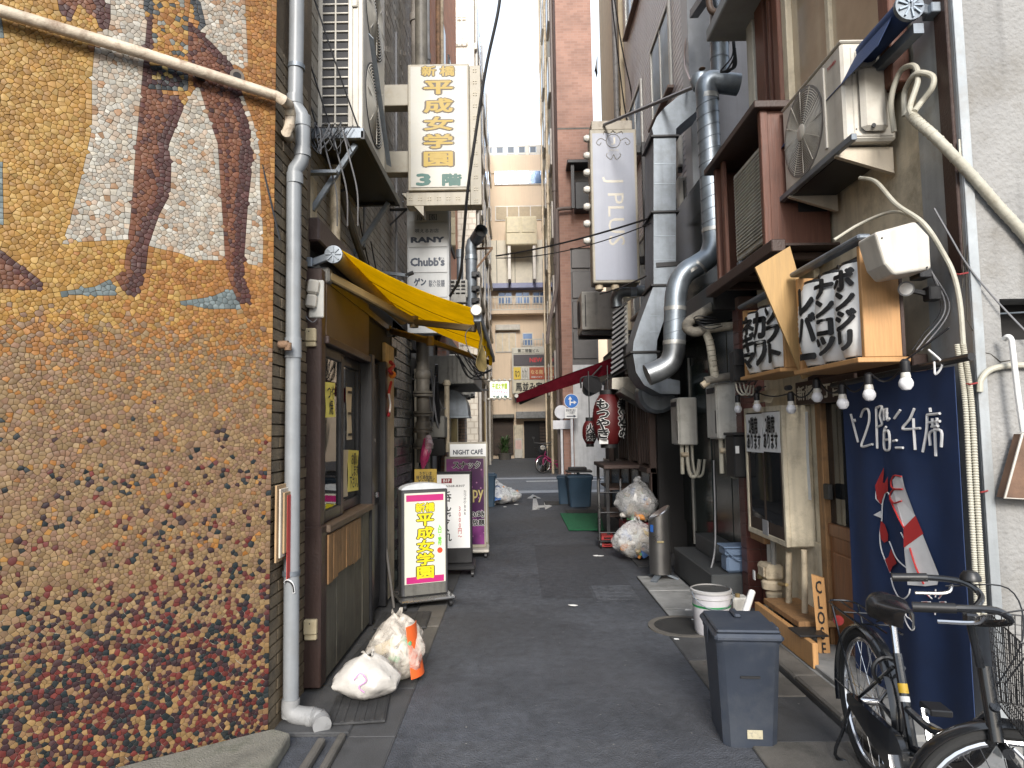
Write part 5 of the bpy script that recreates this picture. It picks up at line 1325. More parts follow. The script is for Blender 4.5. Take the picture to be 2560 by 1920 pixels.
while z < EZ1 - .18:
    part('slat', B().box(EX0 + .055, EX0 + .07, EY0 + .15, EY1 - .36, z, z + .012, .002), ac_grey, iu); z += .026
for y in (EY0 + .14, EY1 - .4): part('foot', B().box(EX0 + .06, EX0 + .3, y, y + .06, EZ0 + .07, EZ0 + .155, .006), galv_dull, iu)
pb = B().prism([aY(x, y, 3.98) for x, y in ((1888, 668), (1975, 615), (2062, 925), (2008, 948))], (0, .018, 0))
solo('leaning_board', pb, ply, 'pale plywood board slanting down between the two lantern shelves', 'board', smooth=0)

# ---- lantern shelves
def letter_cyl(parent, txt, c, R, a0, da, z0, z1, mat, bold=.02):
    v, f = text_data(txt, bold); lo, hi = v.min(0), v.max(0); b = B()
    b.add([(c[0] + (R + p[2] * .0003) * math.cos(a0 + da * ((p[0] - lo[0]) / (hi[0] - lo[0]) - .5)), c[1] + (R + p[2] * .0003) * math.sin(a0 + da * ((p[0] - lo[0]) / (hi[0] - lo[0]) - .5)), z0 + (z1 - z0) * (p[1] - lo[1]) / (hi[1] - lo[1])) for p in v], f)
    return part('lettering', b, mat, parent, smooth=0)
lan_paper = M('white lantern paper', (.78, .78, .76), .6, var=.05, bump=.05)
def shelf(label, y0, y1, z0, z1, names, end, labels):
    sh = thing('lantern_shelf', label, 'shelf', (1.8, (y0 + y1) / 2, z0))
    part('base_board', B().box(1.68, 1.94, y0, y1, z0, z0 + .025, .003), pine, sh)
    part('end_board', B().box(1.715, 1.9, y0, y0 + .03, z0 + .026, z1, .003), pine, sh)
    part('end_board', B().box(1.715, 1.9, y1 - .03, y1, z0 + .026, z1, .003), pine, sh)
    part('back_board', B().box(1.9, 1.92, y0, y1, z0 + .026, z1, .003), dark_wood, sh)
    part('cap_strip', B().bar((1.72, y0 - .05, z1 + .03), (1.72, y1 + .02, z1 + .03), .07, .03, b=.01), galv_dull, sh)
    part('lamp_rail', B().bar((1.82, y0 + .03, z1 - .02), (1.82, y1 - .03, z1 - .02), .03), dark_metal, sh)
    n = len(names); w = (y1 - y0 - .08) / n
    for k, (nm, lb) in enumerate(zip(names, labels)):
        cy = y0 + .04 + w * (k + .5); R0 = min(.14, w * .57); hz = (z1 - z0) * .84
        zl = z0 + .035
        t = thing('paper_lantern', lb, 'lantern', (1.79, cy, zl), group='white lanterns on the shelves')
        prof = []
        m = 34
        for i in range(m + 1):
            s = i / m; env = R0 * (.66 + .34 * (1 - abs(2 * s - 1) ** 2.6))
            prof.append((env + (.0022 if i % 2 else -.0012), zl + s * hz))
        part('shade', B().lathe(prof, (1.79, cy, 0), 26), lan_paper, t, smooth=60)
        part('ring', B().lathe([(R0 * .66, zl - .006), (R0 * .68, zl - .006), (R0 * .68, zl + .012), (R0 * .66, zl + .012)], (1.79, cy, 0), 24), dark_metal, t)
        part('ring', B().lathe([(R0 * .66, zl + hz - .01), (R0 * .68, zl + hz - .01), (R0 * .68, zl + hz + .01), (R0 * .66, zl + hz + .01)], (1.79, cy, 0), 24), dark_metal, t)
        part('hanger', B().tube(spl([(1.79, cy - .03, zl + hz), (1.79, cy, zl + hz + .05), (1.79, cy + .03, zl + hz)], 6), .004, 5), dark_metal, t)
        letter_cyl(t, '\n'.join(nm), (1.79, cy), R0 + .004, R_(-158), R_(62), zl + hz * .07, zl + hz * .93, ink, .06)
za, zb_ = aY(2200, 905, 3.18).z, aY(2200, 612, 3.18).z
shelf('near pine shelf box holding white paper lanterns under the speaker', 3.18, 3.92, za, zb_, ['ボンジリ', 'ナンコツ', 'レバー'], 1,
      ['white paper lantern with black brush characters nearest the white speaker', 'middle white paper lantern on the near pine shelf', 'white paper lantern at the far end of the near shelf beside the plywood board'])
shelf('far pine shelf box holding white paper lanterns beyond the plywood board', 4.12, 4.86, za + .04, zb_ - .02, ['ソフト', 'カワ', 'ネギマ'], 1,
      ['white paper lantern on the far shelf right behind the plywood board', 'middle white paper lantern on the far shelf', 'white paper lantern at the far end of the far shelf beside the black plug box'])
pbx = thing('plug_box', 'dark grey waterproof plug box with cables beside the far lanterns', 'plug box', aY(1855, 950, 4.9))
x0, x1, z0, z1 = rect(1835, 1868, 875, 955, 4.95)
part('case', B().box(x0, x1, 4.93, 5.05, z0, z1, .012), dark_metal, pbx)
part('lid', B().box(x0 - .006, x1 + .006, 4.92, 4.932, z0 + .12, z1 + .006, .006), dark_metal, pbx)
for k in range(3): part('cable', B().tube(spl([(x0 + .02 + .03 * k, 4.98, z0), (x0 + .03 + .03 * k, 4.95, z0 - .08), (x0 + .06 + .03 * k, 4.9, z0 - .1), (x0 + .09 + .02 * k, 4.9, z0 - .03)], 6), .006, 6), hose_beige, pbx)
# speaker
sp_ = thing('wall_speaker', 'white trapezoid outdoor speaker under the near condenser', 'speaker', (2.0, 2.98, 2.3))
fp = [aY(x, y, 2.9) for x, y in ((2187, 580), (2290, 552), (2326, 590), (2330, 672), (2236, 688), (2212, 660))]
bb_ = B().prism(fp, (0, .16, 0))
o = part('cabinet', bb_, ac_white, sp_, smooth=0)
md = o.modifiers.new('bevel', 'BEVEL'); md.width = .014; md.segments = 3
part('bracket', B().box(fp[2].x - .01, fp[2].x + .05, 2.98, 3.06, fp[3].z - .02, fp[1].z + .02, .004), dark_metal, sp_)
for x, y in ((2205, 595), (2318, 668)): part('screw', B().cyl(aY(x, y, 2.904), aY(x, y, 2.896), .004, n=8), iron, sp_)
sl_ = thing('spot_lamp', 'small clamp spotlight with hanging wires under the speaker', 'lamp', aY(2275, 740, 3.1))
c = aY(2265, 722, 3.1)
part('shade', B().lathe([(.012, -.05), (.03, -.03), (.036, .02), (.034, .02)], T=Matrix.Translation(c) @ Euler((R_(100), 0, R_(-30))).to_matrix().to_4x4(), n=16), M('grey lamp shade', (.2, .2, .2), .4, .3), sl_)
part('lens', B().lathe([(.033, .018), (.02, .024), (.002, .026)], T=Matrix.Translation(c) @ Euler((R_(100), 0, R_(-30))).to_matrix().to_4x4(), n=16), lan_paper, sl_)
part('clamp', B().bar(c + V((.02, .02, 0)), c + V((.14, .02, -.03)), .02).box(c.x + .1, c.x + .16, 3.08, 3.14, c.z - .06, c.z + .01, .006), dark_metal, sl_)
for k in range(3): part('wire', B().tube(spl([c + V((.12, 0, .1)), c + V((.15 + .02 * k, -.02, -.1)), c + V((.06, -.02, -.22 - .03 * k)), c + V((.02 * k, -.02, -.3))], 7), .0028, 5), cable_grey if k else cable, sl_)

# ---- door, bay window, wall at street level
part('cream_wall', B().box(XR - .03, XR + .01, 4.44, 5.45, .7, 2.6), cream_paint, rb)
dr2 = thing('restaurant_door', 'brown wooden restaurant door with dark glass half hidden by the navy banner', 'door', (2.05, 4.0, 0))
part('jamb', B().box(XR - .07, XR - .0, 4.36, 4.44, .05, 1.72, .004), board_wood, dr2)
part('jamb', B().box(XR - .07, XR - .0, 3.42, 3.5, .05, 1.72, .004), oak_door, dr2)
part('lower_panel', B().box(XR - .045, XR - .015, 3.5, 4.36, .05, .78, .004), oak_door, dr2)
for y0 in (3.58, 4.0): part('panel_field', B().box(XR - .06, XR - .046, y0, y0 + .3, .15, .68, .008), oak_door, dr2)
part('rail', B().box(XR - .055, XR - .01, 3.5, 4.36, .78, .86, .004), oak_door, dr2)
part('glass', B().box(XR - .03, XR - .025, 3.5, 4.36, .86, 1.66), dark_glass, dr2)
part('glass_back', B().box(XR - .012, XR - .004, 3.5, 4.36, .86, 1.66), dark_brown_int, dr2)
part('lock', B().box(XR - .085, XR - .055, 4.26, 4.34, 1.02, 1.12, .006), iron, dr2)
part('threshold', B().box(1.76, XR, 3.1, 4.5, .03, .075, .006), concrete_light, dr2)
part('head', B().box(XR - .08, XR, 3.3, 4.5, 1.72, 1.86, .005), dark_wood, dr2)
sb = thing('name_board', 'dark brown board with white characters over the restaurant door', 'sign', (1.98, 4.1, 1.7))
a, c = aX(1990, 1010, 1.98), aX(2135, 935, 1.98)
part('board', B().box(1.98, 2.0, c.y, a.y, a.z - .01, a.z + .15, .004), dark_wood, sb)
letter(sb, '新橋一丁目店', (1.977, (a.y + c.y) / 2, a.z + .07), (0, -1, 0), (0, 0, 1), (a.y - c.y) * .92, .1, M('white board lettering', (.62, .58, .48), .6), .03)
BX = 1.86
y1_, y0_ = aX(1866, 1200, BX).y, aX(1960, 1200, BX).y
bz0, bz1 = aX(1960, 1366, BX).z, aX(1960, 1012, BX).z
bw = thing('bay_window', 'cream framed sliding bay window with two handwritten sheets', 'window', (BX, (y0_ + y1_) / 2, bz0))
part('body', B().box(BX + .03, XR - .03, y0_, y1_, bz0, bz1, .008), cream_paint, bw)
part('frame', B().box(BX, BX + .03, y0_, y0_ + .035, bz0, bz1, .004).box(BX, BX + .03, y1_ - .03, y1_, bz0, bz1, .004).box(BX, BX + .03, y0_ + .035, y1_ - .03, bz0, bz0 + .04, .004).box(BX, BX + .03, y0_ + .035, y1_ - .03, bz1 - .04, bz1, .004), cream_paint, bw)
part('dark_back', B().box(BX + .022, BX + .0295, y0_ + .035, y1_ - .03, bz0 + .04, bz1 - .04), dark_brown_int, bw)
ym = (y0_ + y1_) / 2
for ya, yb, xx in ((y0_ + .035, ym + .02, BX + .004), (ym - .02, y1_ - .03, BX + .012)):
    s_ = part('sash', B().box(xx, xx + .008, ya, ya + .03, bz0 + .04, bz1 - .04).box(xx, xx + .008, yb - .03, yb, bz0 + .04, bz1 - .04).box(xx, xx + .008, ya + .03, yb - .03, bz0 + .04, bz0 + .13).box(xx, xx + .008, ya + .03, yb - .03, bz1 - .07, bz1 - .04), dark_brown_int, bw)
    part('pane', B().box(xx + .003, xx + .005, ya + .03, yb - .03, bz0 + .13, bz1 - .07), dark_glass, s_)
part('bottom_block', B().box(BX + .02, BX + .1, ym + .1, y1_ + .02, bz0 - .06, bz0 - .004, .006), board_wood, bw)
part('tape', B().box(BX - .006, BX - .002, ym - .06, ym + .05, bz0 + .03, bz0 + .14), M('grey tape', (.3, .3, .31), .5), bw)
def sheet_r(label, px0, px1, py0, py1, x, txt, mat=None, bold=.03):
    a, c = aX(px0, py1, x), aX(px1, py0, x)
    t = thing('paper_notice', label, 'notice', (x, (a.y + c.y) / 2, a.z))
    z0, z1 = aX((px0 + px1) / 2, py1, x).z, aX((px0 + px1) / 2, py0, x).z
    rows = [[(x - .004 * math.sin(i + j * 1.2), yy, z0 + (z1 - z0) * i / 4) for j, yy in enumerate((c.y, (a.y + c.y) / 2, a.y))] for i in range(5)]
    part('sheet', B().grid(rows, (.0015, 0, 0)), mat or paper, t)
    if txt: letter(t, txt, (x - .0065, (a.y + c.y) / 2, (z0 + z1) / 2), (0, -1, 0), (0, 0, 1), (a.y - c.y) * .82, (z1 - z0) * .86, ink, bold)
    return t
sheet_r('white handwritten sheet on the far half of the bay window', 1867, 1905, 1035, 1130, BX - .004, '2階席\nあります')
sheet_r('white handwritten sheet on the near half of the bay window', 1908, 1948, 1030, 1130, BX - .004, '2階席\nあります')
t = sheet_r('narrow pale blue information sticker strip on the cream wall beside the door', 1990, 2018, 1030, 1245, XR - .075, None, M('pale sticker', (.55, .58, .6), .5, var=.1))
yy = t.location.y
for z, h, m_ in ((1.52, .09, M('blue print', (.05, .25, .5), .5)), (1.3, .1, M('sky print', (.35, .5, .68), .5)), (1.17, .04, M('green print', (.3, .45, .25), .5))):
    part('print', B().box(XR - .0845, XR - .0825, yy - .03, yy + .03, z - h / 2, z + h / 2), m_, t)
# curled card above the window
solo('curled_card', B().grid([[(BX - .03 + .02 * i, y0_ + .1 + .12 * j, bz1 + .02 + .03 * i + .015 * math.sin(j)) for j in range(4)] for i in range(4)], (0, 0, .004)), paper_buff, 'curled buff card on top of the bay window', 'card')
# gas meter pipes below the bay
gm = thing('gas_meter', 'cream gas meter and valves below the bay window', 'gas meter', (1.95, 4.6, .2))
part('back_panel', B().box(XR - .05, XR - .0, 4.44, 5.4, .05, .7, .004), cream_paint, gm)
GX = 1.93
P3 = lambda px, py: aX(px, py, GX)
body = P3(1930, 1440)
part('body', B().box(GX - .07, GX + .06, body.y - .085, body.y + .085, body.z - .02, body.z + .1, .02).box(GX - .085, GX - .07, body.y - .06, body.y + .06, body.z, body.z + .08, .008), pipe_cream, gm)
part('diaphragm', B().lathe([(.03, -.1), (.07, -.09), (.075, -.04), (.06, -.022)], (GX - .01, body.y - .01, body.z), 18), pipe_cream, gm)
part('side_cap', B().cyl((GX - .02, body.y + .085, body.z + .05), (GX - .02, body.y + .15, body.z + .05), .035, n=14), pipe_cream, gm)
part('trap_pipe', B().tube(spl([(GX, body.y + .02, body.z - .1), (GX, body.y + .02, body.z - .2), (GX, body.y + .05, body.z - .27), (GX, body.y + .16, body.z - .28), (GX, body.y + .2, body.z - .31), (GX, body.y + .2, body.z - .4)], 6), .026, 12), pipe_cream, gm)
part('lower_body', B().lathe([(.02, -.1), (.045, -.08), (.06, 0), (.03, .02)], (GX, body.y - .02, body.z - .12), 16), pipe_cream, gm)
part('stub', B().cyl((GX, body.y + .03, body.z + .05), (GX, body.y + .03, bz0 - .02), .02, n=12).cyl((GX, body.y - .05, body.z + .05), (GX, body.y - .05, bz0 - .02), .02, n=12), M('grey fitting', (.25, .24, .22), .6), gm)
part('pipe', B().tube(spl([P3(1972, 1380), P3(1972, 1480), P3(1972, 1550), P3(1968, 1580)], 6), .022, 12).tube(spl([P3(1940, 1490), P3(1935, 1530), P3(1915, 1545), P3(1912, 1570)], 6), .02, 12), pipe_cream, gm)
part('valve', B().cyl(P3(1965, 1460) + V((-.05, 0, 0)), P3(1985, 1462) + V((-.05, 0, 0)), .012, n=8).lathe([(.03, -.02), (.035, 0), (.03, .02)], P3(1912, 1440) + V((-.03, 0, 0)), 12), M('brass valve', (.3, .22, .1), .5, .4), gm)
part('tag', B().box(GX - .1, GX - .095, body.y + .09, body.y + .13, body.z - .05, body.z + .02), paper, gm)
part('side_pipe', B().tube(spl([P3(2010, 1375), P3(2012, 1480), P3(2012, 1600)], 6), .02, 12), pipe_cream, gm)
solo('hose_connector', B().lathe([(.022, -.07), (.026, -.06), (.026, .02), (.018, .04), (.018, .07)], aX(1968, 1560, 1.88), 12), ink, 'black hose connector hanging below the gas pipes', 'connector')
pk = thing('kick_plank', 'orange pine plank standing along the kerb under the gas meter', 'plank', (1.76, 4.3, .05))
part('plank', B().box(1.75, 1.785, 4.0, 4.95, .05, .2, .004), pine, pk)
part('cross_piece', B().box(1.8, 2.05, 4.3, 4.9, .2, .24, .004), board_wood, pk)
solo('slate_pad', B().box(1.72, 1.9, 4.1, 4.28, .203, .216, .004), dark_metal, 'thin black plate lying on the pine plank', 'plate')
cl_ = thing('close_board', 'narrow pine board with CLOSE painted sideways leaning by the door', 'sign', (1.95, 4.25, .1))
q = [aX(2030, 1436, 1.93), aX(2062, 1445, 1.93), aX(2076, 1664, 1.9), aX(2050, 1632, 1.9)]
q = [aY(x, y, 4.2) for x, y in ((2028, 1436), (2060, 1446), (2078, 1665), (2046, 1630))]
part('board', B().prism(q, (.012, .02, 0)), pine, cl_, smooth=0)
cc_ = sum(q, V((0, 0, 0))) / 4; ud = ((q[0] + q[1]) / 2 - (q[3] + q[2]) / 2).normalized()
letter(cl_, 'C\nL\nO\nS\nE', cc_ - V((.002, .006, 0)), V((1, 0, -.08)), ud, .045, .46, ink, .02)

# ---- navy banner
nv = M('navy cotton', (.016, .035, .1), .85, var=.2, bump=.12, bs=400)
nb = thing('navy_banner', 'long navy cloth banner with white characters and a white and red bird emblem', 'banner', (1.97, 3.3, .05))
NX = 1.97
ya, yb = aX(2118, 1300, NX).y, aX(2395, 1100, NX).y
def bz(t): return 0.05 + .03 * math.sin(t * 9)
ztop = 1.76
def bpt(s, z):     # s = 0 left (far) .. 1 right (near)
    d = (ztop - z)
    return V((NX + .011 * math.sin(s * 17 + .6) * min(1, d * 1.2) + .007 * math.sin(s * 7 + z * 1.2), ya + (yb - ya) * s, z))
rows = [[bpt(j / 40, bz(j / 40) + (ztop - bz(j / 40)) * i / 30) for j in range(41)] for i in range(31)]
part('cloth', B().grid(rows, (.003, 0, 0)), nv, nb)
part('rod', B().cyl((NX + .0, ya + .1, ztop - .01), (NX, yb - .12, ztop + .03), .017, n=10), dark_metal, nb)
part('tie', B().tube(spl([(NX - .02, yb + .1, ztop + .03), (NX - .03, yb + .08, ztop - .03), (NX - .01, yb + .06, ztop + .02), (NX - .03, yb + .12, ztop + .09)], 5), .005, 5), paper, nb)
bwhite = M('white dye', (.74, .74, .74), .8, bump=0); bred = M('red dye', (.45, .03, .03), .8, bump=0)
def bp2(px, py, off=.009):    # photo pixel to a point lying on the cloth
    p = aX(px, py, NX); s = (p.y - ya) / (yb - ya); q_ = bpt(min(1, max(0, s)), p.z)
    return V((q_.x - off, p.y, p.z))
def bstroke(pts_, r, m=bwhite, n=4): stroke(nb, [bp2(x, y, .009 if m is bwhite else .018) for x, y in (spl([(x, y, 0) for x, y in pts_], n) and [(q_.x, q_.y) for q_ in spl([(x, y, 0) for x, y in pts_], n)])], r, m)
cx = lambda l: [(1900 + x / 2.86, 920 + y / 2.86) for x, y in l]
for ln in ([(655, 330), (680, 420), (715, 530)], [(685, 365), (690, 385)],
           [(738, 350), (760, 300), (795, 300), (800, 380), (770, 480), (745, 560), (825, 545)],
           [(850, 290), (852, 440), (855, 575)], [(850, 285), (890, 275), (875, 340), (890, 400), (860, 420)], [(905, 290), (905, 375)], [(905, 330), (930, 320)], [(925, 285), (928, 370), (945, 360)], [(920, 420), (905, 450), (905, 575), (945, 575), (940, 455), (905, 460)], [(905, 515), (940, 510)],
           [(1020, 300), (980, 360)], [(975, 522), (1000, 516)], [(995, 570), (1045, 570)],
           [(1110, 290), (1080, 370), (1040, 435), (1150, 430)], [(1105, 360), (1112, 480), (1120, 585)],
           [(1215, 285), (1220, 315)], [(1195, 335), (1290, 325)], [(1195, 335), (1190, 450), (1165, 600)], [(1205, 390), (1290, 380)], [(1232, 360), (1236, 420)], [(1268, 355), (1268, 415)], [(1225, 420), (1275, 415)], [(1215, 555), (1215, 460), (1300, 450), (1300, 565)], [(1250, 430), (1255, 630)]):
    bstroke(cx(ln), .0068)
def bpatch(l, m, off=.014): 
    pts_ = [bp2(x, y, off) for x, y in cx(l)]; b = B(); b.add(pts_, [tuple(range(len(pts_)))]); part('emblem', b, m, nb, smooth=0)
bpatch([(845, 840), (870, 780), (890, 740), (905, 710), (903, 760), (895, 820), (910, 820), (935, 775), (935, 880), (905, 900), (890, 940), (880, 975), (855, 935)], bred)
bpatch([(835, 1050), (880, 1020), (885, 1075)], bwhite)
bpatch([(880, 1090), (905, 1120), (928, 1190), (925, 1235), (900, 1250), (880, 1220), (872, 1160)], bred)
bpatch([(905, 1370), (930, 1350), (950, 1290), (1005, 1395), (960, 1420), (938, 1465)], bred)
bpatch([(1050, 770), (1068, 850), (1135, 1055), (1285, 1490), (1270, 1550), (1200, 1560), (1100, 1550), (1075, 1300), (1085, 1180), (1070, 1140), (950, 930), (985, 880), (975, 800), (1010, 765)], bwhite)
bpatch([(1072, 1140), (1140, 1055), (1185, 1185), (1075, 1285)], bred, .017)
for ln, m in (([(1050, 775), (995, 770), (968, 815), (985, 860), (1060, 865)], bred), ([(1055, 868), (990, 870), (955, 915), (990, 965), (1055, 950)], bred), ([(955, 935), (1010, 1030), (1075, 1140)], bred), ([(1115, 1285), (1150, 1420), (1195, 1545)], bred)): bstroke(cx(ln), .0042, m)
for ln in ([(905, 895), (930, 895), (985, 990), (1040, 1100), (1072, 1165)], [(905, 900), (885, 970), (880, 1080), (868, 1190), (880, 1310), (935, 1465)], [(930, 1240), (985, 1350), (1080, 1425)], [(940, 1500), (960, 1570), (1000, 1630), (1060, 1650), (1100, 1620), (1110, 1580)], [(1040, 1175), (1070, 1225)], [(850, 850), (845, 930), (880, 975)], [(1065, 1690), (1080, 1770), (1120, 1800), (1140, 1850), (1125, 1875), (1095, 1840), (1060, 1770), (1055, 1700)]): bstroke(cx(ln), .0036)
for k in range(8):
    a = k * math.pi / 4; c = (2338, 1505)
    stroke(nb, [bp2(c[0] + 10 * math.cos(a), c[1] + 12 * math.sin(a), .009), bp2(c[0] + 26 * math.cos(a), c[1] + 32 * math.sin(a), .009)], .0035, bwhite)
    stroke(nb, [bp2(c[0] + 14 * math.cos(a), c[1] + 16 * math.sin(a), .0125), bp2(c[0] + 23 * math.cos(a), c[1] + 27 * math.sin(a), .0125)], .0018, bred)

# ---- bulb string
bst = thing('bulb_string', 'black festoon cable strung along the restaurant front', 'cable', (1.75, 4.0, 1.75))
bulbs = [(1845, 1022), (1893, 1018), (1978, 1022), (2043, 992), (2107, 1008), (2173, 986), (2265, 958)]
lbs = ['at the far end of the cable', 'above the far handwritten sheet', 'above the near edge of the bay window', 'in front of the dark name board', 'between the name board and the navy banner', 'over the far edge of the navy banner', 'nearest one, over the middle of the navy banner']
path = []
for k, ((px, py), l) in enumerate(zip(bulbs, lbs)):
    c = aX(px, py, 1.78)
    t = thing('light_bulb', 'unlit white globe bulb ' + l, 'bulb', c, group='bulbs on the festoon cable')
    s = 1.0
    part('globe', B().lathe([(.003, -.034), (.018, -.03), (.03, -.012), (.031, .004), (.024, .02), (.019, .026)], c, 18), M('frosted bulb', (.72, .72, .74), .3, var=.03, bump=0), t)
    part('neck', B().lathe([(.02, .024), (.022, .03), (.018, .05)], c, 16), M('bulb neck', (.62, .6, .55), .4, bump=0), t)
    part('socket', B().lathe([(.02, .05), (.021, .055), (.021, .1), (.01, .112)], c, 14), cable, t)
    path.append(c + V((.01, 0, .11)))
full = []
for k in range(len(path) - 1):
    full += sag(path[k], path[k + 1], .07 if k > 1 else .03, 8)[:-1]
full.append(path[-1]); full.append(path[-1] + V((.1, -.15, .12)))
part('cable', B().tube(full, .005, 6), cable, bst)
part('junction', B().cyl(path[1] + V((0, .02, .02)), path[1] + V((0, -.03, .03)), .02, n=10), cable, bst)
part('junction', B().cyl(path[2] + V((0, .08, .03)), path[2] + V((0, .03, .03)), .018, n=10), cable, bst)
rr = random.Random(17)
for k in range(6):
    a = path[0] + V((rr.uniform(-.02, .05), rr.uniform(-.1, .1), rr.uniform(.0, .1)))
    part('cable', B().tube(spl([a, a + V((.02, -.1, -.06 + .05 * k / 3)), a + V((.05, -.2, .03)), a + V((.04, -.32, .0 + .02 * k))], 6), .005, 5), cable, bst)
# ---- near awning above the condenser (navy)
na = thing('navy_awning', 'rolled navy awning with a metal end casting above the near condenser', 'awning', (2.0, 3.2, 3.9))
e0 = aY(2265, 25, 3.05)
part('end_casting', B().lathe([(.01, -.01), (.07, -.01), (.07, .012), (.03, .014)], T=Matrix.Translation((e0.x, 3.03, e0.z)) @ Euler((R_(90), 0, 0)).to_matrix().to_4x4(), n=20), galv_dull, na)
eb = B()
for k in range(9):
    a = k * 2 * math.pi / 9; eb.bar((e0.x + .015 * math.cos(a), 3.013, e0.z + .015 * math.sin(a)), (e0.x + .06 * math.cos(a), 3.013, e0.z + .06 * math.sin(a)), .012, .008)
part('spokes', eb, galv, na)
part('bracket', B().bar((e0.x, 3.02, e0.z), aY(2325, 30, 3.05), .03, .05, b=.004).box(aY(2315, 60, 3.05).x, aY(2345, 60, 3.05).x, 3.0, 3.08, aY(2315, 45, 3.05).z, aY(2315, 20, 3.05).z, .004), galv_dull, na)
part('roller', B().cyl((e0.x, 3.05, e0.z), (e0.x, 4.9, e0.z), .06, n=16), nv, na)
part('square_bar', B().bar((e0.x + .05, 3.04, e0.z - .1), (e0.x + .05, 4.9, e0.z - .1), .05), galv_dull, na)
rows = [[(e0.x - .05 - .09 * i / 4, 3.07 + 1.83 * j / 8, e0.z + .04 - (.04 + .17 * i / 4)) for j in range(9)] for i in range(5)]
part('cloth', B().grid(rows, (.003, 0, 0)), nv, na)
# ================================================================== RIGHT SIDE: dark shop, ducts, siding building, stall
db_ = thing('dark_shop', 'black panelled shop with stone steps beyond the cream bay window', 'shopfront', (2.02, 6.8, 0))
part('wall', B().box(2.02, 9, 5.5, 8.2, -.02, 4.2), dark_wall, db_)
for k in range(5): part('panel', B().box(1.995, 2.018, 5.62 + k * .5, 6.1 + k * .5, .4, 2.5, .004), dark_wall, db_)
part('step', B().box(1.62, 2.0, 5.58, 6.9, 0, .26, .008), M('dark step stone', (.05, .053, .055), .6, var=.3, bump=.2), db_)
part('step', B().box(1.82, 2.01, 6.1, 6.8, .26, .42, .008), M('dark step stone', (.05, .053, .055)), db_)
part('beam', B().box(1.7, 2.1, 5.5, 8.3, 2.5, 2.75, .01), dark_metal, db_)
part('glass_door', B().box(1.985, 1.994, 6.7, 7.4, .35, 2.2), M('dark green glass', (.03, .045, .042), .08, var=.3, bump=0), db_)
part('door_edge', B().box(1.97, 1.984, 7.4, 7.44, .2, 2.3), ac_grey, db_)
rp = thing('red_tile_post', 'slim dark red tiled post between the bay window and the black shop', 'post', (1.93, 5.45, 0))
part('core', B().box(1.88, 2.1, 5.42, 5.56, 0, 2.6), M('red post joint', (.12, .08, .07), .9), rp)
me_r = B().box(-.5, .5, -.004, .004, -.5, .5, .003).mesh('tile', M('dark red tile', (.09, .03, .024), .4, var=.3))
pieces('tile', me_r, [((1.93 + .105 * k, 5.417, .05 + r * .1), (.1, 1, .094), (0, 0, 0)) for r in range(25) for k in range(2)] + [((1.877, 5.49, .05 + r * .1), (.135, 1, .094), (0, 0, R_(90))) for r in range(25)], rp)
def boiler(label, px0, pxm, px1, py0, py1, y):
    a = aY(pxm, py1, y); c = aY(px1, py0, y)
    t = thing('wall_boiler', label, 'water heater', (a.x, y, a.z))
    L = 0
    yf = a.x * y / max(.1, aY(px0, py1, y).x) if aY(px0, py1, y).x else y
    yf = y * a.x / aY(px0, (py0 + py1) / 2, y).x
    part('casing', B().box(a.x, c.x, y, yf, a.z, c.z, .012), ac_grey, t)
    part('front', B().box(a.x - .012, a.x, y + .015, yf - .01, a.z + .01, c.z - .01, .004), ac_grey, t)
    part('vent', B().box(a.x - .02, a.x - .012, y + .05, yf - .05, c.z - .09, c.z - .04, .003), ac_dark, t)
    part('label_strip', B().box(a.x - .0145, a.x - .0125, y + .03, y + .05, a.z + .05, a.z + .25), ink, t)
    for k in range(3):
        x = a.x + (c.x - a.x) * (.2 + .28 * k)
        pts_ = [(x, y + .08, a.z), (x, y + .08, a.z - .2 - .1 * (k == 0))] if k < 1 else [(x, y + .08, a.z), (x, y + .06, a.z - .2), (x + .03, y + .06, a.z - .32), (x + .09, y + .05, a.z - .3), (x + .12, y + .05, a.z - .15)]
        part('pipe', B().tube(spl(pts_, 6), .02 if k < 2 else .014, 10), hose_beige, t)
    part('valve', B().cyl((a.x + .02, y + .06, a.z - .1), (a.x + .1, y + .06, a.z - .1), .025, n=10), pipe_cream, t)
boiler('near cream wall mounted water heater beside the red tile post', 1769, 1798, 1848, 955, 1098, 5.65)
boiler('far cream wall mounted water heater over the black step', 1680, 1700, 1742, 993, 1113, 6.7)
bb2 = thing('black_bin_box', 'black lidded wall box with a white label beside the near water heater', 'box', aY(1845, 1195, 5.5))
x0, x1, z0, z1 = rect(1826, 1862, 1088, 1192, 5.5)
part('box', B().box(x0, x1 + .02, 5.38, 5.6, z0, z1, .01), dark_metal, bb2); part('lid', B().box(x0 - .012, x1 + .02, 5.36, 5.61, z1, z1 + .025, .006), dark_metal, bb2)
part('label_card', B().box(x0 + .01, x0 + .04, 5.374, 5.378, z0 + .2, z0 + .26), paper, bb2)
solo('hose', B().tube(spl([(1.8, 6.0, 1.2), (1.78, 5.95, .7), (1.75, 5.9, .4), (1.68, 5.85, .2), (1.66, 5.8, .17)], 8), .008, 6), cable_grey, 'thin grey hose hanging onto the black step', 'hose')
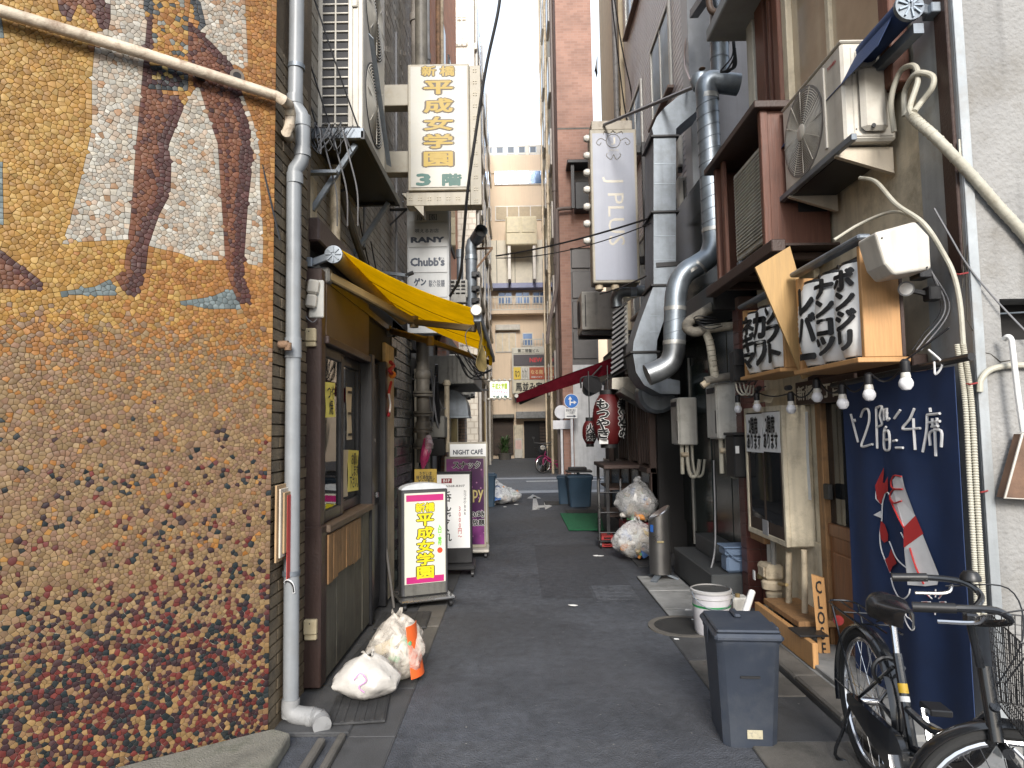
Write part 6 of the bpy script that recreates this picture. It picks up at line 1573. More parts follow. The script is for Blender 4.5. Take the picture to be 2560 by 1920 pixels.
# lagged pipes
lg = thing('lagged_pipes', 'dirty taped lagged pipes crossing above the water heaters', 'pipes', (1.9, 5.7, 2.3))
p = lambda px, py, y=5.6: aY(px, py, y)
lag = M('dirty pipe lagging', (.16, .145, .12), .8, var=.5, vs=9, bump=.5, bs=60, dirt=((.03, .028, .025), .8, 8))
lagw = M('pale pipe lagging', (.4, .37, .3), .8, var=.35, vs=9, bump=.4, dirt=((.1, .09, .07), .8, 10))
part('pipe', B().tube(spl([p(1870, 700), p(1844, 731), p(1790, 762), p(1745, 790), p(1722, 805), p(1718, 820), p(1735, 830), p(1762, 824)], 6), .045, 12), lag, lg)
part('pipe', B().tube(spl([p(1762, 824), p(1775, 822), p(1820, 816), p(1862, 814)], 6), .038, 12), lagw, lg)
part('pipe', B().tube(spl([p(1762, 824), p(1775, 860), p(1782, 910), p(1788, 945)], 6), .036, 12), lagw, lg)
part('pipe', B().tube(spl([p(1762, 953), p(1800, 945), p(1850, 938)], 6), .036, 12), lag, lg)
part('pipe_end', B().cyl(p(1770, 955), p(1755, 965), .03, n=12), pipe_cream, lg)
for k in range(7): part('band', B().tube([p(1774 + k * 2.1, 850 + 13 * k), p(1774.3 + k * 2.1, 852 + 13 * k)], .0385, 12), lag, lg)
for k in range(5): part('wire', B().tube(spl([p(1730, 800), p(1745 + 6 * k, 790 + 8 * k, 5.5), p(1790 + 4 * k, 795 + 5 * k, 5.5)], 6), .005, 5), cable, lg)
# rectangular duct
rdct = thing('rectangular_duct', 'large flanged galvanised rectangular duct on the right, bending at top and bottom', 'duct', (1.65, 7.5, 2.0))
YD_, YE_ = 7.3, 7.8
q = lambda px, py: aY(px, py, YD_)
def dprism(nm, l, m=galv_dull): part(nm, B().prism([q(x, y) for x, y in l], (0, YE_ - YD_, 0)), m, rdct, smooth=30)
dprism('straight', [(1634, 342), (1690, 342), (1690, 712), (1634, 712)])
dprism('top_bend', [(1634, 340), (1630, 320), (1642, 292), (1660, 270), (1745, 200), (1760, 262), (1700, 312), (1690, 322), (1690, 340)])
dprism('taper', [(1634, 714), (1690, 714), (1690, 752), (1660, 800), (1643, 850), (1641, 878), (1582, 878), (1584, 855), (1600, 805)])
dprism('bottom_bend', [(1582, 881), (1641, 881), (1645, 915), (1662, 945), (1700, 952), (1700, 985), (1650, 984), (1610, 962), (1590, 930)])
for py, x0_, x1_ in ((341, 1631, 1693), (530, 1631, 1693), (713, 1631, 1693), (880, 1579, 1645)):
    a, c = q(x0_, py + 3), q(x1_, py - 3)
    part('flange', B().box(a.x - .02, c.x + .02, YD_ - .025, YE_ + .025, a.z, c.z, .002), dark_metal, rdct)
for py in (410, 460, 590, 650, 790, 830): 
    a = q(1636, py); part('seam', B().box(a.x + (0 if py < 713 else -.05), q(1688 if py < 713 else 1650, py).x, YD_ - .004, YD_ + .002, a.z - .003, a.z + .003), galv, rdct)
part('stay', B().bar(q(1640, 663), q(1760, 655), .03, .05), dark_metal, rdct)
# spiral duct
sd = thing('spiral_duct', 'shiny spiral wound round duct with elbows snaking down the right wall', 'duct', (1.8, 6.1, 2.0))
q = lambda px, py, y=6.1: aY(px, py, y)
main = [q(1860, 217, 6.0), q(1800, 214, 6.0), q(1782, 206, 6.02), q(1772, 190, 6.05)]
part('elbow', B().tube(spl([q(1846, 212), q(1800, 206), q(1778, 204), q(1766, 216), q(1767, 240)], 8), .103, 22), galv, sd)
part('elbow', B().lathe([(.02, -.1), (.08, -.07), (.105, 0), (.09, .06), (.05, .09), (.01, .1)], q(1752, 205, 6.2), 20), galv, sd)
part('straight', B().tube([q(1767, 232), q(1783, 575)], .103, 24), galv, sd)
part('bend', B().tube(spl([q(1783, 572), q(1784, 610), q(1772, 642), q(1745, 662), q(1718, 678), q(1700, 700), q(1690, 735), q(1688, 770)], 8), .103, 22), galv, sd)
part('straight', B().tube([q(1688, 765), q(1686, 855)], .103, 24), galv, sd)
part('bottom_elbow', B().tube(spl([q(1686, 850), q(1684, 885), q(1672, 910), q(1650, 925), q(1618, 938)], 8), .103, 22), M('sooty duct', (.2, .21, .22), .4, .7, var=.3), sd)
for (x, y, dx, dy) in ((1769, 240, .6, 12), (1783, 572, .3, 10), (1726, 676, 8, 6), (1744, 664, -8, 5), (1688, 768, 0, 10), (1686, 852, 0, 10)):
    part('tape_joint', B().tube([q(x, y), q(x + dx * .5, y + dy)], .1065, 22), M('foil tape', (.45, .45, .43), .4, .6, var=.3, vs=12), sd)
for k in range(11):
    py = 262 + 29 * k; px = 1767 + 16 * (py - 232) / 343
    c = q(px, py); part('seam', B().tube([c + V((.104 * math.cos(a * math.pi / 12), .104 * math.sin(a * math.pi / 12), .035 * math.cos(a * math.pi / 12))) for a in range(24)], .004, 5, closed=True), galv_dull, sd)
for py in (800, 830):
    c = q(1687, py); part('seam', B().tube([c + V((.104 * math.cos(a * math.pi / 12), .104 * math.sin(a * math.pi / 12), .03 * math.cos(a * math.pi / 12))) for a in range(24)], .004, 5, closed=True), galv_dull, sd)
part('rust_spot', B().lathe([(.001, .108), (.03, .103), (.034, .098)], q(1756, 196, 6.13), 14), rust, sd)
up = thing('vertical_duct', 'second round galvanised duct rising behind the spiral one', 'duct', (2.1, 7.0, 4.5))
part('duct', B().cyl(aY(1800, 215, 6.9), aY(1796, -60, 6.9), .1, n=20), galv, up)
for py in (150, 112, 74, 36): part('seam', B().cyl(aY(1799, py, 6.9), aY(1799, py - 3, 6.9), .104, n=20), galv_dull, up)
part('stay', B().box(aY(1775, 210, 6.9).x, 2.4, 6.88, 6.92, aY(1775, 210, 6.9).z, aY(1775, 200, 6.9).z), galv_dull, up)
wc = thing('wire_coil', 'coil of black cables hanging beside the vertical duct', 'cables', aY(1835, 150, 5.7))
rr = random.Random(2)
for k in range(6):
    pts_ = [aY(1822 + rr.uniform(-3, 6), -20, 5.7), aY(1832 + rr.uniform(-4, 4), 90, 5.7), aY(1835 + rr.uniform(-5, 5), 140, 5.7), aY(1822 + rr.uniform(-20, 6), 175, 5.7), aY(1805 + rr.uniform(-5, 12), 180, 5.7), aY(1838 + rr.uniform(-4, 4), 165, 5.7), aY(1838, 120, 5.7)]
    part('cable', B().tube(spl(pts_, 7), .007, 5), cable, wc)
ev = thing('gutter_end', 'dark gutter and bent brown pipe at the eave top right', 'gutter', aY(1790, 10, 6.3))
part('gutter', B().bar(aY(1735, 35, 7.5), aY(1800, -60, 6.2), .1, .09), dark_metal, ev)
part('pipe', B().tube(spl([aY(1772, -15, 6.3), aY(1775, 18, 6.3), aY(1785, 30, 6.3), aY(1800, 30, 6.3)], 6), .035, 12), M('brown gutter pipe', (.12, .08, .06), .5), ev)
# condensers behind the ducts
def acbox(label, x0, x1, y0, y1, z0, z1, name='outdoor_unit'):
    t = thing(name, label, 'air conditioner', ((x0 + x1) / 2, y0, z0))
    part('casing', B().box(x0, x1, y0, y1, z0, z1, .015), ac_grey, t)
    part('fan', B().lathe([(min(.25, (z1 - z0) * .42), 0), (min(.25, (z1 - z0) * .42), .012), (.03, .012)], T=Matrix.Translation((x0 - .0, y0 + (y1 - y0) * .55, (z0 + z1) / 2)) @ Euler((0, R_(-90), 0)).to_matrix().to_4x4(), n=24), ac_dark, t)
    b = B(); b.box(x0 + .06, x0 + .075, y0 - .006, y0 + .001, z0 + .06, z1 - .06)
    part('side_rib', b, ac_dark, t)
    for y in (y0 + .06, y1 - .1): part('bracket', B().box(x0, x1 + .2, y, y + .04, z0 - .07, z0 - .004), dark_metal, t)
a = aY(1700, 565, 8.4); c = aY(1745, 440, 8.4)
acbox('upper grey condenser behind the rectangular duct', a.x, c.x + .1, 8.4, 9.1, a.z, c.z)
a = aY(1693, 420, 8.6); c = aY(1745, 345, 8.6)
acbox('stained white condenser under the duct bend', a.x, c.x + .1, 8.5, 9.1, a.z, c.z)
a = aY(1455, 825, 11.2); c = aY(1500, 728, 11.2)
acbox('beige condenser on the wall below the lavender sign', a.x, 1.9, 11.2, 12.0, a.z, c.z)
a = aY(1712, 800, 8.0); c = aY(1760, 690, 8.0)
gb = thing('louvre_vent', 'grey louvred vent box behind the spiral duct elbow', 'vent', (a.x, 8.0, a.z))
part('box', B().box(a.x, 2.3, 7.95, 8.4, a.z, c.z, .01), ac_grey, gb)
for k in range(9): part('slat', B().box(a.x + .02, c.x, 7.93, 7.949, a.z + .04 + k * (c.z - a.z - .08) / 9, a.z + .055 + k * (c.z - a.z - .08) / 9, .002), galv_dull, gb)
# siding building
XW = 2.3
sb_ = thing('siding_building', 'pale grey building clad in fine ribbed siding on the upper right', 'building', (XW, 10.5, 0))
sid = M('pale siding', (.6, .6, .64), .35, .1, var=.06, bump=.02, streak=.15)
part('wall', B().box(XW, 9, 8.2, 12.7, 2.4, 15), sid, sb_)
part('ground_floor', B().box(XW - .1, 9, 8.2, 12.7, -.02, 2.4), grime_metal, sb_)
part('grey_return', B().box(XW - .06, XW + .3, 7.9, 8.2, 4.2, 15, .006), M('grey panel', (.4, .42, .45), .4), sb_)
ribs = B()
for k in range(150):
    z = 2.5 + k * .083; ribs.box(XW - .012, XW, 8.21, 12.69, z, z + .066)
part('siding_boards', ribs, sid, sb_, smooth=0, kind='stuff')
for (y0, z0) in ((11.0, 6.35), (8.9, 6.35), (11.0, 9.2), (8.9, 9.2), (11.0, 3.6)):
    w = part('window', B().box(XW - .05, XW - .012, y0, y0 + .06, z0, z0 + 1.3, .004).box(XW - .05, XW - .012, y0 + 1.24, y0 + 1.3, z0, z0 + 1.3, .004).box(XW - .05, XW - .012, y0 + .06, y0 + 1.24, z0, z0 + .05, .004).box(XW - .05, XW - .012, y0 + .06, y0 + 1.24, z0 + 1.24, z0 + 1.3, .004).box(XW - .04, XW - .012, y0 + .62, y0 + .67, z0 + .05, z0 + 1.24), M('alu frame', (.4, .4, .38), .4, .3), sb_)
    part('pane', B().box(XW - .03, XW - .016, y0 + .06, y0 + 1.24, z0 + .05, z0 + 1.24), M('pale window glass', (.2, .27, .33), .08, var=.2, vs=2, bump=0), w)
    part('sill', B().box(XW - .1, XW - .012, y0 - .05, y0 + 1.35, z0 - .05, z0 - .004, .004), M('brown sill', (.16, .11, .09), .5), w)
cb3 = thing('cream_building', 'narrow cream rendered building beyond the ribbed siding one', 'building', (2.2, 14, 0))
part('wall', B().box(2.2, 9, 12.72, 15.5, -.02, 14), M('cream render', (.55, .47, .33), .7, var=.1, bump=.15, streak=.2), cb3)
part('downpipe', B().cyl((2.14, 12.85, 2), (2.14, 12.85, 14), .05, n=12).cyl((2.15, 13.1, 2), (2.15, 13.1, 14), .03, n=10), grey_pvc, cb3)
part('joint', B().box(2.192, 2.2, 12.72, 15.5, 8.0, 8.03).box(2.192, 2.2, 12.72, 15.5, 5.0, 5.03), concrete, cb3)
# lavender sign
YJ = 9.0
x0, x1, z0, z1 = rect(1483, 1590, 322, 708, YJ)
js = thing('lavender_sign', 'tall lavender box sign reading J PLUS sideways with globe lamps', 'sign', ((x0 + x1) / 2, YJ, z0))
part('box', B().box(x0, x1, YJ, YJ + .3, z0, z1, .012), frame_cream, js)
part('panel', B().box(x0 + .035, x1 - .04, YJ - .008, YJ + .01, z0 + .04, z1 - .06), M('lavender panel', (.26, .28, .35), .4, var=.05, bump=0, streak=.12), js)
part('top_cap', B().box(x0 + .03, x1 - .05, YJ + .02, YJ + .28, z1 + .002, z1 + .14, .01), M('rusty cap', (.4, .36, .3), .6, dirt=((.15, .1, .07), .7, 7)), js)
gold = M('faded gold', (.31, .29, .25), .4, .2, var=.2, bump=0)
xc = (x0 + x1) / 2
letter(js, 'J PLUS', (xc - .02, YJ - .0095, aY(1530, 528, YJ).z), (0, 0, -1), (1, 0, 0), aY(1530, 440, YJ).z - aY(1530, 612, YJ).z, .3, gold, -.004)
letter(js, 'J', (xc, YJ - .0095, aY(1530, 353, YJ).z), (1, 0, 0), (0, 0, 1), .06, .11, gold)
letter(js, 'J PLUS', (xc, YJ - .0095, aY(1530, 377, YJ).z), (1, 0, 0), (0, 0, 1), .15, .04, gold)
zc = aY(1530, 353, YJ).z
b = B().tube([(xc + .1 * math.cos(a * math.pi / 12), YJ - .0095, zc + .1 * math.sin(a * math.pi / 12)) for a in range(24)], .005, 4, closed=True)
for s in (-1, 1):
    b.tube(spl([(xc + s * .1, YJ - .0095, zc), (xc + s * .18, YJ - .0095, zc + .04), (xc + s * .24, YJ - .0095, zc - .02), (xc + s * .2, YJ - .0095, zc - .06), (xc + s * .17, YJ - .0095, zc - .02)], 5), .005, 4)
    b.tube(spl([(xc, YJ - .0095, zc + .16), (xc + s * .05, YJ - .0095, zc + .11), (xc + s * .12, YJ - .0095, zc + .14), (xc + s * .14, YJ - .0095, zc + .1)], 5), .005, 4)
    b.tube(spl([(xc, YJ - .0095, zc - .2), (xc + s * .04, YJ - .0095, zc - .27), (xc + s * .1, YJ - .0095, zc - .22), (xc + s * .09, YJ - .0095, zc - .18)], 5), .005, 4)
part('ornament', b, gold, js)
for k in range(7):
    py = 347 + 42.5 * k; c = aY(1468, py, YJ + .1)
    lm = part('lamp', B().lathe([(.004, -.06), (.035, -.05), (.055, -.01), (.05, .03), (.03, .045)], T=Matrix.Translation(c) @ Euler((0, R_(90), 0)).to_matrix().to_4x4(), n=14), M('globe lamp', (.6, .58, .54), .3, bump=0), js)
    part('lamp_holder', B().cyl(c + V((.04, 0, 0)), (x0 + .004, YJ + .1, c.z), .025, n=10), dark_metal, lm)
part('arm', B().box(x1, XW, YJ + .1, YJ + .2, z1 - .3, z1 - .2).box(x1, XW, YJ + .1, YJ + .2, z0 + .3, z0 + .4), dark_metal, js)
part('side_frame', B().box(x1 + .07, x1 + .12, YJ - .02, YJ + .04, z0 + .2, z1 - .2), dark_metal, js)
for px in (1498, 1538): part('foot_lamp', B().lathe([(.03, -.1), (.06, -.08), (.06, -.01), (.04, 0)], aY(px, 716, YJ + .1) + V((0, 0, .03)), 12), pipe_cream, js)
# cables across
for k, (a, c, d, r, lb) in enumerate((((1240, 640, 9.6), (1640, 540, 7.4), .05, .012, 'thick black cable crossing the alley from the exhaust duct to the lavender sign'), ((1240, 645, 9.6), (1640, 553, 7.4), .12, .007, 'thin black cable sagging just under the thick one across the alley'), ((1510, 312, 9.0), (1740, 215, 6.5), .0, .022, 'grey stay rod from the lavender sign up to the spiral duct'), ((1500, 735, 9.0), (1615, 690, 7.3), .02, .01, 'short black cable below the lavender sign'))):
    solo('overhead_cable', B().tube(sag(aY(*a), aY(*c), d), r, 6), cable if k != 2 else cable_grey, lb, 'cable')
solo('hanging_cable', B().tube(spl([aY(1255, -60, 5.5), aY(1245, 30, 5.5), aY(1215, 170, 5.6), aY(1190, 330, 5.7), aY(1170, 470, 5.8), aY(1160, 580, 6.0), aY(1150, 690, 6.2), aY(1125, 740, 6.4)], 8), .014, 8), cable, 'thick black cable hanging in front of the projecting sign', 'cable')
for k, pxs in enumerate((((1525, -40), (1540, 100), (1560, 260), (1575, 340), (1585, 420)), ((1530, -40), (1555, 120), (1578, 230), (1588, 330)))):
    solo('hanging_wire', B().tube(spl([aY(x, y, 12.0) for x, y in pxs], 6), .014, 5), cable, ['wavy twisted wire hanging along the cream building', 'straight thin wire hanging along the cream building'][k], 'wire')
solo('thin_cable', B().tube(spl([aY(1735, 30, 8), aY(1715, 100, 8), aY(1712, 160, 8), aY(1725, 200, 7)], 6), .012, 6), M('pink cable', (.4, .33, .32), .5), 'pale bent cable in front of the ribbed siding', 'cable')
# tilted louvre rack and elbow
lr = thing('louvre_rack', 'stack of tilted dark louvres on a pale post above the maroon awning', 'louvre', (1.5, 9.6, 2.6))
q = lambda px, py: aY(px, py, 9.5)
for k in range(13):
    py = 772 + 12.5 * k; part('louvre', B().bar(q(1533 - k * .4, py + 14), q(1566, py - 12), .03, .09, up=(.3, -.8, .6)), M('grey louvre', (.13, .13, .135), .5, .4), lr)
part('post', B().bar(q(1567, 935), q(1564, 742), .05, .05), ac_grey, lr)
part('brace', B().bar(q(1567, 750), q(1605, 735), .04), ac_grey, lr)
el_ = thing('duct_elbow', 'small foil taped duct elbow above the tilted louvres', 'duct', q(1560, 750))
part('elbow', B().tube(spl([q(1610, 727), q(1575, 728), q(1550, 732), q(1540, 748), q(1542, 768)], 7), .085, 16), galv, el_)
part('tape', B().cyl(q(1575, 728), q(1590, 727), .09, n=16), M('bluish wrap', (.45, .55, .68), .4), el_)
# maroon awning
ma = thing('maroon_awning', 'dark maroon awning reaching over the alley above the red lanterns', 'awning', (1.5, 10.3, 2.2))
YM, YN = 10.2, 12.2
w0 = aY(1535, 896, YM); f0 = aY(1291, 988, YM)
mar = cloth_mat('maroon awning cloth', (.085, .008, .014), .35, .2, .2)
rows = [[(w0.x + (f0.x - w0.x) * i / 8, YM + (YN - YM) * j / 6, w0.z + (f0.z - w0.z) * i / 8 + .03 * math.sin(math.pi * i / 8)) for j in range(7)] for i in range(9)]
part('cloth', B().grid(rows, (0, 0, -.003)), mar, ma)
rows = [[(f0.x - .0, YM + (YN - YM) * j / 6, f0.z - .02 - .2 * i / 3) for j in range(7)] for i in range(4)]
part('valance', B().grid(rows, (.003, 0, 0)), mar, ma)
part('side_valance', B().prism([(w0.x, YM - .01, w0.z + .02), (f0.x, YM - .01, f0.z + .01), (f0.x, YM - .01, f0.z - .12), (w0.x, YM - .01, w0.z - .22)], (0, .004, 0)), mar, ma)
part('front_bar', B().cyl((f0.x, YM - .02, f0.z - .01), (f0.x, YN, f0.z - .01), .03, n=12), ac_grey, ma)
part('arm', B().bar((f0.x + .05, YM + .1, f0.z - .12), (w0.x - .5, YM + .5, w0.z - .25), .05), dark_metal, ma)
part('arm', B().bar((w0.x - .5, YM + .5, w0.z - .25), (w0.x, YM + .1, w0.z - .1), .05), pipe_cream, ma)
part('roller_box', B().box(w0.x - .04, w0.x + .1, YM, YN, w0.z - .1, w0.z + .08, .01), grime_metal, ma)
# stall
XL = 1.62
stl = thing('izakaya_stall', 'dark timber eatery front with slatted windows behind the red lantern', 'shopfront', (XL, 9.5, 0))
part('wall', B().box(XL + .08, 2.3, 7.9, 12.6, 0, 2.9), dark_int, stl)
part('lintel', B().box(XL - .05, 2.3, 7.8, 12.6, 2.35, 2.7, .01), dark_metal, stl)
for y in (8.0, 8.75, 9.5, 10.4, 11.5): part('post', B().box(XL, XL + .1, y, y + .09, 0, 2.4, .006), dark_wood, stl)
for k in range(14): part('slat', B().box(XL + .02, XL + .05, 8.1 + k * .17, 8.13 + k * .17, 1.05, 2.3), dark_wood, stl)
part('sill', B().box(XL - .04, XL + .08, 8.0, 10.5, .95, 1.02, .006), dark_wood, stl)
part('lower_wall', B().box(XL + .02, XL + .08, 8.0, 12.5, 0, .95), dark_wall, stl)
part('counter', B().box(1.12, XL - .02, 8.5, 9.6, .98, 1.03, .006), dark_wood, stl)
for y in (8.55, 9.5): part('counter_leg', B().box(1.15, 1.19, y, y + .04, 0, .98), dark_metal, stl)
for z in (.35, .7): part('under_shelf', B().box(1.2, XL - .04, 8.6, 9.5, z, z + .02), dark_wood, stl)
part('canopy', B().prism([aY(x, y, 8.2) for x, y in ((1558, 968), (1655, 1030), (1660, 1042), (1550, 980))], (0, .5, 0)), grime_metal, stl)
hd2 = thing('steel_hood', 'battered stainless extractor hood above the red lantern', 'vent hood', aY(1570, 1000, 8.6))
part('hood', B().prism([aY(x, y, 8.5) for x, y in ((1530, 945), (1600, 940), (1655, 1000), (1640, 1020), (1560, 975), (1530, 972))], (0, .7, 0)), M('battered steel', (.36, .34, .3), .35, .8, var=.35, vs=6), hd2)
part('fan_drum', B().lathe([(.2, -.15), (.24, -.12), (.24, .12), (.2, .15)], T=Matrix.Translation(aY(1640, 985, 7.9)) @ Euler((R_(90), 0, 0)).to_matrix().to_4x4(), n=24), galv_dull, hd2)
def red_lantern(label, c, R, h, txts):
    t = thing('red_lantern', label, 'lantern', c)
    rp_ = M('red lantern paper', (.095, .009, .01), .5, var=.2, bump=.05)
    m = 30; prof = []
    for i in range(m + 1):
        s = i / m; prof.append((R * (.5 + .5 * (1 - abs(2 * s - 1) ** 2.4)) + (.003 if i % 2 else -.003), c[2] + s * h))
    part('shade', B().lathe(prof, (c[0], c[1], 0), 28), rp_, t, smooth=60)
    part('ring', B().lathe([(R * .5, c[2] - .04), (R * .53, c[2] - .04), (R * .53, c[2] + .01), (R * .4, c[2] + .01)], (c[0], c[1], 0), 20), ink, t)
    part('ring', B().lathe([(R * .5, c[2] + h - .01), (R * .53, c[2] + h - .01), (R * .53, c[2] + h + .05), (R * .4, c[2] + h + .05)], (c[0], c[1], 0), 20), ink, t)
    part('cord', B().cyl((c[0], c[1], c[2] + h + .04), (c[0], c[1], 2.36), .008, n=6), cable, t)
    for tx, a0, da in txts:
        letter_cyl(t, '\n'.join(tx), c, R + .012, R_(a0), R_(da), c[2] + h * .12, c[2] + h * .9, paper, .09)
        letter_cyl(t, '\n'.join(tx), c, R + .016, R_(a0), R_(da * .94), c[2] + h * .13, c[2] + h * .89, ink, .04)
a = aY(1523, 1112, 8.75); c = aY(1523, 985, 8.75)
red_lantern('big red paper lantern with black white edged characters over the stall counter', (a.x, 8.75, a.z), .215, c.z - a.z, [('もつやき', -118, 50), ('煮込み', -42, 50)])
a = aY(1475, 1110, 9.6); c = aY(1475, 1052, 9.6)
red_lantern('smaller red paper lantern just left of the big one', (a.x, 9.6, a.z), .11, c.z - a.z, [('火焼', -90, 70)])
fl = thing('flood_lamp', 'black spotlight hanging under the maroon awning', 'lamp', aY(1475, 975, 10.0))
c = aY(1475, 970, 10.0)
part('head', B().lathe([(.05, -.14), (.09, -.1), (.16, .1), (.15, .1)], T=Matrix.Translation(c) @ Euler((R_(60), 0, R_(20))).to_matrix().to_4x4(), n=18), dark_metal, fl)
part('yoke', B().tube(spl([c + V((-.14, 0, .0)), c + V((-.12, 0, .16)), c + V((.12, 0, .16)), c + V((.14, 0, 0))], 6), .015, 6).cyl(c + V((0, 0, .15)), c + V((.2, .1, .35)), .012, n=6), dark_metal, fl)
solo('notice_card', B().box(aY(1498, 1090, 8.6).x, aY(1520, 1090, 8.6).x, 8.6, 8.605, aY(1498, 1110, 8.6).z, aY(1498, 1088, 8.6).z), paper, 'small white card hanging below the red lantern', 'notice')
# ================================================================== FAR: buildings beyond the cross street
def mk_win(parent, x0, x1, z0, z1, y, n, frame, glass, name='window'):
    w = part(name, B().box(x0, x1, y - .06, y - .0, z0, z1, .01), frame, parent)
    for k in range(n):
        a = x0 + .05 + (x1 - x0 - .05) * k / n; c = x0 + (x1 - x0 - .05) * (k + 1) / n
        part('pane', B().box(a, c, y - .085, y - .062, z0 + .06, z1 - .06), glass, w)
    return w
YF = 35.2
beige = M('beige facade tile', (.7, .55, .4), .6, var=.08, vs=.8, bump=.1, streak=.12)
fb = thing('beige_building', 'sunlit beige office building closing the far end of the alley', 'building', (0, YF, 0))
F = lambda px0, px1, py0, py1, y=YF: rect(px0, px1, py0, py1, y)
x0, x1, z0, z1 = F(1150, 1480, 387, 1140)
part('wall', B().box(-9, 9, YF, YF + 8, -.02, z1), beige, fb)
r = F(1236, 1380, 361, 386)
part('parapet_fence', B().box(-6, 6, YF + .05, YF + .1, r[2], r[2] + .1).box(-6, 6, YF + .05, YF + .1, r[3] - .08, r[3]), ac_white, fb)
for k in range(14):
    xx = -4 + k * .62; part('fence_panel', B().box(xx, xx + .32, YF + .06, YF + .09, r[2], r[3] - .02, .02), M('fence slats', (.1, .13, .17), .5), fb)
    part('fence_post', B().box(xx + .34, xx + .58, YF + .02, YF + .12, r[2] - .1, r[3] + .02, .02), ac_white, fb)
alu = M('pale alu', (.55, .52, .48), .5, .2, bump=0)
for (a, c, t_, b_, n, g) in ((1236, 1356, 426, 464, 4, blue_glass), (1238, 1356, 514, 553, 4, M('tan blind', (.38, .3, .19), .5, var=.15, bump=0))):
    r = F(a, c, t_, b_); mk_win(fb, r[0], r[1], r[2], r[3], YF, n, alu, g); mk_win(fb, r[0] - 2.9, r[0] - .2, r[2], r[3], YF, n, alu, g); mk_win(fb, r[1] + .4, r[1] + 3, r[2], r[3], YF, n, alu, g)
r = F(1236, 1380, 424, 387); part('band', B().box(-6, 6, YF - .05, YF, z1 - 1.0, z1 + .05, .01), beige, fb)
gray_panel = M('pale grey cladding', (.68, .62, .5), .5, var=.1, bump=.05)
r = F(1236, 1375, 600, 712); part('cladding', B().box(-5, 5, YF - .1, YF - .002, r[2], r[3]), gray_panel, fb)
for k in range(9): part('cladding_joint', B().box(-4 + k, -3.97 + k, YF - .108, YF - .101, r[2], r[3]), concrete, fb)
r = F(1266, 1340, 563, 660); tk = thing('water_tank', 'cream panelled water tank in front of the beige building', 'tank', (r[0], YF - 1, r[2]))
part('tank', B().box(r[0], r[1], YF - 1.6, YF - .12, r[2] + .6, r[3], .06), M('cream tank', (.66, .58, .4), .5, bump=0), tk)
for k in range(2): part('panel', B().box(r[0] + .06 + k * .8, r[0] + .76 + k * .8, YF - 1.64, YF - 1.6, r[3] - .9, r[3] - .1, .05), M('cream tank', (.66, .58, .4)), tk)
for x in (r[0] + .1, r[1] - .25): part('leg', B().box(x, x + .15, YF - 1.5, YF - .2, r[2] - 1.2, r[2] + .6), alu, tk)
r = F(1239, 1368, 713, 727); part('blue_canopy', B().box(-4, 4, YF - .7, YF, r[2], r[3], .01), M('blue canopy', (.2, .22, .38), .4, bump=0), fb)
r = F(1245, 1366, 729, 762)
for k in range(3): mk_win(fb, r[0] + k * .95, r[0] + .8 + k * .95, r[2], r[3], YF, 2, alu, blue_glass)
def railing(x0, x1, z0, z1, y, name='balcony_railing'):
    b = B().box(x0, x1, y - .03, y, z1 - .06, z1).box(x0, x1, y - .03, y, z0, z0 + .06); x = x0
    while x < x1: b.box(x, x + .04, y - .025, y - .005, z0 + .06, z1 - .06); x += .17
    return b
r = F(1238, 1370, 745, 781); part('balcony_railing', railing(-4, 4, r[2], r[3], YF - .6), ac_white, fb)
part('balcony_slab', B().box(-4, 4, YF - .65, YF, r[2] - .2, r[2] - .01), beige, fb)
r = F(1239, 1290, 831, 882); mk_win(fb, r[0], r[1], r[2], r[3], YF, 3, alu, M('warm window', (.6, .5, .35), .4, bump=0))
r = F(1239, 1300, 813, 828); part('window_hood', B().box(r[0], r[1], YF - .35, YF, r[2], r[3], .02), ac_white, fb)
for a in (1306, 1356): r = F(a, a + 26, 832, 866); mk_win(fb, r[0], r[1], r[2], r[3], YF, 1, alu, blue_glass)
r = F(1302, 1368, 849, 872); part('balcony_railing', railing(r[0], r[0] + 3, r[2], r[3], YF - .4), ac_white, fb)
r = F(1290, 1375, 1029, 1047); part('entrance_canopy', B().box(r[0], r[1] + 1, YF - .8, YF, r[2], r[3], .02), concrete_light, fb)
r = F(1311, 1372, 1052, 1142); part('entrance', B().box(r[0], r[1] + .3, YF - .06, YF - .01, 0, r[3]), dark_int, fb)
for k in range(10): part('shutter_slat', B().box(r[0] + .85, r[1] + .3, YF - .1, YF - .07, .2 + k * .17, .34 + k * .17, .01), dark_brown_int, fb)
r = F(1286, 1308, 1062, 1142); part('entrance_pier', B().box(r[0], r[1], YF - .3, YF, 0, r[3], .02), cream_paint, fb)
r = F(1237, 1283, 1046, 1100); part('shop_window', B().box(r[0] - 2, r[1], YF - .12, YF - .01, r[2] - .8, r[3], .01), dark_brown_int, fb)
r = F(1237, 1286, 1036, 1046); part('shop_canopy', B().box(r[0] - 2, r[1], YF - .7, YF, r[2], r[3], .02), grime_metal, fb)
st_ = thing('pink_poster_stand', 'white poster stand with a pink picture by the far entrance', 'sign', aY(1296, 1140, 34.5))
r = F(1287, 1305, 1096, 1141, 34.6); part('stand', B().box(r[0], r[1], 34.5, 34.7, .02, r[3], .02), ac_white, st_); part('picture', B().box(r[0] + .04, r[1] - .04, 34.49, 34.498, .5, r[3] - .1), M('pink poster', (.6, .4, .35), .5), st_)
ps = thing('pole_sign_board', 'stacked tenant sign board on the beige building', 'sign', aY(1320, 980, 34))
YP = 34.0
r = F(1281, 1363, 868, 985, YP); part('back', B().box(r[0], r[1], YP, YP + .3, r[2], r[3], .02), ac_white, ps)
